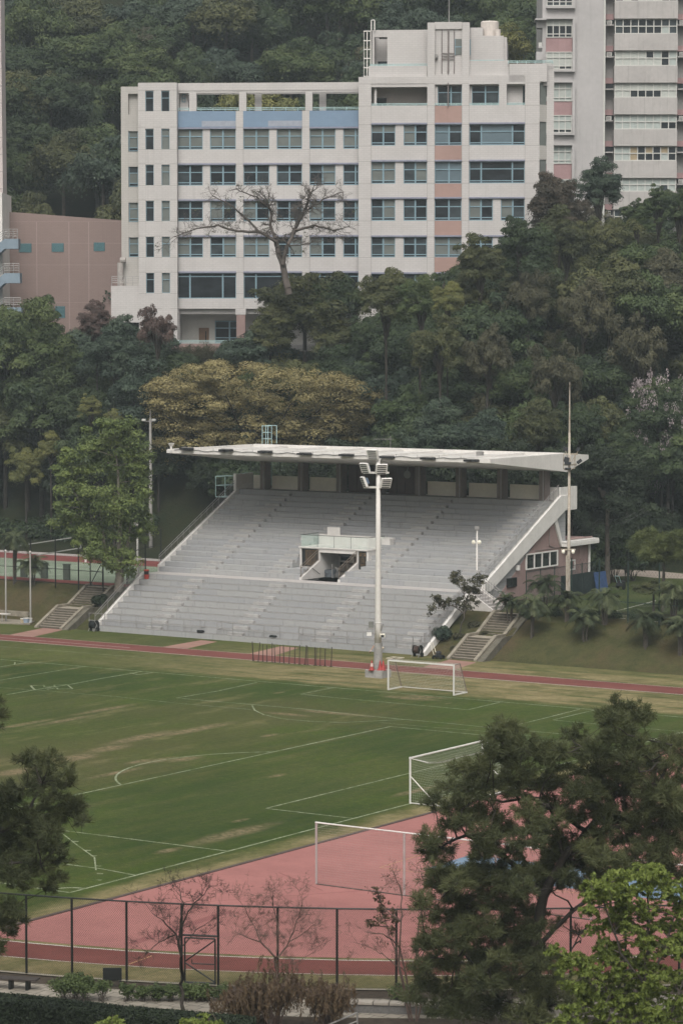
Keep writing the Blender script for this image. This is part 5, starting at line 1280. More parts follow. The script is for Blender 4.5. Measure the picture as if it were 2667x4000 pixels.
# ------------------------------------------------------------------ concrete stairs up the banks
def bank_stairs(x0, x1, lab):
    r = root_at('concrete_stairs', (x0, 53.4, 0), lab, 'stairs', 'stairs beside the grandstand'); o = par_off(r); m = MB(o)
    n = 9; y = 53.3
    for i in range(n): m.box(x0, x1, y+.29*i, y+.29*(i+1), -.3, .165*(i+1))
    yl = y+.29*n; zl = .165*n; m.box(x0, x1, yl, yl+1.4, -.3, zl); y2 = yl+1.4
    for i in range(n): m.box(x0, x1, y2+.29*i, y2+.29*(i+1), -.3, zl+.165*(i+1))
    y3 = y2+.29*n; m.box(x0, x1, y3, y3+1.6, 0, zl*2+.0); s_ = m.build('steps', [M('step_riser_shaded', (.105, .092, .072), .95, .25, 2.), M('step_tread_lit', (.30, .265, .21), .95, .2, 2.)], r)
    for f in s_.data.polygons: f.material_index = 1 if f.normal.z > .9 else 0  # dark risers, pale treads: light and shade of the steps painted by face direction
    for xa, xb in ((x0-.28, x0), (x1, x1+.28)):
        m = MB(o); m.prism_x([(y-.3, -.3), (y3+.6, -.3), (y3+.6, 2*zl+.2), (y3-.1, 2*zl+.2), (y2, zl+.22), (yl, zl+.22), (y-.3, .15)], xa, xb); m.build('side_kerb', CONC_OLD, r)
    xa = x1+.28; m = MB(o); m.prism_x([(y-.3, -.5), (y3+.6, -.5), (y3+.6, 2*zl-.05), (y3-.1, 2*zl-.05), (y2, zl-.02), (yl, zl-.02), (y-.3, -.02)], xa, xa+.5)
    m.prism_x([(y-.3, -.5), (y3+.6, -.5), (y3+.6, 2*zl+.1), (y3-.1, 2*zl+.1), (y2, zl+.12), (yl, zl+.12), (y-.3, .1)], xa+.5, xa+.62); m.build('drain_channel', M('channel_dark', (.12, .11, .085), .95, .3, 2.), r)
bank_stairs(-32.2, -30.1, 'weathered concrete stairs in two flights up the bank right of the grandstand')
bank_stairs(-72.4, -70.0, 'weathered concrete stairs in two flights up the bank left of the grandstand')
# ------------------------------------------------------------------ fences
def wire_mesh(mb, p0, p1, z0, z1, pitch, r, n=3):
    """diamond mesh of crossing wires between two posts"""
    p0 = np.array(p0[:2], float); p1 = np.array(p1[:2], float); L = np.linalg.norm(p1-p0); h = z1-z0; t = (p1-p0)/L
    for sgn in (1, -1):
        k = -h
        while k < L+h:
            a0, b0 = (k, 0.), (k+h*.8, h)                      # run, rise
            x0, x1 = a0[0], b0[0]
            lo, hi = max(0., (0-x0)/(x1-x0)), min(1., (L-x0)/(x1-x0))
            if hi > lo:
                u0, u1, w0, w1 = x0+(x1-x0)*lo, x0+(x1-x0)*hi, h*lo, h*hi
                if sgn < 0: u0, u1 = L-u0, L-u1
                A, B = p0+t*u0, p0+t*u1
                mb.tube((*A, z0+w0), (*B, z0+w1), r, n=n, cap=False)
            k += pitch
def black_fence(name, pts, z0, hh, lab, rails, mat, pitch=.22, gate=None):
    r = root_at(name, (*pts[0][:2], z0), lab, 'fence'); o = par_off(r)
    for p in pts: MB(o).tube((p[0], p[1], z0-.3), (p[0], p[1], z0+hh), .055, n=8).build('post', mat, r)
    m = MB(o)
    for a, b in zip(pts[:-1], pts[1:]):
        for h in rails: m.tube((a[0], a[1], z0+h), (b[0], b[1], z0+h), .03)
    m.build('rail', mat, r); m = MB(o)
    for a, b in zip(pts[:-1], pts[1:]): wire_mesh(m, a, b, z0, z0+hh, pitch, .004)
    m.build('mesh', mat, r); return r
lp = [G(x, y, 3.0) for x, y in ((-160, 2260), (-60, 2266), (22, 2272), (122, 2277), (218, 2283), (308, 2290), (404, 2297))]
fr = black_fence('court_fence', lp, 3.0, 3.9, 'black mesh fence along the edge of the red and green court', (.15, 1.35), BLACKM)
o = par_off(fr); a, b = G(354, 2291, 3.0), G(402, 2297, 3.0); m = MB(o); zt = 3.0+2.35
m.tube((a[0], a[1], 3.1), (a[0], a[1], zt), .045).tube((b[0], b[1], 3.1), (b[0], b[1], zt), .045)
for z in (3.15, 4.35, zt): m.tube((a[0], a[1], z), (b[0], b[1], z), .035)
m.tube((a[0], a[1], 3.15), (b[0], b[1], zt-.1), .035); m.build('gate', BLACKM, fr)
lp2 = [G(x, y, 3.0) for x, y in ((497, 2285), (569, 2262), (630, 2250))]
black_fence('court_fence', lp2, 3.0, 4.2, 'short black mesh fence with a slanting brace between the court and the grandstand', (2.75, .2), BLACKM)
rp = [G(x, y, 3.0) for x, y in ((2230, 2408), (2338, 2416), (2450, 2425), (2572, 2434), (2700, 2445), (2830, 2456))]
black_fence('lawn_fence', rp, 3.0, 4.5, 'dark green mesh fence on thin posts along the bank top behind the palms', (.5, 1.4), GREENM, .3)
# dark green screen before the annex and blue sheet
a, b = G(2052, 2352, 3.0), G(2250, 2335, 3.0)
scr = root_at('green_screen_fence', (SX1+1.5, 70, 3), 'dark green mesh screen fence along the foot of the pink end wall', 'fence'); o = par_off(scr)
for k in range(6): MB(o).tube((SX1+1.3, 67.5+2.3*k, 2.6), (SX1+1.3, 67.5+2.3*k, 5.6), .04).build('post', GREENM, scr)
m = MB(o); wire_mesh(m, (SX1+1.3, 67.5), (SX1+1.3, 79), 2.9, 5.5, .16, .006); m.tube((SX1+1.3, 67.5, 5.5), (SX1+1.3, 79, 5.5), .025); m.build('mesh', GREENM, scr)
MB(o).box(SX1+1.27, SX1+1.32, 73.2, 79, 2.9, 4.75).build('screen_cloth', M('screen_cloth', (.016, .026, .026), .8, .25, 2.), scr)
p = onX(2272, 2303, SX1+1.9); m = MB(); w0, w1 = 78.6, 80.6; n = 9
for k in range(n):
    ya, yb = w0+(w1-w0)*k/n, w0+(w1-w0)*(k+1)/n; xa, xb = SX1+1.7+.09*math.sin(k*2.1), SX1+1.7+.09*math.sin((k+1)*2.1)
    m.hexa([(xa, ya, 2.9), (xb, yb, 2.9), (xb-.05, yb, 2.9), (xa-.05, ya, 2.9), (xa-.3, ya, 4.65), (xb-.3, yb, 4.65), (xb-.35, yb, 4.65), (xa-.35, ya, 4.65)])
tag(m.build('tarpaulin', M('tarp_blue', (.03, .06, .14), .6, .25, 2.), loc=(SX1+1.7, 79.5, 2.9)), 'deep blue tarpaulin hanging upright at the back corner of the grandstand', 'tarpaulin')
b = (SX1+2.1, 82.0, PLAT); r = root_at('hand_cart', b, 'dark hand cart parked beside the blue tarpaulin', 'cart'); o = par_off(r); x, y, z = b
for dx in (-.3, .3): MB(o).tube((x+dx-.03, y, z+.28), (x+dx+.03, y, z+.28), .28, n=12).build('wheel', BLACKM, r)
MB(o).box(x-.28, x+.28, y-.3, y+.4, z+.3, z+.75).build('body', DARKM, r, bevel=.05); MB(o).path([(x-.2, y-.3, z+.6), (x-.2, y-.7, z+1.2), (x+.2, y-.7, z+1.2), (x+.2, y-.3, z+.6)], .025).build('handle', CYANM, r)
# white pipe rails at the back of the court
r = root_at('pipe_rail', G(332, 2196, 3.0), 'white slanting pipe rails and a post at the back of the red court', 'rail'); o = par_off(r); D = 318.
D = dr(*G(332, 2196, 3.0)[:2])[0]
_pr = M('pipe_rail_grey', (.20, .20, .185), .6, .15, 2.)
MB(o).tube(at(334, 2130, D), at(336, 2200, D), .10).build('post', WHITE, r)
MB(o).tube(at(130, 2172, D), at(318, 2140, D), .06).tube(at(318, 2140, D), at(311, 2110, D), .05).build('rail', _pr, r); MB(o).tube(at(55, 2135, D), at(280, 2101, D), .06).build('rail', _pr, r)
MB(o).tube(at(57, 2135, D), at(60, 2230, D), .06).build('post', WHITE, r)
for px, py in ((262, 2262), (175, 2256), (95, 2250)):
    b = G(px, py+4, PLAT); m = MB(); m.box(-.32, .32, -.12, .12, 0, 1.35).box(-.36, .36, -.16, .16, 1.35, 1.42); o = m.build('court_cabinet', M('cabinet_green', (.085, .105, .085), .6, .15, 2.), loc=None); o.location = [float(c) for c in b]
    tag(o, {262: 'upright grey-green padded cabinet seen clear between the fence posts', 175: 'upright grey-green padded cabinet behind the right palm by the court', 95: 'upright grey-green padded cabinet hidden between the two palms'}[px], 'cabinet', 'padded cabinets on the court')
# foot bridge rail on the wooded slope, right
r = root_at('slope_handrail', at(2310, 2050, 247), 'dim metal handrail of a path climbing the wooded slope on the right', 'railing'); o = par_off(r)
for dy in (0, 17):
    MB(o).path([at(2310, 2055+dy, 247), at(2335, 2028+dy, 248), at(2425, 2029+dy, 250), at(2535, 1975+dy, 256)], .045).build('rail', M('dim_rail', (.05, .052, .045), .6, .1, 2.), r)
for px, py in ((2310, 2055), (2335, 2028), (2380, 2028), (2425, 2029), (2480, 2002), (2535, 1975)): MB(o).tube(at(px, py, 249), at(px, py+36, 249), .04).build('post', _mc['dim_rail'], r)
# ------------------------------------------------------------------ near chain-link fence
def on_arc(px, R=48.28):
    best = None; lo, hi = math.radians(-100), math.radians(-25)
    for _ in range(60):
        mid = (lo+hi)/2; x = proj((BCX+R*math.cos(mid), BCY+R*math.sin(mid), 0))[0]
        if x < px: lo = mid
        else: hi = mid
    return np.array([BCX+R*math.cos(mid), BCY+R*math.sin(mid), 0.])
FH_ = 3.15
fpx = [-190, -60, 105, 283, 496, 711, 853, 1085, 1316, 1547, 1780, 2006, 2226, 2440, 2650, 2860]
fp = [on_arc(x) for x in fpx]
cf = root_at('chain_link_fence', fp[2], 'black chain-link fence curving along the near track', 'fence'); o = par_off(cf)
for p in fp: MB(o).tube((p[0], p[1], -.1), (p[0], p[1], FH_), .048, n=8).build('post', BLACKM, cf)
m = MB(o)
for a, b in zip(fp[:-1], fp[1:]): m.tube((a[0], a[1], FH_), (b[0], b[1], FH_), .035, n=6)
m.build('top_rail', BLACKM, cf)
m = MB(o)
for a, b in zip(fp[:-1], fp[1:]):
    if abs(a[0]-fp[5][0]) < .01: wire_mesh(m, a, b, 1.95, FH_, .085, .0034)
    else: wire_mesh(m, a, b, .06, FH_, .085, .0034)
m.build('mesh', BLACKM, cf)
a, b = fp[5], fp[6]; t = (b-a)/np.linalg.norm(b-a); m = MB(o); a2, b2 = a+t*.12, b-t*.12
m.tube((*a[:2], 1.95), (*b[:2], 1.95), .045).tube((*a2[:2], .08), (*a2[:2], 1.85), .035).tube((*b2[:2], .08), (*b2[:2], 1.85), .035)
for z in (1.85, .12): m.tube((*a2[:2], z), (*b2[:2], z), .035)
m.tube((*a2[:2], .92), (*b2[:2], 1.8), .03).tube((*a2[:2], .88), (*b2[:2], .15), .03).tube((*(a2+t*.28)[:2], .85), (*b2[:2], .85), .025)
m.tube((*(a2+t*.28)[:2], .85), (*(a2+t*.28)[:2], 1.02), .02); g_ = m.build('gate', BLACKM, cf)
m = MB(o); wire_mesh(m, a2, b2, .12, 1.85, .085, .0034); m.build('gate_mesh', BLACKM, g_)
# bench, panel and stone edging in the foreground
p = G(30, 3862); q = G(135, 3868); p = p+(p-q)*.9; r = root_at('park_bench', p, 'dark flat park bench on the paved path at the left edge', 'bench'); o = par_off(r)
t = (q-p)/np.linalg.norm(q-p); n_ = np.array([-t[1], t[0], 0]); c = (p+q)/2+np.array([0, 0, .42])
WOODD = M('bench_wood', (.05, .042, .038), .7, .3, 4.)
for k in range(3): MB(o).obox(c+n_*(k-1)*.16, t, n_, Z1, np.linalg.norm(q-p)/2+.15, .07, .03).build('slat', WOODD, r)
for f in (.12, .55, .88): d = p+(q-p)*f; MB(o).obox(d+np.array([0, 0, .19]), t, n_, Z1, .05, .18, .19).build('leg', BLACKM, r)
p = G(440, 3860); r = root_at('dark_panel', p, 'small black panel on two legs behind the leafy shrubs', 'panel'); o = par_off(r)
d = RH; MB(o).obox(p+np.array([0, 0, .55]), RH, FH, Z1, .36, .03, .24).build('board', BLACKM, r)
for s_ in (-1, 1): MB(o).tube(p+RH*.3*s_, p+RH*.3*s_+np.array([0, 0, .4]), .025).build('leg', BLACKM, r)
r = root_at('stone_edging', G(1450, 3920), 'low pale stone bench wall with dark front beside the paved path', 'stone bench'); o = par_off(r)
STONE = M('pale_granite', (.32, .29, .25), .9, .15, 2.); STONED = M('dark_granite', (.14, .135, .13), .9, .3, 2.5)  # front stones are darker than the cap stones
for k in range(7):
    a, b = G(1275+62*k, 3905+2*k, .42), G(1333+62*k, 3907+2*k, .42); t = (b-a)/np.linalg.norm(b-a); n_ = np.array([-t[1], t[0], 0]); c = (a+b)/2
    MB(o).obox(c-np.array([0, 0, .05]), t, n_, Z1, np.linalg.norm(b-a)/2, .22, .05).build('cap_stone', STONE, r, bevel=.01); MB(o).obox(c-np.array([0, 0, .26]), t, n_, Z1, np.linalg.norm(b-a)/2+.02, .17, .16).build('front_stone', STONED, r)
p = G(1400, 4010, .0); r = root_at('metal_handrail', p, 'grey metal handrail end by the path at the bottom edge', 'handrail'); o = par_off(r)
A = G(1395, 3956, 1.0); B = A+np.array([-.9, -1.9, -.5])
m = MB(o); m.tube(A, A-np.array([0, 0, 1.0]), .03)
for h in (0, .3, .6): m.tube(A-np.array([0, 0, h]), B-np.array([0, 0, h]), .03)
m.build('rail', GALV, r)
p = G(1403, 3965, .7); tag(MB().box(p[0]-.12, p[0]+.12, p[1]-.08, p[1]+.08, p[2]-.75, p[2]+.3).build('post_cap', WHITE, r), None)
# ------------------------------------------------------------------ vegetation
def arr_mesh(name, V, Q, mats, tint=None, mi=None):
    V = np.asarray(V, np.float32); Q = np.asarray(Q, np.int32); me = bpy.data.meshes.new(name)
    me.vertices.add(len(V)); me.vertices.foreach_set('co', V.ravel())
    me.loops.add(Q.size); me.loops.foreach_set('vertex_index', Q.ravel())
    me.polygons.add(len(Q)); me.polygons.foreach_set('loop_start', np.arange(len(Q), dtype=np.int32)*4)
    try: me.polygons.foreach_set('loop_total', np.full(len(Q), 4, np.int32))
    except Exception: pass
    if mi is not None: me.polygons.foreach_set('material_index', np.asarray(mi, np.int32))
    for m in mats: me.materials.append(m)
    if tint is not None:
        a = me.attributes.new('tint', 'FLOAT', 'POINT'); a.data.foreach_set('value', np.asarray(tint, np.float32))
    me.update(calc_edges=True); return me
def unit(v): return v/np.maximum(np.linalg.norm(v, axis=-1, keepdims=True), 1e-9)
def leaf_cloud(rg, C, R, per, L, W, up=.35, lo=.35, out=.8, droop=0., low=.35, tints=None, rnd=.5, lt=.3):
    """diamond leaves spread through the volume of many lobes"""
    C = np.asarray(C, float); R = np.asarray(R, float)
    if R.ndim == 1: R = np.repeat(R[:, None], 3, 1)
    n = len(C)*per; ix = np.repeat(np.arange(len(C)), per)
    d = unit(rg.normal(size=(n, 3))); fl = (d[:, 2] < -.1) & (rg.random(n) > low); d[fl, 2] *= -1
    p = C[ix]+d*R[ix]*(lo+(1.06-lo)*rg.random(n)**.55)[:, None]
    nr = unit(d*out+rg.normal(size=(n, 3))*rnd+np.array([0, 0, up]))
    t = np.cross(nr, rg.normal(size=(n, 3))); t = unit(t); t[:, 2] -= droop; t = unit(t); s = unit(np.cross(nr, t))
    l = (L*(.65+.7*rg.random(n)))[:, None]; w = (W*(.65+.7*rg.random(n)))[:, None]
    V = np.stack([p-t*l/2, p+s*w/2+t*l*.08, p+t*l/2, p-s*w/2+t*l*.08], 1).reshape(-1, 3)
    tt = rg.random(len(C)) if tints is None else np.asarray(tints); ti = np.clip(tt[ix]*(1-lt)+rg.random(n)*lt, 0, 1)
    return V, np.repeat(ti, 4)
def needle_cloud(rg, C, R, per_sub, nsub, L, W):
    """feathery tufts: needles fan out and upward from many twig ends inside each lobe"""
    C = np.asarray(C, float); R = np.asarray(R, float); out = []; ti = []
    for c, r in zip(C, R):
        k = max(6, int(nsub*(r/.7)**2)); d = unit(rg.normal(size=(k, 3))); d[:, 2] = np.where(d[:, 2] < -.2, d[:, 2]*.4, d[:, 2])
        sc = c+d*r*np.array([1, 1, .8])*(rg.random(k)**.45)[:, None]; ax = unit(d*.7+np.array([0, 0, .55])+rg.normal(size=(k, 3))*.35)
        n = k*per_sub; ix = np.repeat(np.arange(k), per_sub); dir_ = unit(ax[ix]+rg.normal(size=(n, 3))*.55)
        p0 = sc[ix]+rg.normal(size=(n, 3))*.05; l = (L*(.6+.8*rg.random(n)))[:, None]; s = unit(np.cross(dir_, rg.normal(size=(n, 3))))*W/2
        droop = np.zeros((n, 3)); droop[:, 2] = -.18*l[:, 0]
        V = np.stack([p0-s, p0+s, p0+dir_*l+droop+s*.4, p0+dir_*l+droop-s*.4], 1).reshape(-1, 3); out.append(V)
        t0 = rg.random(); ti.append(np.repeat(np.clip(t0*.5+rg.random(k)[ix]*.35+rg.random(n)*.2, 0, 1), 4))
    return np.concatenate(out), np.concatenate(ti)
def quads(V): return np.arange(len(V), dtype=np.int32).reshape(-1, 4)
class Twigs:
    def __init__(s): s.a = []; s.b = []; s.r0 = []; s.r1 = []
    def add(s, a, b, r0, r1): s.a.append(a); s.b.append(b); s.r0.append(r0); s.r1.append(r1)
    def mesh(s, name, mat, n=5):
        a, b = np.array(s.a, float), np.array(s.b, float); r0, r1 = np.array(s.r0), np.array(s.r1); t = unit(b-a)
        q = np.where(np.abs(t[:, 2:3]) < .9, np.array([[0, 0, 1.]]), np.array([[1., 0, 0]])); u = unit(np.cross(t, q)); w = np.cross(t, u)
        th = 2*PI*np.arange(n)/n; ring = np.cos(th)[None, :, None]*u[:, None]+np.sin(th)[None, :, None]*w[:, None]
        V = np.concatenate([a[:, None]+ring*r0[:, None, None], b[:, None]+ring*r1[:, None, None]], 1)       # (k, 2n, 3)
        k = len(a); base = (np.arange(k)*2*n)[:, None, None]; i = np.arange(n); j = (i+1) % n
        Q = base+np.stack([i, n+i, n+j, j], 1)[None]
        return arr_mesh(name, V.reshape(-1, 3), Q.reshape(-1, 4), [mat])
    def limb(s, pts, r0, r1, wob=0., rg=None, sub=3):
        P = [np.array(p, float) for p in pts]; seg = []
        for a, b in zip(P[:-1], P[1:]):
            for i in range(sub): seg.append(a+(b-a)*i/sub)
        seg.append(P[-1])
        if rg is not None and wob:
            L = np.linalg.norm(P[-1]-P[0])
            for i in range(1, len(seg)-1): seg[i] = seg[i]+rg.normal(size=3)*wob*L/len(seg)
        m = len(seg)-1
        for i in range(m): s.add(seg[i], seg[i+1], r0+(r1-r0)*i/m, r0+(r1-r0)*(i+1)/m)
        return seg
    def grow(s, rg, p, d, L, r, lvl, up=.15, spread=.75, kids=(3, 5), tips=None):
        n = 4; seg = [np.array(p, float)]; d = unit(np.array(d, float))
        for i in range(n):
            d = unit(d+rg.normal(size=3)*.16+np.array([0, 0, up*.3])); q = seg[-1]+d*L/n; s.add(seg[-1], q, r*(1-.7*i/n), r*(1-.7*(i+1)/n)); seg.append(q)
        if tips is not None and lvl == 0: tips.append(seg[-1])
        if lvl > 0:
            for k in range(rg.integers(kids[0], kids[1]+1)):
                f = rg.uniform(.3, 1.); j = min(n-1, int(f*n)); b = seg[j]+(seg[j+1]-seg[j])*(f*n-j)
                dd = unit(d+rg.normal(size=3)*spread+np.array([0, 0, up])); s.grow(rg, b, dd, L*rg.uniform(.5, .75), max(r*.5, .004), lvl-1, up, spread, kids, tips)
BARK = M('bark_grey', (.095, .082, .068), .95, .3, 3., bump=.4); BARKD = M('bark_dark', (.040, .034, .028), .95, .3, 3.); BARKP = M('bark_pale', (.21, .185, .155), .9, .3, 4., bump=.3); TWIGM = M('twig_brown', (.125, .088, .072), .9, .25, 3.)
LM = {
 'dark': leaf_material('leaf_dark_green', ((.018, .030, .016), (.032, .050, .021), (.058, .078, .030))),
 'green': leaf_material('leaf_mid_green', ((.026, .042, .016), (.048, .070, .024), (.085, .105, .036))),
 'olive': leaf_material('leaf_olive', ((.034, .041, .018), (.058, .065, .026), (.094, .096, .036))),
 'brown': leaf_material('leaf_brown_green', ((.036, .036, .022), (.056, .054, .030), (.080, .076, .040))),
 'gold': leaf_material('leaf_golden', ((.165, .142, .062), (.215, .182, .080), (.275, .235, .108))),
 'yellow': leaf_material('leaf_yellow_green', ((.078, .088, .030), (.125, .130, .042), (.185, .18, .055))),
 'red': leaf_material('leaf_reddish', ((.058, .042, .038), (.088, .058, .050), (.115, .080, .066))),
 'big': leaf_material('leaf_fresh_green', ((.048, .070, .024), (.084, .114, .034), (.148, .186, .052))),
 'maroon': leaf_material('leaf_maroon_brown', ((.028, .027, .018), (.046, .039, .027), (.068, .052, .038))),
 'pink': leaf_material('blossom_pink', ((.20, .165, .17), (.28, .235, .24), (.38, .33, .33))),
 'bluish': leaf_material('leaf_blue_green', ((.024, .038, .028), (.040, .060, .040), (.062, .084, .050))),
 'pine': leaf_material('needle_green', ((.032, .040, .019), (.066, .076, .032), (.120, .130, .055)), .15),
 'bright': leaf_material('leaf_bright_green', ((.090, .122, .028), (.155, .20, .044), (.245, .285, .072)), .3),
 'feather': leaf_material('leaf_feathery_green', ((.050, .066, .024), (.090, .110, .038), (.145, .168, .060))),
 'palm': leaf_material('frond_green', ((.018, .028, .013), (.040, .053, .023), (.105, .120, .055)), .1),
 'dry': leaf_material('leaf_dry_brown', ((.060, .040, .024), (.095, .065, .038), (.14, .10, .055))),
 'hedge': leaf_material('hedge_and_shade_green', ((.010, .016, .009), (.018, .028, .013), (.034, .048, .020))),
 'shrub': leaf_material('shrub_green', ((.040, .058, .022), (.066, .092, .032), (.10, .13, .045))),
}
# crowns are modelled once per kind: 4 m radius, 3 m half height, centred on the crown
def broad_crown(seed, nl=60, per=620, L=.175, W=.135, flat=1., tall=1., rl=(.85, 1.55), gap=0.):
    rg = np.random.default_rng(seed); d = unit(rg.normal(size=(nl, 3))); d[:, 2] = np.where(d[:, 2] < -.35, -d[:, 2]*.6, d[:, 2])
    k = rg.uniform(.5, .95, nl)*(1+.18*np.sin(3*np.arctan2(d[:, 1], d[:, 0])+seed)); C = d*k[:, None]*np.array([3.3, 3.3, 2.3*tall])
    R = rg.uniform(*rl, nl)[:, None]*np.array([1, 1, .78*flat])
    if gap: keep = rg.random(nl) > gap; C, R = C[keep], R[keep]
    C2, R2, T2_ = [], [], []
    for c, q in zip(C, R):
        t0 = rg.random(); C2.append(c); R2.append(q*.9); T2_.append(t0)
        for _ in range(3):
            dd = unit(rg.normal(size=3)); dd[2] = abs(dd[2])*.8; C2.append(c+dd*q*rg.uniform(.55, .85)); R2.append(q*rg.uniform(.35, .55)); T2_.append(np.clip(t0*.7+.3*rg.random(), 0, 1))
    V, t = leaf_cloud(rg, C2, np.array(R2), per//4, L, W, lo=.72, out=1., rnd=.3, up=.3, tints=T2_, lt=.16, low=.2); return V, t, C
def crown_mesh(name, V, t): return arr_mesh(name, V, quads(V), [LM['dark']], t)
def trunk_mesh(seed, C=None, mat=BARK):
    """trunk from z = 0 to 1 (scaled to the crown's centre) and limbs reaching into it"""
    rg = np.random.default_rng(seed+100); T = Twigs(); T.limb([(0, 0, -.25), (.05, .02, .3), (rg.uniform(-.15, .15), rg.uniform(-.15, .15), .62), (0, 0, 1.)], .26, .13, .03, rg)
    for k in range(7):
        a = 2*PI*k/7+rg.uniform(-.3, .3); z = rg.uniform(.84, .96); r = rg.uniform(.6, 1.5)
        T.limb([(0, 0, z), (math.cos(a)*r*.5, math.sin(a)*r*.5, z+.08), (math.cos(a)*r, math.sin(a)*r, z+.15)], .08, .02, .08, rg)
    return T.mesh('trunk', mat, 6)
CROWN = {}
for i in range(6):
    V, t, C = broad_crown(20+i, nl=(52, 64, 58, 70, 60, 54)[i], rl=((.9, 1.6), (.75, 1.3), (.9, 1.5), (.7, 1.2), (.8, 1.4), (1., 1.7))[i]); CROWN['b%d' % i] = crown_mesh('crown', V, t)
for i in range(4):
    V, t, C = broad_crown(80+i, nl=70, per=600, tall=1.75, rl=(.8, 1.5)); CROWN['T%d' % i] = crown_mesh('crown', V, t)
for i in range(2):
    V, t, C = broad_crown(40+i, nl=60, per=360, L=.18, W=.11, rl=(.55, 1.0), gap=.1); CROWN['l%d' % i] = crown_mesh('crown', V, t)
V, t, C = broad_crown(50, nl=70, per=440, tall=1.75, rl=(.6, 1.1)); CROWN['t0'] = crown_mesh('crown', V, t)
rg = np.random.default_rng(61); V, t = needle_cloud(rg, unit(rg.normal(size=(40, 3)))*rg.uniform(.4, .95, 40)[:, None]*np.array([3.3, 3.3, 2.4]), rg.uniform(.7, 1.2, 40), 30, 16, .5, .05); CROWN['n0'] = crown_mesh('crown', V, t)
# small scattered blossom crown
rg = np.random.default_rng(63); V, t = leaf_cloud(rg, unit(rg.normal(size=(120, 3)))*rg.uniform(.6, 1.02, 120)[:, None]*np.array([3.8, 3.8, 2.8]), np.full(120, .36), 30, .12, .10); CROWN['f0'] = crown_mesh('blossom', V, t)
TRUNK = [trunk_mesh(i) for i in range(4)]; TRUNKD = [trunk_mesh(i, None, BARKD) for i in range(4)]; G_S = ''
RT = random.Random(77)
def tree(kind, mat, X, Y, ztop, hw, hh, label, group=None, name='tree', trunk=True, zb=None, two=None):
    zb = terrain(X, Y) if zb is None else zb; zc = ztop-hh
    if kind[0] == 'b' and hh/hw > 1.0: kind = 'T%d' % (int(kind[1]) % 4)
    sz = hh/5.0 if kind[0] in 'Tt' else hh/3
    r = empty(name, (X, Y, zb), RT.uniform(0, 6.28), label, 'tree', group)
    o = link('crown', CROWN[kind], r, (0, 0, zc-zb), 0, (hw/4, hw/4, sz)); o.material_slots[0].link = 'OBJECT'; o.material_slots[0].material = LM[mat]
    if trunk: link('trunk', TRUNKD[RT.randrange(4)] if group == G_S else TRUNK[RT.randrange(4)], r, (0, 0, 0), 0, (min(1.2, max(.5, hw/4)),)*2+(max(1., zc-zb),))
    if two:
        b = link('blossom', CROWN[two[0]], r, (0, 0, zc-zb), .5, (hw/4*1.02, hw/4*1.02, hh/3*1.02)); b.material_slots[0].link = 'OBJECT'; b.material_slots[0].material = LM[two[1]]
    return r
K = 2667/1568
def dmin(px, m=3.):
    t = (px-1333.5)/F_PX; D = 240.
    for _ in range(12):
        X, Y = fromdr(D, t*D); D += (yback(X)+m-Y)/(.8333+.5529*t)*.7
    return D
def ptree(kind, mat, cx, top, hw, D, label, group=None, hr=.8, name='tree', dm=None, **kw):
    """tree by its place in the photo: cx, top, half width in 1568-pixel units; D metres away"""
    if group == G_S: D = max(D, dmin(cx*K, 2.5+hw*K*D/F_PX*.35)) if dm is None else dmin(cx*K, dm)
    p = at(cx*K, top*K, D); w = hw*K*D/F_PX; h_ = float(p[2])-terrain(p[0], p[1]); hh = min(max(w*hr, .42*h_), w*1.55) if group == G_S else w*hr
    return tree(kind, mat, float(p[0]), float(p[1]), float(p[2]), w, hh, label, group, name, **kw)
G_S = 'trees on the wooded slope behind the grandstand'
L_S = 'leafy tree in the dense wood between the grandstand and the white block'
# single trees one can tell apart
ptree('b0', 'green', 62, 640, 118, 268, 'big dark green tree at the left edge below the stair tower', G_S, .9)
ptree('b2', 'dark', 10, 700, 90, 262, 'dark tree cut by the left edge, below the big dark green one', G_S)
ptree('b1', 'bluish', 262, 697, 82, 258, 'rounded blue-green tree between two reddish trees', G_S, .8)
ptree('b2', 'red', 222, 684, 46, 268, 'reddish-leaved tree left of the blue-green round one, before the tiled hall', G_S, .9)
ptree('l1', 'red', 362, 684, 58, 270, 'reddish thin-leaved tree at the foot of the white block, by its open ground floor', G_S, 1.1)
ptree('b3', 'bluish', 335, 788, 112, 252, 'broad dark blue-green dome below the reddish trees', G_S, .7)
ptree('b4', 'dark', 95, 800, 110, 254, 'dark tree below the big one at the left edge', G_S)
ptree('b5', 'dark', 215, 840, 90, 250, 'dark tree behind the fresh green tree by the court', G_S)
ptree('t0', 'yellow', 208, 893, 34, 247, 'slim olive-yellow treetop rising behind the fresh green tree', G_S, 1.5, dm=.2)
ptree('b1', 'yellow', 262, 930, 26, 246, 'small yellowish treetop right of the slim one', G_S, 1.2, dm=.0)
ptree('b4', 'yellow', 60, 1010, 50, 246, 'pale yellowish bushy tree at the left, above the court palms', G_S, .8, dm=.3)
ptree('b2', 'yellow', 118, 985, 34, 247, 'small yellowish tree between the pale bushy one and the fresh green tree', G_S, 1., dm=.2)
ptree('b1', 'yellow', 652, 783, 48, 294, 'small bright yellow-green tree above the golden one', G_S, .8)
ptree('b3', 'yellow', 702, 838, 34, 293, 'low yellow-green tree right beside the golden canopy top', G_S, .6)
ptree('b0', 'olive', 700, 596, 128, 293, 'large round olive tree in front of the white block', G_S, .85)
ptree('b2', 'olive', 622, 690, 62, 292, 'olive tree right of the open ground floor of the white block', G_S, 1.1)
ptree('b5', 'olive', 885, 592, 72, 272, 'olive tree in a row before the white block, second from the large round one', G_S, 1.)
ptree('b4', 'green', 965, 606, 64, 270, 'green tree with a level top under the white block windows', G_S, 1.)
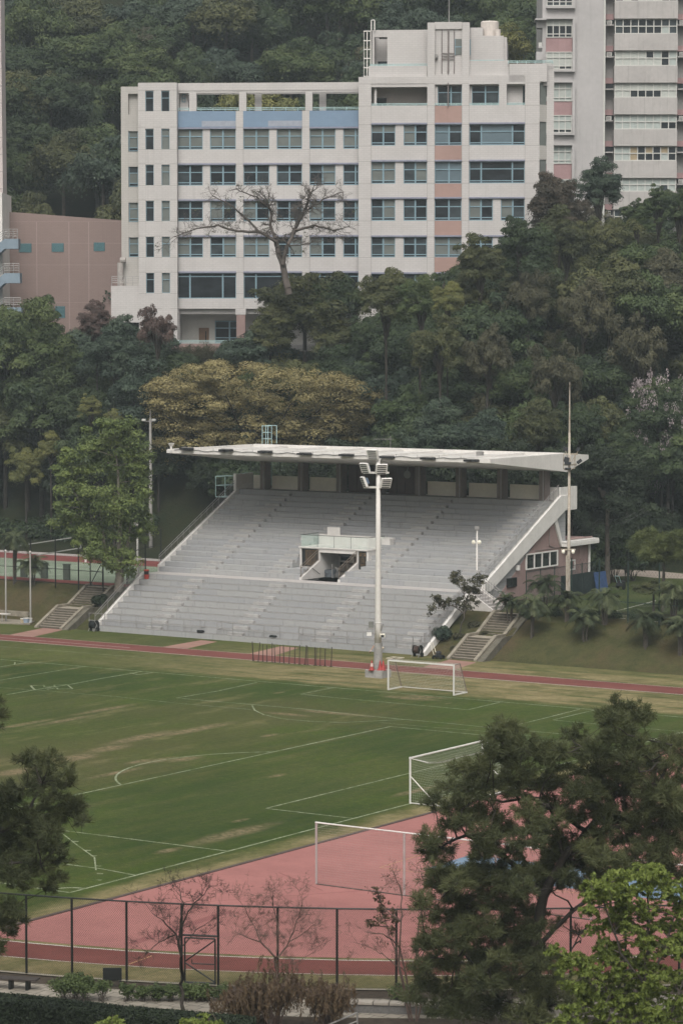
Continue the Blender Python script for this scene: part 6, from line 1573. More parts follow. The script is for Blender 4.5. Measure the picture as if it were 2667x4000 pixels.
ptree('b1', 'yellow', 1028, 632, 44, 264, 'yellowish tree standing out in the olive wood', G_S, .8)
ptree('b3', 'olive', 1100, 520, 66, 276, 'olive tree that climbs up the right half of the white block', G_S, 1.1)
ptree('b0', 'dark', 1205, 470, 84, 280, 'tall dark tree over the right corner of the white block', G_S, 1.)
ptree('b5', 'maroon', 1285, 368, 84, 292, 'dark tree with reddish brown leaves between white block and tower', G_S, .8)
ptree('b2', 'bluish', 1376, 352, 62, 294, 'tall dark blue-green tree right behind the reddish brown one', G_S, 1.9)
ptree('b3', 'olive', 1300, 452, 74, 286, 'olive tree under the reddish brown one', G_S, .9)
ptree('t0', 'green', 1462, 440, 46, 288, 'narrow pale-topped tree in front of the tower, left of two', G_S, 1.5)
ptree('t0', 'green', 1512, 408, 44, 289, 'taller narrow pale-topped tree in front of the tower at the right edge', G_S, 1.6)
ptree('b4', 'dark', 1560, 412, 50, 287, 'dark tree cut by the right edge before the tower', G_S, 1.2)
ptree('b0', 'olive', 1400, 470, 80, 284, 'broad olive tree below the narrow pale-topped pair', G_S, .8)
ptree('b5', 'brown', 1500, 540, 96, 280, 'dull brownish tree at the right, under the dark edge tree', G_S, .9)
ptree('l1', 'brown', 1210, 600, 70, 272, 'brown-green vine-hung tree in the upper middle of the right wood', G_S, 1.4)
ptree('l0', 'brown', 1340, 610, 84, 274, 'brown-green vine-hung tree right of the first', G_S, 1.3)
ptree('l1', 'brown', 1470, 690, 90, 270, 'brown-green vine-hung tree nearest the right edge', G_S, 1.2)
ptree('b1', 'green', 900, 735, 84, 296, 'green tree in the middle of the wood', G_S, .8)
ptree('b3', 'olive', 1010, 705, 74, 262, 'olive tree in the middle of the wood beside the yellowish one', G_S, .9)
ptree('l0', 'brown', 1120, 720, 74, 262, 'brown-green vine-hung tree in the middle of the right wood', G_S, 1.4)
ptree('l1', 'brown', 1280, 760, 84, 262, 'brown-green vine-hung tree low in the right wood', G_S, 1.2)
ptree('b4', 'dark', 830, 800, 72, 293, 'dark tree just right of the golden canopy', G_S, .9)
ptree('b2', 'bluish', 1005, 905, 88, 250, 'blue-green round bush-like tree above the left half of the roof', G_S, .7)
ptree('b1', 'bluish', 1110, 915, 70, 249, 'blue-green bush-like tree above the middle of the roof', G_S, .7)
ptree('b5', 'olive', 1235, 893, 66, 248, 'lighter olive tree above the right part of the roof', G_S, .8)
ptree('b0', 'dark', 1330, 900, 70, 247, 'dark tree behind the rusty lamp pole', G_S, .9)
ptree('b3', 'dark', 1545, 990, 72, 236, 'dark tree at the right edge under the pink blossom', G_S, 1.2)
ptree('b2', 'dark', 1440, 950, 70, 243, 'dark tree left of the one under the pink blossom', G_S, 1.1)
ptree('b1', 'dark', 1520, 842, 92, 250, 'dark tree sprinkled with pale pink blossom at the right edge', G_S, .8, two=('f0', 'pink'))
ptree('n0', 'feather', 1522, 1202, 84, 222, 'soft feathery light green tree on the right lawn', None, .66)
ptree('b3', 'olive', 1500, 1330, 54, 219, 'low olive bush below the feathery tree on the right', None, .45, name='shrub')
ptree('b1', 'olive', 762, 690, 66, 296, 'olive tree hiding the white block base, right of the large round one', G_S, 1.0, dm=17.)
ptree('b4', 'dark', 842, 705, 60, 296, 'dark tree hiding the white block base, next but one to the large round one', G_S, 1.0, dm=17.)
ptree('b3', 'dark', 790, 775, 84, 294, 'low dark tree under the two that hide the white block base', G_S, .8, dm=14.)
# fill of the slope: the closed wood
LIM = [(-400, 1090), (0, 1095), (150, 1130), (290, 1250), (310, 1270), (420, 1200), (560, 1210), (690, 1310), (700, 1420), (960, 1425), (975, 1270), (1100, 1090), (1250, 1030), (1400, 1035), (1550, 1040), (1750, 1050), (1900, 950), (2060, 850), (2150, 720), (2300, 680), (2420, 740), (2560, 730), (2667, 720), (3300, 700)]
def lim(x):
    for (a, ya), (b, yb) in zip(LIM[:-1], LIM[1:]):
        if a <= x <= b: return ya+(yb-ya)*(x-a)/(b-a)
    return 900
rf = random.Random(4); nf = 0
GOLD_BOX = (540, 1520, 1400, 1760)
d = 246.
while d < 316:
    r_ = -46.
    while r_ < 47:
        dd, rr = d+rf.uniform(-2, 2), r_+rf.uniform(-2, 2); X, Y = fromdr(dd, rr); r_ += 5.4
        yb = yback(X)
        if Y < yb+1.5 or dd > dend(rr)-1: continue
        z = terrain(X, Y); px, py0 = proj((X, Y, z))
        h = rf.uniform(8, 13) if px < 1700 or dd < 272 else rf.uniform(11, 19); ylim = lim(px)+rf.uniform(10, 60); ztop = min(z+h, float(CP[2]-(ylim-1258)*dd/F_PX))
        if 1250 < px < 1540 and dd < 293: ztop = min(ztop, float(CP[2]-(1700-1258)*dd/F_PX))
        if 540 < px < 1530 and dd < 285: ztop = min(ztop, float(CP[2]-(1745-1258)*dd/F_PX))
        if ztop-z < 3.5:
            if ztop-z < 2.: continue
        hw = rf.uniform(3.6, 5.4) if ztop-z > 6 else 2.6
        side = px > 1750
        mat = rf.choice(['dark', 'dark', 'olive', 'green', 'olive', 'green'] if side else ['dark', 'dark', 'bluish', 'green', 'olive'])
        tree(rf.choice(['b0', 'b1', 'b2', 'b3', 'b4', 'b5', 'l0'] if side else ['b0', 'b1', 'b2', 'b3', 'b4', 'b5']), mat, X, Y, ztop, hw, min((ztop-z)*.48, hw*.95), L_S, G_S); nf += 1
    d += 5.2
rf = random.Random(14); nu = 0; d = 244.
U_S = 'understorey bush filling the dense wood between the grandstand and the white block'
while d < 313:
    r_ = -46.
    while r_ < 47:
        dd, rr = d+rf.uniform(-2, 2), r_+rf.uniform(-2, 2); X, Y = fromdr(dd, rr); r_ += 3.9
        if Y < yback(X)+1.2 or dd > dend(rr)-3: continue
        z = terrain(X, Y); px, py0 = proj((X, Y, z)); h = rf.uniform(4.2, 7.)+(rf.uniform(1., 4.) if dd > 268 else 0); ztop = min(z+h, float(CP[2]-(lim(px)+25-1258)*dd/F_PX)); ztop = min(ztop, float(CP[2]-(1745-1258)*dd/F_PX)) if 540 < px < 1530 and dd < 285 else ztop
        if ztop-z < 1.2: continue
        hh = (ztop-z)*.55; tree(rf.choice(['b0', 'b1', 'b2', 'b3', 'b4', 'b5']), 'hedge' if Y < yback(X)+7 else rf.choice(['dark', 'dark', 'bluish', 'olive', 'brown']), X, Y, ztop, rf.uniform(2.6, 3.8), hh, U_S, 'understorey on the wooded slope', 'understorey_bush', trunk=False); nu += 1  # near-black leaves close to the stand paint the shade of the wood
    d += 3.7
print('under', nu)
for k in range(9):
    X = -67.5+3.9*k; tree(['b0', 'b3', 'b1', 'b5'][k % 4], 'hedge', X, 85.6+.6*(k % 2), 15.2+.5*((k*7) % 3), 4.3, 5.6, 'very dark tree of the row added to darken the openings behind the grandstand', 'added shading tree row behind the grandstand')  # row added to darken the openings under the roof; near-black leaves paint the shade
# far wooded hill: whole trees as single meshes, too small to show their trunks
HILL = []
for i in range(5):
    V, t, C = broad_crown(70+i, nl=62, per=480, L=.19, W=.145, rl=(.8, 1.5)); T = Twigs(); rg = np.random.default_rng(i)
    for k in range(1): T.limb([(0, 0, -6), (.1, 0, -2), (0, 0, 0)], .22, .12, .03, rg)
    me = T.mesh('tmp', BARK, 5); tv = np.zeros(len(me.vertices)*3, np.float32); me.vertices.foreach_get('co', tv); tv = tv.reshape(-1, 3); tq = np.array([list(p.vertices) for p in me.polygons]); bpy.data.meshes.remove(me)
    HILL.append(arr_mesh('hill_tree', np.concatenate([V, tv]), np.concatenate([quads(V), tq+len(V)]), [LM['dark'], BARK], np.concatenate([t, np.full(len(tv), .5)]), np.concatenate([np.zeros(len(V)//4), np.ones(len(tq))]).astype(int)))
rf = random.Random(9); d = 333.; nh = 0; row = 0
HT = {'dark': 'dark green tree in the closed forest on the hill behind the buildings', 'green': 'mid green tree in the forest on the hill behind the buildings', 'olive': 'olive-toned tree in the forest on the hill behind the buildings', 'yellow': 'yellow-green tree standing out in the hill forest', 'bluish': 'blue-green tree in the forest on the hill behind the buildings', 'brown': 'brownish tree in the forest on the hill behind the buildings'}
while d < 404:
    r_ = -58.+(row % 2)*3.8
    while r_ < 60:
        dd, rr = d+rf.uniform(-3.6, 3.6), r_+rf.uniform(-3, 3); r_ += 7.6; X, Y = fromdr(dd, rr); z = terrain(X, Y); h = rf.uniform(8., 13.5); hw = rf.uniform(4.2, 6.6); hh = rf.uniform(4.2, 6.2)
        px, py = proj((X, Y, z+h))
        if py < -320: continue
        mat = rf.choices(['dark', 'green', 'olive', 'yellow', 'bluish', 'brown'], [5, 4, 2.4, .12, 4, .8])[0]
        if 870 < px < 1150 and 220 < py < 420: mat = rf.choice(['olive', 'yellow'])
        o = link('hill_tree', HILL[rf.randrange(5)], None, (X, Y, z+h-hh), rf.uniform(0, 6.28), (hw/4, hw/4, hh/3)); o.material_slots[0].link = 'OBJECT'; o.material_slots[0].material = LM[mat]
        tag(o, HT[mat], 'tree', 'forest trees on the hill'); nh += 1
    d += 5.7; row += 1
p = at(1945, 75, 346); o = link('hill_tree', HILL[1], None, (p[0], p[1], p[2]-4), 0, (1.15, 1.15, 1.2)); o.material_slots[0].link = 'OBJECT'; o.material_slots[0].material = LM['yellow']
tag(o, 'yellow-green round tree just behind the rooftop water tank', 'tree', 'forest trees on the hill')
print('fill', nf, 'hill', nh)
# golden umbrella tree
def golden():
    D = 284.; s = D/F_PX; rg = np.random.default_rng(5); b = at(1010, 1800, D); zb = terrain(b[0], b[1])
    r = empty('umbrella_tree', (b[0], b[1], zb), 0, 'wide golden-leaved tree with layered umbrella crown behind the grandstand roof', 'tree'); o = np.array([b[0], b[1], zb])
    C = []; R = []
    def top(x):          # outline of the crown, photo pixels
        pts = [(560, 1590), (600, 1500), (680, 1450), (760, 1412), (900, 1405), (1000, 1412), (1060, 1450), (1180, 1440), (1290, 1450), (1330, 1475), (1400, 1490), (1450, 1505), (1530, 1530)]
        for (a, ya), (c, yc) in zip(pts[:-1], pts[1:]):
            if a <= x <= c: return ya+(yc-ya)*(x-a)/(c-a)
        return 1600
    for k in range(520):
        x = rg.uniform(600, 1520); yt = top(x); yb_ = 1735 if 620 < x < 1420 else 1640; y = yt+(yb_-yt)*rg.random()**1.25; c = at(x, y+8, D+rg.normal()*4.2*(1-abs(x-1040)/700)); C.append(c-o); q = rg.uniform(.8, 1.7); R.append((q, q, q*.4))
    for x, y in ((600, 1760), (680, 1800), (640, 1850), (760, 1790), (1150, 1700), (560, 1640), (1480, 1580), (1505, 1545), (720, 1740), (900, 1700), (1250, 1690), (1380, 1660)):
        C.append(at(x, y, D+rg.normal()*2)-o); R.append((1.3, 1.3, .5))
    V, t = leaf_cloud(rg, C, R, 230, .22, .11, up=.7, out=.8, lo=.6, rnd=.2, lt=.12); me = arr_mesh('crown', V, quads(V), [LM['gold']], t); link('crown', me, r)
    T = Twigs(); T.limb([(0, 0, -.3), (.2, 0, 3), (0, .1, 4.5)], .42, .3, .03, rg)
    for x, y in ((640, 1620), (760, 1560), (880, 1540), (1010, 1520), (1150, 1560), (1290, 1560), (1420, 1570), (700, 1700), (1330, 1650), (820, 1720)):
        e = at(x, y, D+rg.normal()*3)-o; T.limb([(0, .1, rg.uniform(4.5, 6.5)), e*.5+np.array([0, 0, 1.2]), e], .17, .04, .06, rg)
    link('trunk', T.mesh('trunk', BARKD, 6), r)
golden()
# fresh green tree by the court
def cluster_tree(name, label, D, base, cl, per, L, W, mat, bark, limbs=(), r0=.22, needles=False, jit=1.2, sub=16, group=None, cat='tree', droop=.3, zb=None, nz=40, twig=.03, up=.35):
    rg = np.random.default_rng(abs(hash(label)) % 1000 if False else len(label)*7+int(D)); b = np.array(base, float)
    r = empty(name, b, 0, label, cat, group); C = []; R = []
    for x, y, q in cl:
        c = at(x, y, D+rg.normal()*jit); C.append(c-b); R.append(q*D/F_PX*(1.25 if needles else (1.05 if mat == 'bright' else 1.)))
    if needles: V, t = needle_cloud(rg, C, R, nz, sub, L, W)
    else:
        C2, R2 = [], []
        for c, q in zip(C, R):
            if mat == 'bright':          # leafy sprays: leaves set along short drooping twigs
                for _ in range(9):
                    p = c+rg.normal(size=3)*q*.35; d_ = unit(rg.normal(size=3)*np.array([1, 1, .45])+np.array([0, 0, .15])); ln = q*rg.uniform(.9, 1.7)
                    for j in range(6):
                        f = (j+.6)/6; C2.append(p+d_*ln*f-np.array([0, 0, .35])*ln*f*f); R2.append(np.array([.055, .055, .035]))
                continue
            for _ in range(6): C2.append(c+unit(rg.normal(size=3))*q*(rg.uniform(.3, 1.35) if mat == 'bright' else rg.uniform(.35, .95))); R2.append(np.array([1, 1, .85 if mat == 'bright' else .75])*q*(rg.uniform(.16, .4) if mat == 'bright' else rg.uniform(.4, .7)))
        V, t = leaf_cloud(rg, C2, np.array(R2), max(6, per//6) if mat != 'bright' else 7, L, W, droop=droop, lo=.0, up=up, lt=.5 if mat == 'bright' else .3)
    link('crown' if cat == 'tree' else 'foliage', arr_mesh('foliage', V, quads(V), [LM[mat]], t), r)
    T = Twigs(); anchors = []
    for pts, a, e in limbs:
        P = [at(x, y, D+dz)-b for x, y, dz in pts]; anchors += T.limb(P, a, e, .05, rg, 4)
    if anchors:
        A = np.array(anchors)
        for c, q in zip(C, R):
            j = int(np.argmin(np.linalg.norm(A-c, axis=1)+(A[:, 2] > c[2])*.6)); L_ = np.linalg.norm(A[j]-c)
            if L_ > .15: T.limb([A[j], (A[j]+c)/2+rg.normal(size=3)*.1*L_, c], min(twig, .012+.02*L_), .008, .08, rg, 3)
            for _ in range(3):
                e = c+rg.normal(size=3)*q*.6; T.limb([c, e], .012, .004, .1, rg, 2)
    if T.a: link('trunk' if cat == 'tree' else 'stem', T.mesh('trunk', bark, 6), r)
    return r
b = G(462, 2306, 3.0); Db = dr(b[0], b[1])[0]
cl = [(430, 1690, 60), (380, 1710, 50), (490, 1680, 60), (330, 1760, 60), (450, 1760, 75), (530, 1740, 60), (560, 1800, 50), (270, 1800, 45), (390, 1810, 75), (500, 1840, 70), (300, 1870, 65), (250, 1900, 45), (420, 1900, 80), (540, 1880, 50), (330, 1950, 75), (245, 1980, 40), (460, 1980, 85), (550, 1960, 45), (280, 2040, 65), (380, 2050, 80), (520, 2050, 60), (470, 2110, 80), (360, 2110, 60), (545, 2020, 45), (420, 2170, 70), (490, 2180, 60), (370, 2170, 40), (350, 2120, 45), (440, 2010, 70), (240, 1850, 35), (300, 2090, 35), (400, 1740, 60), (560, 2080, 28), (430, 2200, 40)]
cluster_tree('broadleaf_tree', 'fresh green long-leaved tree with pale blotched trunk beside the court fence', Db, b, [(x, y, q*1.18) for x, y, q in cl], 1500, .27, .115, 'big', BARKP,
    [([(462, 2310, 0), (470, 2240, 0), (462, 2200, 0), (455, 2160, 0)], .40, .28), ([(462, 2200, 0), (430, 2170, .3), (408, 2140, .5), (400, 2050, .6), (380, 1900, .5)], .22, .07), ([(462, 2190, 0), (468, 2100, -.2), (466, 2000, 0), (462, 1850, 0), (450, 1720, 0)], .24, .05), ([(470, 2200, 0), (495, 2155, .4), (505, 2080, .4), (520, 1960, .5)], .2, .05), ([(400, 2050, .6), (330, 1990, .6), (290, 1920, .4)], .08, .04)], jit=.9, twig=.05)
# big bare tree in front of the white block
def bare_tree(name, label, D, base_px, limbs, lvl, mat, L, r, seed, group=None, leaves=None, zb=None, spread=.8, up=.12, step=3, kids=(3, 4), jit=1.4, lift=.35):
    rg = np.random.default_rng(seed); b = at(*base_px, D) if zb is None else G(*base_px, zb); D = dr(b[0], b[1])[0]
    rt = empty(name, b, 0, label, 'tree', group); T = Twigs(); tips = []
    for pts, a, e, tw in limbs:
        P = [at(x, y, D+rg.normal()*jit*(i/len(pts)))-b for i, (x, y) in enumerate(pts)]; seg = T.limb(P, a, e, .10, rg, 4)
        if tw:
            for i in range(2, len(seg), step):
                f = i/len(seg); d = unit(seg[i]-seg[i-1])
                for _ in range(2): T.grow(rg, seg[i], unit(d*.5+rg.normal(size=3)*.7+np.array([0, 0, lift])), L*rg.uniform(.6, 1.1)*(.6+.4*f), max(e*.8, r), lvl, up, spread, kids, tips)
    link('branches' if lvl else 'trunk', T.mesh('branches', mat, 4), rt)
    if leaves:
        mt, n, q, per, LL, WW = leaves; idx = rg.choice(len(tips), min(n, len(tips)), replace=False); C = np.array([tips[i] for i in idx]); V, t = leaf_cloud(rg, C, np.full(len(C), q), per, LL, WW, droop=.5); link('leaves', arr_mesh('leaves', V, quads(V), [LM[mt]], t), rt)
    return rt
bare_tree('bare_tree', 'large spreading bare tree with dark trunk before the white block', 285, (1128, 1150),
    [([(1128, 1150), (1108, 1050), (1088, 985), (1076, 925)], .42, .28, 0), ([(1104, 1035), (1122, 960), (1150, 900), (1185, 830), (1205, 785), (1215, 750)], .27, .08, 1), ([(1076, 930), (1056, 880), (1062, 830), (1040, 775)], .22, .07, 1),
     ([(1080, 945), (1010, 905), (930, 905), (850, 880), (770, 893), (680, 925)], .17, .04, 1), ([(1010, 905), (960, 850), (900, 800), (830, 765)], .12, .04, 1), ([(1150, 900), (1230, 880), (1300, 900), (1365, 885)], .14, .04, 1), ([(1062, 820), (1000, 770), (920, 738)], .10, .04, 1), ([(1185, 830), (1260, 780), (1340, 750)], .10, .04, 1), ([(1122, 960), (1190, 955), (1260, 940)], .09, .03, 1)],
    3, M('bark_bare', (.095, .080, .070), .9, .25, 3.), 1.5, .015, 12, None, ('olive', 50, .35, 12, .3, .07), step=1, kids=(3, 5), up=.0, lift=.02)
# slim leafy tree before the right corner of the terraces
bare_tree('young_tree', 'small open-branched tree with sparse dark leaves at the right corner of the terraces', dr(*hit(1795, 2470)[:2])[0], (1795, 2470),
    [([(1795, 2470), (1812, 2400), (1820, 2340)], .07, .05, 0), ([(1812, 2400), (1780, 2370), (1740, 2360), (1710, 2370)], .045, .02, 1), ([(1820, 2340), (1800, 2300), (1775, 2270)], .04, .015, 1), ([(1820, 2340), (1845, 2300), (1870, 2285)], .04, .015, 1), ([(1812, 2400), (1835, 2360), (1840, 2330)], .04, .015, 1)],
    1, BARK, .8, .012, 3, None, ('brown', 100, .24, 26, .19, .12), step=2, jit=.5)
# bushes on the banks
def bush(px, py, D, q, mat, label, n=16, per=160, L=.22, W=.14, cat='shrub', group=None, name='shrub', flat=.8, seed=1):
    c = at(px, py, D); zb = terrain(c[0], c[1]); rg = np.random.default_rng(seed); r = empty(name, (c[0], c[1], zb), 0, label, cat, group); q = q*D/F_PX
    d = unit(rg.normal(size=(n, 3))); d[:, 2] = np.abs(d[:, 2]); C = d*rg.uniform(.3, .75, n)[:, None]*np.array([q, q, q*flat])+np.array([0, 0, max(0., c[2]-zb)-q*.3])
    V, t = leaf_cloud(rg, C, rg.uniform(.3, .5, n)*q, per, L, W); link('foliage', arr_mesh('foliage', V, quads(V), [LM[mat]], t), r)
    T = Twigs()
    for cc in C[:8]: T.limb([(0, 0, -.1), cc*.5, cc], .04, .01, .1, rg, 3)
    link('stem', T.mesh('stem', BARKD, 5), r)
bush(1728, 2470, dr(*hit(1728, 2505)[:2])[0], 42, 'bluish', 'dense blue-green bush against the right railing of the lower terrace')
bush(390, 2342, dr(*hit(390, 2372)[:2])[0], 34, 'hedge', 'dark round bush beside the left concrete stairs', seed=2)
for k, (px, py, q) in enumerate(((1795, 2480, 30), (1850, 2440, 34), (1835, 2500, 26), (1780, 2530, 24), (1890, 2470, 22))): bush(px, py, dr(*hit(px, py+10)[:2])[0], q, 'brown', ['scrubby brown-green bush under the small open-branched tree', 'scrubby bush at the top of the bank by the slim pole', 'scrubby bush beside the landing of the right stairs', 'scrubby bush low on the bank above the mower', 'scrubby bush left of the upper flight of the right stairs'][k], 10, 90, .16, .1, group='scrub on the right bank', flat=.5, seed=5+k)
for k, (px, py) in enumerate(((2330, 2190), (2400, 2180), (2470, 2200), (2380, 2130), (2450, 2120), (2290, 2200))): bush(px, py, 246+k % 3, 62, 'dark', 'dark shrub in the thicket at the far edge of the right lawn', 14, 120, .26, .16, group='thicket at the far edge of the right lawn', seed=20+k)
for k, (px, py) in enumerate(((30, 2205), (90, 2190), (150, 2170), (-40, 2210), (210, 2150), (270, 2140), (330, 2135), (0, 2100), (120, 2080), (240, 2060), (400, 2090), (480, 2110), (560, 2060))): bush(px, py-25, dmin(px, 1.5), 80, 'dark', 'dark shrub in the thicket behind the court', 14, 120, .3, .18, group='thicket behind the court', seed=30+k)
for k, (px, py) in enumerate(((2060, 2408), (2105, 2400), (2165, 2402), (2245, 2405), (2310, 2412), (2395, 2415), (2480, 2420), (2560, 2425), (2640, 2440))): bush(px, py-14, dr(*hit(px, py)[:2])[0], 46, 'dark', 'low dark shrub along the bank top between the palms', 12, 120, .17, .11, group='low shrubs on the bank top', flat=.6, seed=60+k)
# grasses under the terrace of the white block
rg = np.random.default_rng(8); C = []
for k in range(70):
    c = at(rg.uniform(640, 1010), rg.uniform(1372, 1410), 297.2); C.append(c)
C = np.array(C); V, t = leaf_cloud(rg, C, np.full((70, 3), 1.)*np.array([.5, .5, .8]), 80, .6, .05, up=.0, droop=-.8)
o = link('terrace_hedge', arr_mesh('terrace_hedge', V-C[0], quads(V), [LM['brown']], t), None, C[0]); tag(o, 'dull brown hedge below the ground-floor terrace of the white block', 'hedge')
# palms: fronds and stems modelled once
def palm_meshes(seed):
    rg = np.random.default_rng(seed); V = []; tt = []; ST = []
    for s_ in range(3):
        T = Twigs()
        bx, by = (rg.normal(size=2)*.17); h = 1.9+rg.random()*.8; top = np.array([bx*2.0, by*2.0, h]); T.limb([(bx, by, -.3), (bx*1.3, by*1.3, h*.5), top], .075, .055, .02, rg, 4)
        ST.append(T.mesh('stem', BARK, 6))
        for k in range(11):
            a = 2*PI*k/11+rg.uniform(-.2, .2); el = rg.uniform(.35, 1.3); L = rg.uniform(1.2, 1.7); d = np.array([math.cos(a)*math.cos(el), math.sin(a)*math.cos(el), math.sin(el)]); p = top.copy(); t0 = rg.random(); n = 9
            for i in range(n):
                q = p+d*L/n; side = unit(np.cross(d, np.array([0, 0, 1.]))); upv = np.cross(side, d)
                for sg in (-1, 1):
                    for j in range(5):
                        b = p+(q-p)*(j/5); ll = .40*math.sin(PI*min(1, (i+j/5+1.)/(n+1)))+.08; e = b+side*sg*ll*.75+d*ll*.45-np.array([0, 0, 1])*ll*(.2+.15*rg.random())+rg.normal(size=3)*.03; w = d*.017; V += [b-w, b+w, e+w*.3, e-w*.3]; tt += [t0*.6+rg.random()*.4]*4
                w = side*.018; V += [p-w, p+w, q+w, q-w]; tt += [t0]*4
                p = q; d = unit(d+np.array([0, 0, -.235])*(1+.4*rg.random()))
    V = np.array(V); return arr_mesh('fronds', V, quads(V), [LM['palm']], tt), ST
PM = [palm_meshes(1), palm_meshes(2)]
def palm(px, py, base_y, label, sc, k, group='palms on the right bank'):
    sc *= 1.04; b = hit(px, base_y); D = dr(b[0], b[1])[0]; zc = CP[2]-(py-1258)*D/F_PX; h = max(1.5, zc-b[2]); r = empty('palm_tree', b, k*1.3, label, 'palm', group)
    link('fronds', PM[k % 2][0], r, (0, 0, h-2.3*sc), 0, (sc, sc, sc)); [link('stem', s_, r, (0, 0, 0), 0, (sc, sc, h/2.25)) for s_ in PM[k % 2][1]]
for k, a in enumerate(((1991, 2350, 2440, 'palm nearest the right flight of stairs', .85), (2072, 2375, 2490, 'broad dark palm second from the right stairs, lowest fronds on the bank', 1.1), (2122, 2285, 2400, 'tall palm in front of the pink end wall windows', 1.05), (2215, 2350, 2430, 'palm at the foot of the rust-streaked lamp pole', .95), (2280, 2420, 2505, 'pale-fronded palm low on the bank in the middle of the group', 1.05), (2360, 2345, 2440, 'multi-stemmed palm on the bank top before the lawn fence', 1.05), (2520, 2425, 2530, 'dark palm on the bank left of the last two', 1.1), (2625, 2335, 2450, 'tall dark palm at the right edge', 1.25), (2655, 2450, 2560, 'low palm cut by the right edge below the tall dark one', 1.05))): palm(*a, k)
palm(55, 2120, 2282, 'palm at the left edge before the court fence', 1.05, 1, 'palms by the court'); palm(128, 2205, 2286, 'palm with a leaning stem right of the left edge one, before the court', 1.05, 2, 'palms by the court')
# ------------------------------------------------------------------ foreground trees
PX = [(2480, 2800, 60), (2420, 2775, 55), (2380, 2815, 50), (2440, 2870, 75), (1963, 2835, 38), (1935, 2880, 42), (2000, 2890, 42), (1905, 2930, 42), (1975, 2940, 55), (2055, 2930, 55), (2110, 2960, 45), (1810, 3002, 50), (1870, 2990, 50), (1930, 2965, 50), (2030, 3015, 60), (1755, 3075, 48), (1690, 3130, 38), (1722, 3165, 32), (1845, 3100, 70), (1925, 3060, 50), (2015, 3095, 60), (2110, 3060, 60), (2180, 2990, 50), (2195, 2925, 35), (2250, 2880, 48), (2290, 2930, 50), (2340, 2945, 65), (2290, 3010, 60), (2480, 2930, 55), (2525, 2980, 55), (2610, 2905, 48), (2660, 2900, 40), (2570, 2935, 35), (2645, 2990, 45), (2590, 3095, 40), (2380, 3040, 70), (2460, 3090, 70), (2270, 3095, 65), (2200, 3060, 55), (2550, 3060, 50), (2640, 3130, 60),
      (1780, 3160, 50), (1830, 3200, 60), (1760, 3225, 45), (1900, 3180, 60), (1960, 3240, 50), (2060, 3170, 60), (2150, 3150, 60), (2240, 3180, 75), (2340, 3150, 60), (2430, 3190, 70), (2530, 3170, 60), (2600, 3210, 70), (2350, 3250, 60), (1660, 3330, 36), (1700, 3350, 40), (1740, 3320, 38), (1690, 3300, 25), (1900, 3310, 55), (1985, 3330, 55), (2060, 3290, 60), (2150, 3270, 60), (2230, 3300, 60), (2450, 3280, 60), (2540, 3300, 65), (2640, 3290, 60), (1880, 3345, 35),
      (1640, 3530, 45), (1690, 3450, 50), (1740, 3420, 60), (1810, 3440, 60), (1760, 3500, 60), (1860, 3420, 50), (1700, 3580, 55), (1800, 3570, 60), (1880, 3500, 45), (1930, 3540, 55), (2000, 3580, 55), (1960, 3460, 55), (2040, 3480, 50), (2120, 3470, 40), (2060, 3560, 40), (1870, 3630, 75), (1960, 3650, 70), (2050, 3650, 60), (1760, 3680, 70), (1690, 3660, 45), (2110, 3640, 45), (1830, 3720, 65), (1920, 3740, 75), (2010, 3720, 65), (1720, 3770, 55), (2080, 3760, 60), (1660, 3850, 55), (1760, 3860, 60), (1870, 3840, 75), (1980, 3830, 70), (2080, 3850, 65), (2170, 3830, 50), (1700, 3940, 60), (1820, 3950, 65), (1940, 3940, 75), (2060, 3960, 75), (2150, 3920, 60), (2350, 3420, 50), (2440, 3400, 60), (2560, 3400, 60), (2640, 3420, 60), (2210, 3420, 40), (2290, 3380, 45), (2180, 3600, 24), (2250, 3640, 24), (2400, 3560, 30), (2120, 3400, 55), (2000, 3400, 50), (2320, 3330, 60), (2480, 3345, 60), (2600, 3350, 55), (2370, 3365, 55), (2190, 3360, 50), (1900, 3470, 50), (1990, 3520, 50), (2640, 3050, 55), (2420, 3010, 55), (2330, 3080, 55), (2500, 3230, 60), (2620, 3160, 55), (2150, 3210, 50), (1850, 3060, 45), (1640, 3780, 40), (1600, 3900, 40), (2230, 3920, 50), (2140, 3740, 50), (1780, 3620, 60), (1900, 3790, 60), (2270, 3860, 45)]
b = at(2105, 4060, 98); b[2] = 0
rx = random.Random(6)
POLY = [(1640, 3330), (1700, 3110), (1900, 2870), (1985, 2830), (2060, 2910), (2200, 2920), (2340, 2900), (2370, 2800), (2480, 2760), (2530, 2880), (2667, 2880), (2720, 3400), (2300, 3450), (2200, 3600), (2160, 3980), (1650, 3980), (1640, 3700), (1710, 3420)]
def inside(x, y, P):
    r = False
    for (a, b_), (c, d_) in zip(P, P[1:]+P[:1]):
        if (b_ > y) != (d_ > y) and x < (c-a)*(y-b_)/(d_-b_)+a: r = not r
    return r
GAPS = [(1830, 3330, 60), (1960, 3190, 38), (2250, 3540, 90), (2350, 3520, 70), (1760, 3300, 40), (2600, 3050, 30), (2120, 3390, 25), (2640, 2830, 30)]
PX += [(1860, 3390, 45), (1930, 3400, 45), (2000, 3440, 45), (2070, 3400, 48), (2150, 3380, 45), (2240, 3370, 45), (2330, 3410, 48), (2420, 3370, 45), (2280, 3330, 45), (2520, 3420, 50), (2600, 3080, 40), (2560, 3000, 40), (2660, 3220, 50), (2150, 3435, 50), (2215, 3455, 46), (2290, 3460, 44), (2095, 3450, 42), (2360, 3470, 40), (1790, 3410, 30)]
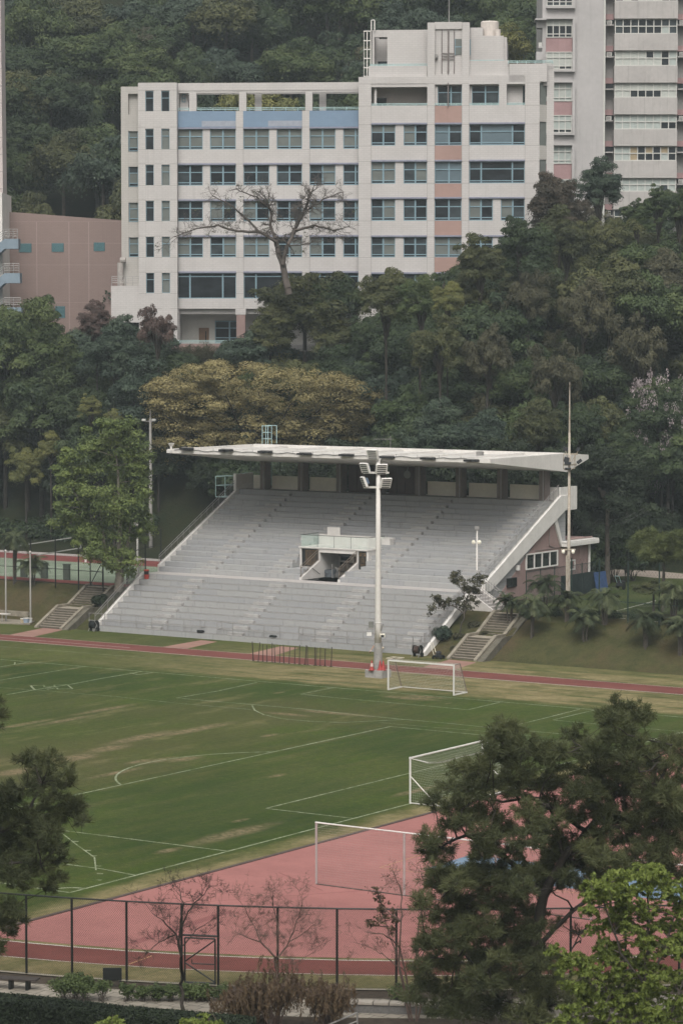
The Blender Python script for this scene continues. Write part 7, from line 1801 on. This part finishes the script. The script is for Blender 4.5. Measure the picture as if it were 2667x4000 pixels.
while len(PX) < 222:
    x, y = rx.uniform(1620, 2700), rx.uniform(2760, 3980)
    if inside(x, y, POLY) and all(math.hypot(x-a, y-b_) > q for a, b_, q in GAPS): PX.append((x, y, rx.uniform(34, 56)))
cluster_tree('needle_tree', 'large dark feathery needle tree in the right foreground, hiding the pink court', 98, b, PX, 0, .20, .021, 'pine', BARKD,
    [([(2105, 4060, 0), (2090, 3900, 0), (2085, 3700, 0), (2120, 3500, 0), (2200, 3350, 0), (2290, 3250, 0), (2395, 3120, .5), (2430, 2980, .5), (2440, 2850, .5)], .24, .05), ([(2120, 3500, 0), (2010, 3380, .5), (1900, 3290, .7), (1820, 3262, .7), (1750, 3290, .7), (1690, 3330, .8)], .11, .03), ([(2290, 3250, 0), (2180, 3170, -.6), (2080, 3120, -.6), (1960, 3130, -.6), (1860, 3120, -.5)], .09, .03), ([(2200, 3350, 0), (2150, 3150, .8), (2060, 3020, .8), (1970, 2930, .8)], .08, .02), ([(2395, 3120, .5), (2330, 3010, 0), (2270, 2920, 0)], .07, .02), ([(2290, 3250, 0), (2420, 3230, -.8), (2540, 3130, -.8), (2600, 3000, -.8), (2620, 2910, -.8)], .1, .03), ([(2085, 3700, 0), (1960, 3640, .5), (1840, 3560, .5), (1740, 3470, .5)], .09, .03), ([(2090, 3900, 0), (1950, 3820, -.5), (1800, 3760, -.5), (1700, 3700, -.5)], .08, .03), ([(2085, 3700, 0), (2240, 3560, -.5), (2400, 3420, -.5), (2560, 3350, -.5)], .1, .03), ([(2090, 3900, 0), (2180, 3800, .3), (2260, 3650, .4)], .06, .02)],
    needles=True, jit=1.5, sub=56, nz=36, twig=.035)
LX = [(102, 2972, 42), (153, 2970, 48), (196, 2978, 48), (262, 3030, 42), (160, 3045, 65), (90, 3087, 55), (25, 3113, 60), (213, 3110, 60), (281, 3062, 28), (306, 3147, 42), (255, 3181, 60), (170, 3200, 75), (75, 3200, 70), (323, 3212, 28), (0, 3260, 75), (128, 3266, 70), (64, 3300, 75), (160, 3300, 70), (223, 3308, 40), (242, 3358, 36), (128, 3391, 75), (38, 3410, 75), (210, 3436, 40), (185, 3475, 34), (90, 3460, 40), (38, 3557, 50), (70, 3592, 26), (25, 3640, 40), (0, 3600, 50), (-15, 3700, 40), (-80, 3150, 90), (-90, 3350, 100), (-70, 3550, 80), (-140, 3000, 90), (5, 2790, 30), (-22, 2830, 45), (-10, 2740, 22), (20, 3190, 50), (195, 3240, 45), (5, 3350, 60)]
b = at(-260, 4100, 95); b[2] = 0
cluster_tree('needle_tree', 'dark feathery needle tree reaching in from the left edge over the field', 95, b, LX, 0, .20, .021, 'pine', BARKD,
    [([(-260, 4100, 0), (-240, 3700, 0), (-180, 3400, 0), (-80, 3270, 0), (20, 3240, 0), (60, 3215, .3), (120, 3150, .3), (165, 3060, .3)], .2, .03), ([(-180, 3400, 0), (-40, 3380, -.5), (80, 3370, -.5), (160, 3380, -.5)], .08, .02), ([(20, 3240, 0), (140, 3200, .5), (250, 3170, .5)], .05, .02), ([(-240, 3700, 0), (-80, 3640, .3), (30, 3590, .3)], .07, .02), ([(-180, 3400, 0), (-120, 3100, 0), (-40, 2850, 0)], .08, .02)], needles=True, jit=1.2, sub=44, nz=40, twig=.03)
BX = [(2515, 3383, 32), (2573, 3395, 30), (2305, 3440, 30), (2356, 3459, 32), (2311, 3510, 34), (2388, 3504, 36), (2458, 3485, 40), (2522, 3459, 48), (2598, 3497, 42), (2650, 3504, 42), (2298, 3561, 30), (2381, 3606, 32), (2496, 3542, 58), (2573, 3555, 52), (2624, 3606, 58), (2528, 3625, 54), (2369, 3689, 36), (2432, 3721, 48), (2171, 3714, 24), (2241, 3733, 34), (2522, 3727, 60), (2605, 3714, 60), (2190, 3778, 28), (2273, 3785, 42), (2330, 3817, 42), (2464, 3823, 60), (2560, 3817, 60), (2637, 3817, 56), (2254, 3868, 42), (2337, 3880, 42), (2420, 3906, 54), (2509, 3906, 60), (2598, 3925, 60), (2216, 3944, 38), (2292, 3944, 48), (2381, 3957, 54), (2464, 3970, 56), (2560, 3983, 56), (2650, 3957, 56), (2660, 3650, 50), (2470, 3640, 34), (2410, 3790, 30), (2700, 3560, 60), (2710, 3700, 60), (2700, 3850, 60), (2200, 4010, 50), (2350, 4020, 60), (2500, 4030, 60), (2640, 4030, 60)]
POLB = [(2300, 3440), (2540, 3390), (2667, 3480), (2720, 4010), (2160, 4010), (2250, 3860), (2180, 3730), (2330, 3700), (2290, 3520)]
while len(BX) < 125:
    x, y = rx.uniform(2150, 2720), rx.uniform(3380, 4010)
    if inside(x, y, POLB): BX.append((x, y, rx.uniform(24, 42)))
b = at(2520, 4500, 84); b[2] = 0
cluster_tree('broadleaf_tree', 'bright yellow-green young tree in the bottom right corner', 84, b, BX, 2200, .16, .062, 'bright', BARK,
    [([(2520, 4500, 0), (2510, 4100, 0), (2520, 3850, 0), (2530, 3650, 0), (2530, 3450, 0)], .12, .02), ([(2510, 4100, 0), (2400, 3900, .3), (2300, 3790, .3), (2200, 3740, .3)], .05, .015), ([(2520, 3850, 0), (2420, 3720, -.3), (2370, 3560, -.3), (2330, 3460, -.3)], .045, .012), ([(2520, 3850, 0), (2600, 3700, .3), (2640, 3540, .3)], .05, .015), ([(2510, 4100, 0), (2620, 3950, -.3), (2680, 3800, -.3)], .05, .015)], jit=.75, droop=.55, twig=.02, up=.5)
# bare shrubs in front of the fence
bare_tree('bare_tree', 'small leafless tree growing at the fence gate', 108, (712, 3990), [([(716, 3990), (712, 3850), (708, 3740)], .09, .06, 0), ([(708, 3740), (690, 3650), (640, 3600), (590, 3560)], .045, .012, 1), ([(708, 3740), (706, 3620), (715, 3530), (700, 3470)], .05, .012, 1), ([(706, 3620), (750, 3540), (790, 3500), (820, 3460)], .035, .01, 1), ([(690, 3650), (620, 3680), (580, 3720)], .025, .008, 1), ([(708, 3700), (770, 3630), (820, 3600)], .025, .008, 1)], 3, BARKD, .75, .007, 21, 'leafless trees along the fence', zb=0, kids=(3, 5), step=2, jit=.7)
bare_tree('bare_tree', 'low rounded leafless tree in front of the middle fence bays', 108, (1085, 3880), [([(1085, 3880), (1080, 3790), (1075, 3740)], .07, .06, 0), ([(1075, 3740), (1020, 3680), (980, 3600), (960, 3550)], .04, .012, 1), ([(1080, 3720), (1085, 3620), (1070, 3540), (1060, 3500)], .04, .012, 1), ([(1085, 3740), (1130, 3680), (1160, 3600), (1180, 3530)], .04, .012, 1), ([(1020, 3680), (960, 3660), (920, 3640)], .025, .008, 1), ([(1130, 3680), (1190, 3640), (1230, 3610)], .025, .008, 1), ([(1085, 3780), (1150, 3760), (1230, 3720)], .02, .008, 1)], 3, TWIGM, .8, .007, 22, 'leafless trees along the fence', zb=0, leaves=('dry', 60, .1, 5, .06, .03), kids=(3, 5), step=2, jit=.7)
bare_tree('bare_tree', 'tall many-stemmed thin tree with a few dry leaves left of the needle tree', 104, (1610, 3990), [([(1610, 3990), (1585, 3800), (1560, 3700), (1500, 3650), (1430, 3640)], .05, .012, 1), ([(1600, 3990), (1560, 3780), (1565, 3600), (1570, 3480), (1530, 3400)], .05, .012, 1), ([(1625, 3990), (1620, 3780), (1640, 3600), (1655, 3460), (1640, 3380)], .05, .012, 1), ([(1630, 3990), (1645, 3750), (1660, 3560), (1690, 3450)], .04, .012, 1), ([(1585, 3800), (1510, 3740), (1450, 3700), (1380, 3680)], .025, .008, 1), ([(1565, 3600), (1490, 3540), (1470, 3470)], .03, .01, 1)], 3, TWIGM, .75, .007, 23, 'leafless trees along the fence', zb=0, leaves=('dry', 90, .12, 6, .07, .035), kids=(2, 4), step=3, jit=.6)
DRY = [(1480, 3510, 26), (1500, 3540, 30), (1515, 3570, 28), (1480, 3600, 34), (1450, 3615, 28), (1490, 3560, 24), (1465, 3480, 16), (1545, 3590, 16), (1525, 3640, 20)]
b = at(1600, 3985, 104); b[2] = 0
cluster_tree('leafy_bough', 'clump of brown-green leaves caught in the thin many-stemmed tree', 104, b, DRY, 90, .12, .07, 'dry', TWIGM, [([(1602, 3985, 0), (1560, 3760, .2), (1510, 3620, .2), (1490, 3530, .2)], .03, .01)], jit=.25, cat='bough')
# drooping dry shrub, leafy shrubs, clipped hedge
rg = np.random.default_rng(31)
def weeping(label, cx, cy, w, D, seed):
    rg = np.random.default_rng(seed); b = at(cx, 4060, D); b[2] = 0; r = empty('weeping_shrub', b, 0, label, 'shrub', 'dry weeping shrubs'); T = Twigs(); C = []; tops = []
    for k in range(26):
        e = at(cx+rg.normal()*w*.5, cy-abs(rg.normal())*30+40, D+rg.normal()*.7)-b; T.limb([(rg.normal()*.1, rg.normal()*.1, 0), e*np.array([.5, .5, .75]), e], .022, .008, .1, rg, 4); tops.append(e)
        for j in range(7):
            q = e+rg.normal(size=3)*np.array([.35, .35, .12]); L = rg.uniform(.3, .9); f = q+np.array([rg.normal()*.12, rg.normal()*.12, -L]); T.limb([e, q, f], .007, .003, .08, rg, 3)
            for m_ in range(5): C.append(q+(f-q)*(m_+.5)/5)
    V, t = leaf_cloud(rg, C, np.full((len(C), 3), 1.)*np.array([.07, .07, .14]), 9, .15, .035, droop=1.5); link('foliage', arr_mesh('foliage', V, quads(V), [LM['dry']], t), r); link('branches', T.mesh('branches', TWIGM, 4), r)
weeping('dry brown weeping shrub in the bottom middle, its larger left clump', 1075, 3830, 150, 101, 1)
weeping('dry brown weeping shrub hanging over the paved path, right clump', 1270, 3860, 80, 101, 2)
weeping('dry brown weeping shrub left beside the leafy shrubs at the bottom', 945, 3880, 60, 102, 3)
SHR = [(250, 3850, 46, 'rounded leafy shrub behind the clipped hedge, the fullest on the left'), (330, 3850, 44, 'leafy shrub between the full rounded one and the black panel'), (400, 3860, 36, 'leafy shrub right before the black panel'), (500, 3870, 34, 'thin-stemmed leafy shrub right of the black panel'), (560, 3880, 32, 'thin-stemmed leafy shrub left of the leafless tree'), (665, 3885, 38, 'leafy shrub at the foot of the leafless tree'), (725, 3895, 34, 'leafy shrub under the fence gate'), (800, 3900, 34, 'sparse leafy shrub right of the gate'), (870, 3900, 38, 'sparse leafy shrub beside the dry weeping shrubs'), (290, 3838, 44, 'leafy shrub filling the gap right of the fullest rounded shrub'), (610, 3880, 34, 'thin-stemmed leafy shrub just left of the leafless tree foot'), (765, 3898, 36, 'leafy shrub below the right half of the gate'), (1560, 3940, 40, 'leafy shrub at the foot of the thin many-stemmed tree'), (1600, 3960, 36, 'leafy shrub by the path, partly under the needle tree')]
for k, (px, py, q, lab) in enumerate(SHR):
    D = 106.2-.0*k; c = at(px, py, D); z = c[2]; b = np.array([c[0], c[1], 0.]); rg = np.random.default_rng(50+k); r = empty('leafy_shrub', b, 0, lab, 'shrub', 'leafy shrubs along the paved path'); s = q*D/F_PX*1.3; dense = 1 if q > 40 else .55
    n = 22; d = unit(rg.normal(size=(n, 3))); C = d*rg.uniform(.2, .8, n)[:, None]*np.array([s, s, s*.7])+np.array([0, 0, max(.35, z)]); V, t = leaf_cloud(rg, C, rg.uniform(.3, .5, n)*s, int(110*dense), .085, .055); link('foliage', arr_mesh('foliage', V, quads(V), [LM['shrub']], t), r)
    T = Twigs()
    for cc in C: T.limb([(rg.normal()*.12, rg.normal()*.12, 0), cc*np.array([.6, .6, .55]), cc], .012, .005, .1, rg, 3)
    link('stem', T.mesh('stem', BARK, 4), r)
# clipped hedge along the bottom edge
top = [G(x, y, 1.05) for x, y in ((-120, 3866), (0, 3879), (150, 3890), (300, 3908), (450, 3925), (600, 3938), (750, 3950), (925, 3965), (1000, 3975))]
rg = np.random.default_rng(77); pts = []; nrm = []
back = -FH
for a, b in zip(top[:-1], top[1:]):
    for k in range(3400):
        f = rg.random(); p = a+(b-a)*f
        if rg.random() < .45: q = p+back*rg.uniform(0, 1.4)+np.array([0, 0, rg.normal()*.02]); n_ = np.array([0, 0, 1.])
        elif rg.random() < .5: q = p+back*1.4+np.array([0, 0, -rg.random()*1.05])+back*rg.normal()*.03; n_ = back
        else: q = p+np.array([0, 0, -rg.random()*1.05]); n_ = -back
        pts.append(q); nrm.append(n_)
P = np.array(pts); N = unit(np.array(nrm)+rg.normal(size=P.shape)*.5); t_ = unit(np.cross(N, rg.normal(size=P.shape))); s_ = np.cross(N, t_); l = .05*(.7+.6*rg.random(len(P)))[:, None]; w = l*.6
V = np.stack([P-t_*l, P+s_*w, P+t_*l, P-s_*w], 1).reshape(-1, 3)
r = empty('clipped_hedge', top[3]*np.array([1, 1, 0]), 0, 'low dark clipped hedge running along the bottom left edge', 'hedge'); o0 = np.array(r.location)
link('foliage', arr_mesh('foliage', V-o0, quads(V), [LM['hedge']], np.repeat(rg.random(len(P)), 4)), r)
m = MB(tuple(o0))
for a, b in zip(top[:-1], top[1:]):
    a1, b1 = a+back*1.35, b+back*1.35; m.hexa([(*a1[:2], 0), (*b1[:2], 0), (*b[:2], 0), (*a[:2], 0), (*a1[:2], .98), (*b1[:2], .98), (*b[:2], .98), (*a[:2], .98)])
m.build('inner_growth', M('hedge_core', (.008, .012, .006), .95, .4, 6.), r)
for k, (px, py, q) in enumerate(((440, 3985, 34), (815, 3978, 40), (735, 3995, 24))):
    b = at(px, 4100, 88); b[2] = 0; cluster_tree('bright_shrub', ['bright yellow-green shoot at the bottom edge under the dark hedge', 'larger bright yellow-green shoot at the bottom edge, near the weeping shrub', 'small bright yellow-green shoot between the two larger ones at the bottom edge'][k], 88, b, [(px, py, q), (px-q*.8, py+18, q*.7), (px+q*.9, py+20, q*.7), (px, py+50, q*1.2)], 60, .14, .06, 'bright', TWIGM, [([(px, 4400, 0), (px+5, 4150, 0), (px, py, 0)], .03, .01)], jit=.3, cat='shrub', group='bright shoots at the bottom edge')
# ------------------------------------------------------------------ person behind the mast
def person():
    b = onY(1477, 2552, 53.1); b[2] = 0.; q = F_PX/dr(b[0], b[1])[0]
    r = empty('person', b, 0, 'person in white shorts mostly hidden behind the mast, one leg stretched out sideways', 'person')
    X, F, Zz = RH, FH, np.array([0, 0, 1.]); W = lambda x, f, z: X*x+F*f+Zz*z
    def skin(name, verts, edges, rad, mat, root=0):
        me = bpy.data.meshes.new(name); me.from_pydata([tuple(v) for v in verts], edges, []); me.materials.append(mat); o = link(name, me, r)
        s = o.modifiers.new('skin', 'SKIN'); lay = me.skin_vertices[0].data if me.skin_vertices else None
        for i, rr in enumerate(rad): me.skin_vertices[0].data[i].radius = (rr, rr)
        for i in range(len(verts)): me.skin_vertices[0].data[i].use_root = (i == root)
        o.modifiers.new('sub', 'SUBSURF').levels = 1; o.modifiers['sub'].render_levels = 2; return o
    SK = M('skin', (.42, .26, .19), .6, .08, 6.); SH = M('white_shorts', (.62, .60, .58), .8, .05, 6.); TS = M('dark_shirt', (.12, .03, .03), .8, .1, 6.); HR = M('hair_black', (.012, .010, .009), .6, .2, 9.); SHO = M('shoe_black', (.015, .015, .016), .5, .2, 6.); SO = M('sock_white', (.6, .6, .58), .8, .05, 6.)
    hip, kl, al, tl = W(-.10, 0, .92), W(-.36, 0, .58), W(-.60, 0, .22), W(-.70, -.12, .10); hr, kr, ar, tr = W(.09, 0, .92), W(.12, -.03, .49), W(.12, .03, .09), W(.14, -.17, .04)
    vs = [W(0, 0, .98), W(0, 0, 1.2), W(0, 0, 1.4), W(0, 0, 1.5), W(0, -.01, 1.6), W(0, -.01, 1.7), hip, kl, al, tl, hr, kr, ar, tr, W(-.17, 0, 1.42), W(-.19, -.08, 1.15), W(-.10, -.24, 1.02), W(-.06, -.30, 1.02), W(.17, 0, 1.42), W(.2, -.05, 1.15), W(.15, -.2, .98), W(.12, -.26, .97)]
    ed = [(0, 1), (1, 2), (2, 3), (3, 4), (4, 5), (0, 6), (6, 7), (7, 8), (8, 9), (0, 10), (10, 11), (11, 12), (12, 13), (2, 14), (14, 15), (15, 16), (16, 17), (2, 18), (18, 19), (19, 20), (20, 21)]
    skin('body', vs, ed, [.13, .12, .12, .055, .085, .075, .09, .058, .042, .035, .09, .058, .042, .035, .05, .04, .03, .025, .05, .04, .03, .025], SK)
    skin('shorts', [W(0, 0, .98), hip, hip*.45+kl*.55, hr, hr*.45+kr*.55], [(0, 1), (1, 2), (0, 3), (3, 4)], [.145, .11, .095, .11, .095], SH)
    skin('shirt', [W(0, 0, 1.0), W(0, 0, 1.2), W(0, 0, 1.42), W(-.17, 0, 1.42), W(-.185, -.04, 1.28), W(.17, 0, 1.42), W(.19, -.03, 1.28)], [(0, 1), (1, 2), (2, 3), (3, 4), (2, 5), (5, 6)], [.15, .14, .135, .07, .06, .07, .06], TS)
    skin('hair', [W(0, .01, 1.66), W(0, .02, 1.74)], [(0, 1)], [.09, .075], HR)
    skin('shoe', [al*.96+Zz*.0-Zz*.03, tl], [(0, 1)], [.05, .042], SHO); skin('shoe', [ar-Zz*.03, tr], [(0, 1)], [.05, .042], SHO); skin('sock', [kl*.3+al*.7, al], [(0, 1)], [.05, .045], SO)
person()
c = onY(1495, 2531, 53.1); tag(MB().lathe([(.005, -.10), (.06, -.085), (.095, -.03), (.095, .03), (.06, .085), (.005, .10)], tuple(c), 16).build('ball', M('ball_cream', (.50, .42, .34), .6, .08, 6.), loc=tuple(c), smooth=True), 'small pale ball just right of the mast sleeve at rail height', 'ball')
# ------------------------------------------------------------------ air, light, camera
hz = MB()
hz.box(-336, 176, -196, 336, -1.5, 104.)
vol = bpy.data.materials.new('haze_air'); vol.use_nodes = True; nt = vol.node_tree; nt.nodes.clear(); out = nt.nodes.new('ShaderNodeOutputMaterial'); pv = nt.nodes.new('ShaderNodeVolumePrincipled')
pv.inputs['Color'].default_value = (.80, .92, .97, 1); pv.inputs['Density'].default_value = HAZE_D; nt.links.new(pv.outputs[0], out.inputs['Volume'])
if HAZE_D > 0: tag(hz.build('haze', vol), kind='stuff')
w = bpy.data.worlds.new('World'); SC.world = w; w.use_nodes = True; nt = w.node_tree; nt.nodes.clear()
out = nt.nodes.new('ShaderNodeOutputWorld'); bg = nt.nodes.new('ShaderNodeBackground'); sky = nt.nodes.new('ShaderNodeTexSky'); hsv = nt.nodes.new('ShaderNodeHueSaturation'); mx = nt.nodes.new('ShaderNodeMix'); mx.data_type = 'RGBA'; mx.blend_type = 'MULTIPLY'
SUN_EL, SUN_AZ = math.radians(50), math.radians(SUN_AZ_DEG)
sky.sky_type = 'NISHITA'; sky.sun_disc = False; sky.sun_elevation = SUN_EL; sky.sun_rotation = SUN_AZ; sky.air_density = 1.2; sky.dust_density = 6.; sky.ozone_density = 1.
hsv.inputs['Saturation'].default_value = .16; mx.inputs[0].default_value = 1.; mx.inputs[7].default_value = (1.0, .985, .955, 1)
nt.links.new(sky.outputs[0], hsv.inputs['Color']); nt.links.new(hsv.outputs[0], mx.inputs[6]); tc = nt.nodes.new('ShaderNodeTexCoord'); sp = nt.nodes.new('ShaderNodeSeparateXYZ'); nt.links.new(tc.outputs['Generated'], sp.inputs[0])
mr = nt.nodes.new('ShaderNodeMapRange'); mr.inputs[1].default_value = 0.; mr.inputs[2].default_value = 1.; mr.inputs[3].default_value = .5; mr.inputs[4].default_value = 1.5; nt.links.new(sp.outputs[2], mr.inputs[0])
m2 = nt.nodes.new('ShaderNodeMix'); m2.data_type = 'RGBA'; m2.blend_type = 'MULTIPLY'; m2.inputs[0].default_value = 1.; nt.links.new(mx.outputs[2], m2.inputs[6]); nt.links.new(mr.outputs[0], m2.inputs[7]); nt.links.new(m2.outputs[2], bg.inputs[0]); bg.inputs[1].default_value = .12; nt.links.new(bg.outputs[0], out.inputs[0])
L = bpy.data.lights.new('sun', 'SUN'); L.energy = SUN_E; L.angle = math.radians(24); L.color = (1., .965, .92); so = bpy.data.objects.new('sun', L); COL.objects.link(so)
# sky rotation is clockwise from +Y
sd = Vector((math.sin(SUN_AZ)*math.cos(SUN_EL), math.cos(SUN_AZ)*math.cos(SUN_EL), math.sin(SUN_EL))); so.rotation_euler = sd.to_track_quat('Z', 'Y').to_euler(); so.location = (0, -40, 110)
cam = bpy.data.cameras.new('camera'); co = bpy.data.objects.new('camera', cam); COL.objects.link(co); SC.camera = co
cam.sensor_fit = 'VERTICAL'; cam.sensor_height = 36.; cam.lens = F_PX/4000*36.; cam.clip_start = 1.; cam.clip_end = 3000.
co.matrix_world = Matrix(((CR[0], CU[0], -CF[0], CP[0]), (CR[1], CU[1], -CF[1], CP[1]), (CR[2], CU[2], -CF[2], CP[2]), (0, 0, 0, 1)))
cam.dof.use_dof = True; cam.dof.focus_distance = 215.; cam.dof.aperture_fstop = 2.8
vs_ = SC.view_settings; vs_.view_transform = 'Standard'; vs_.look = 'None'; vs_.gamma = 1.; vs_.exposure = EXPO; vs_.use_curve_mapping = False
cy = SC.cycles; cy.max_bounces = 6; cy.diffuse_bounces = 3; cy.glossy_bounces = 2; cy.transparent_max_bounces = 8; cy.transmission_bounces = 2; cy.volume_bounces = 0
cy.use_denoising = True; cy.denoising_input_passes = "RGB_ALBEDO_NORMAL"; cy.denoising_prefilter = "ACCURATE"; cy.denoising_quality = "HIGH"; cy.denoiser = 'OPENIMAGEDENOISE'; cy.use_adaptive_sampling = False; cy.adaptive_threshold = .012; cy.caustics_reflective = False; cy.caustics_refractive = False; cy.sample_clamp_indirect = 4.
SC.render.filter_size = 1.5
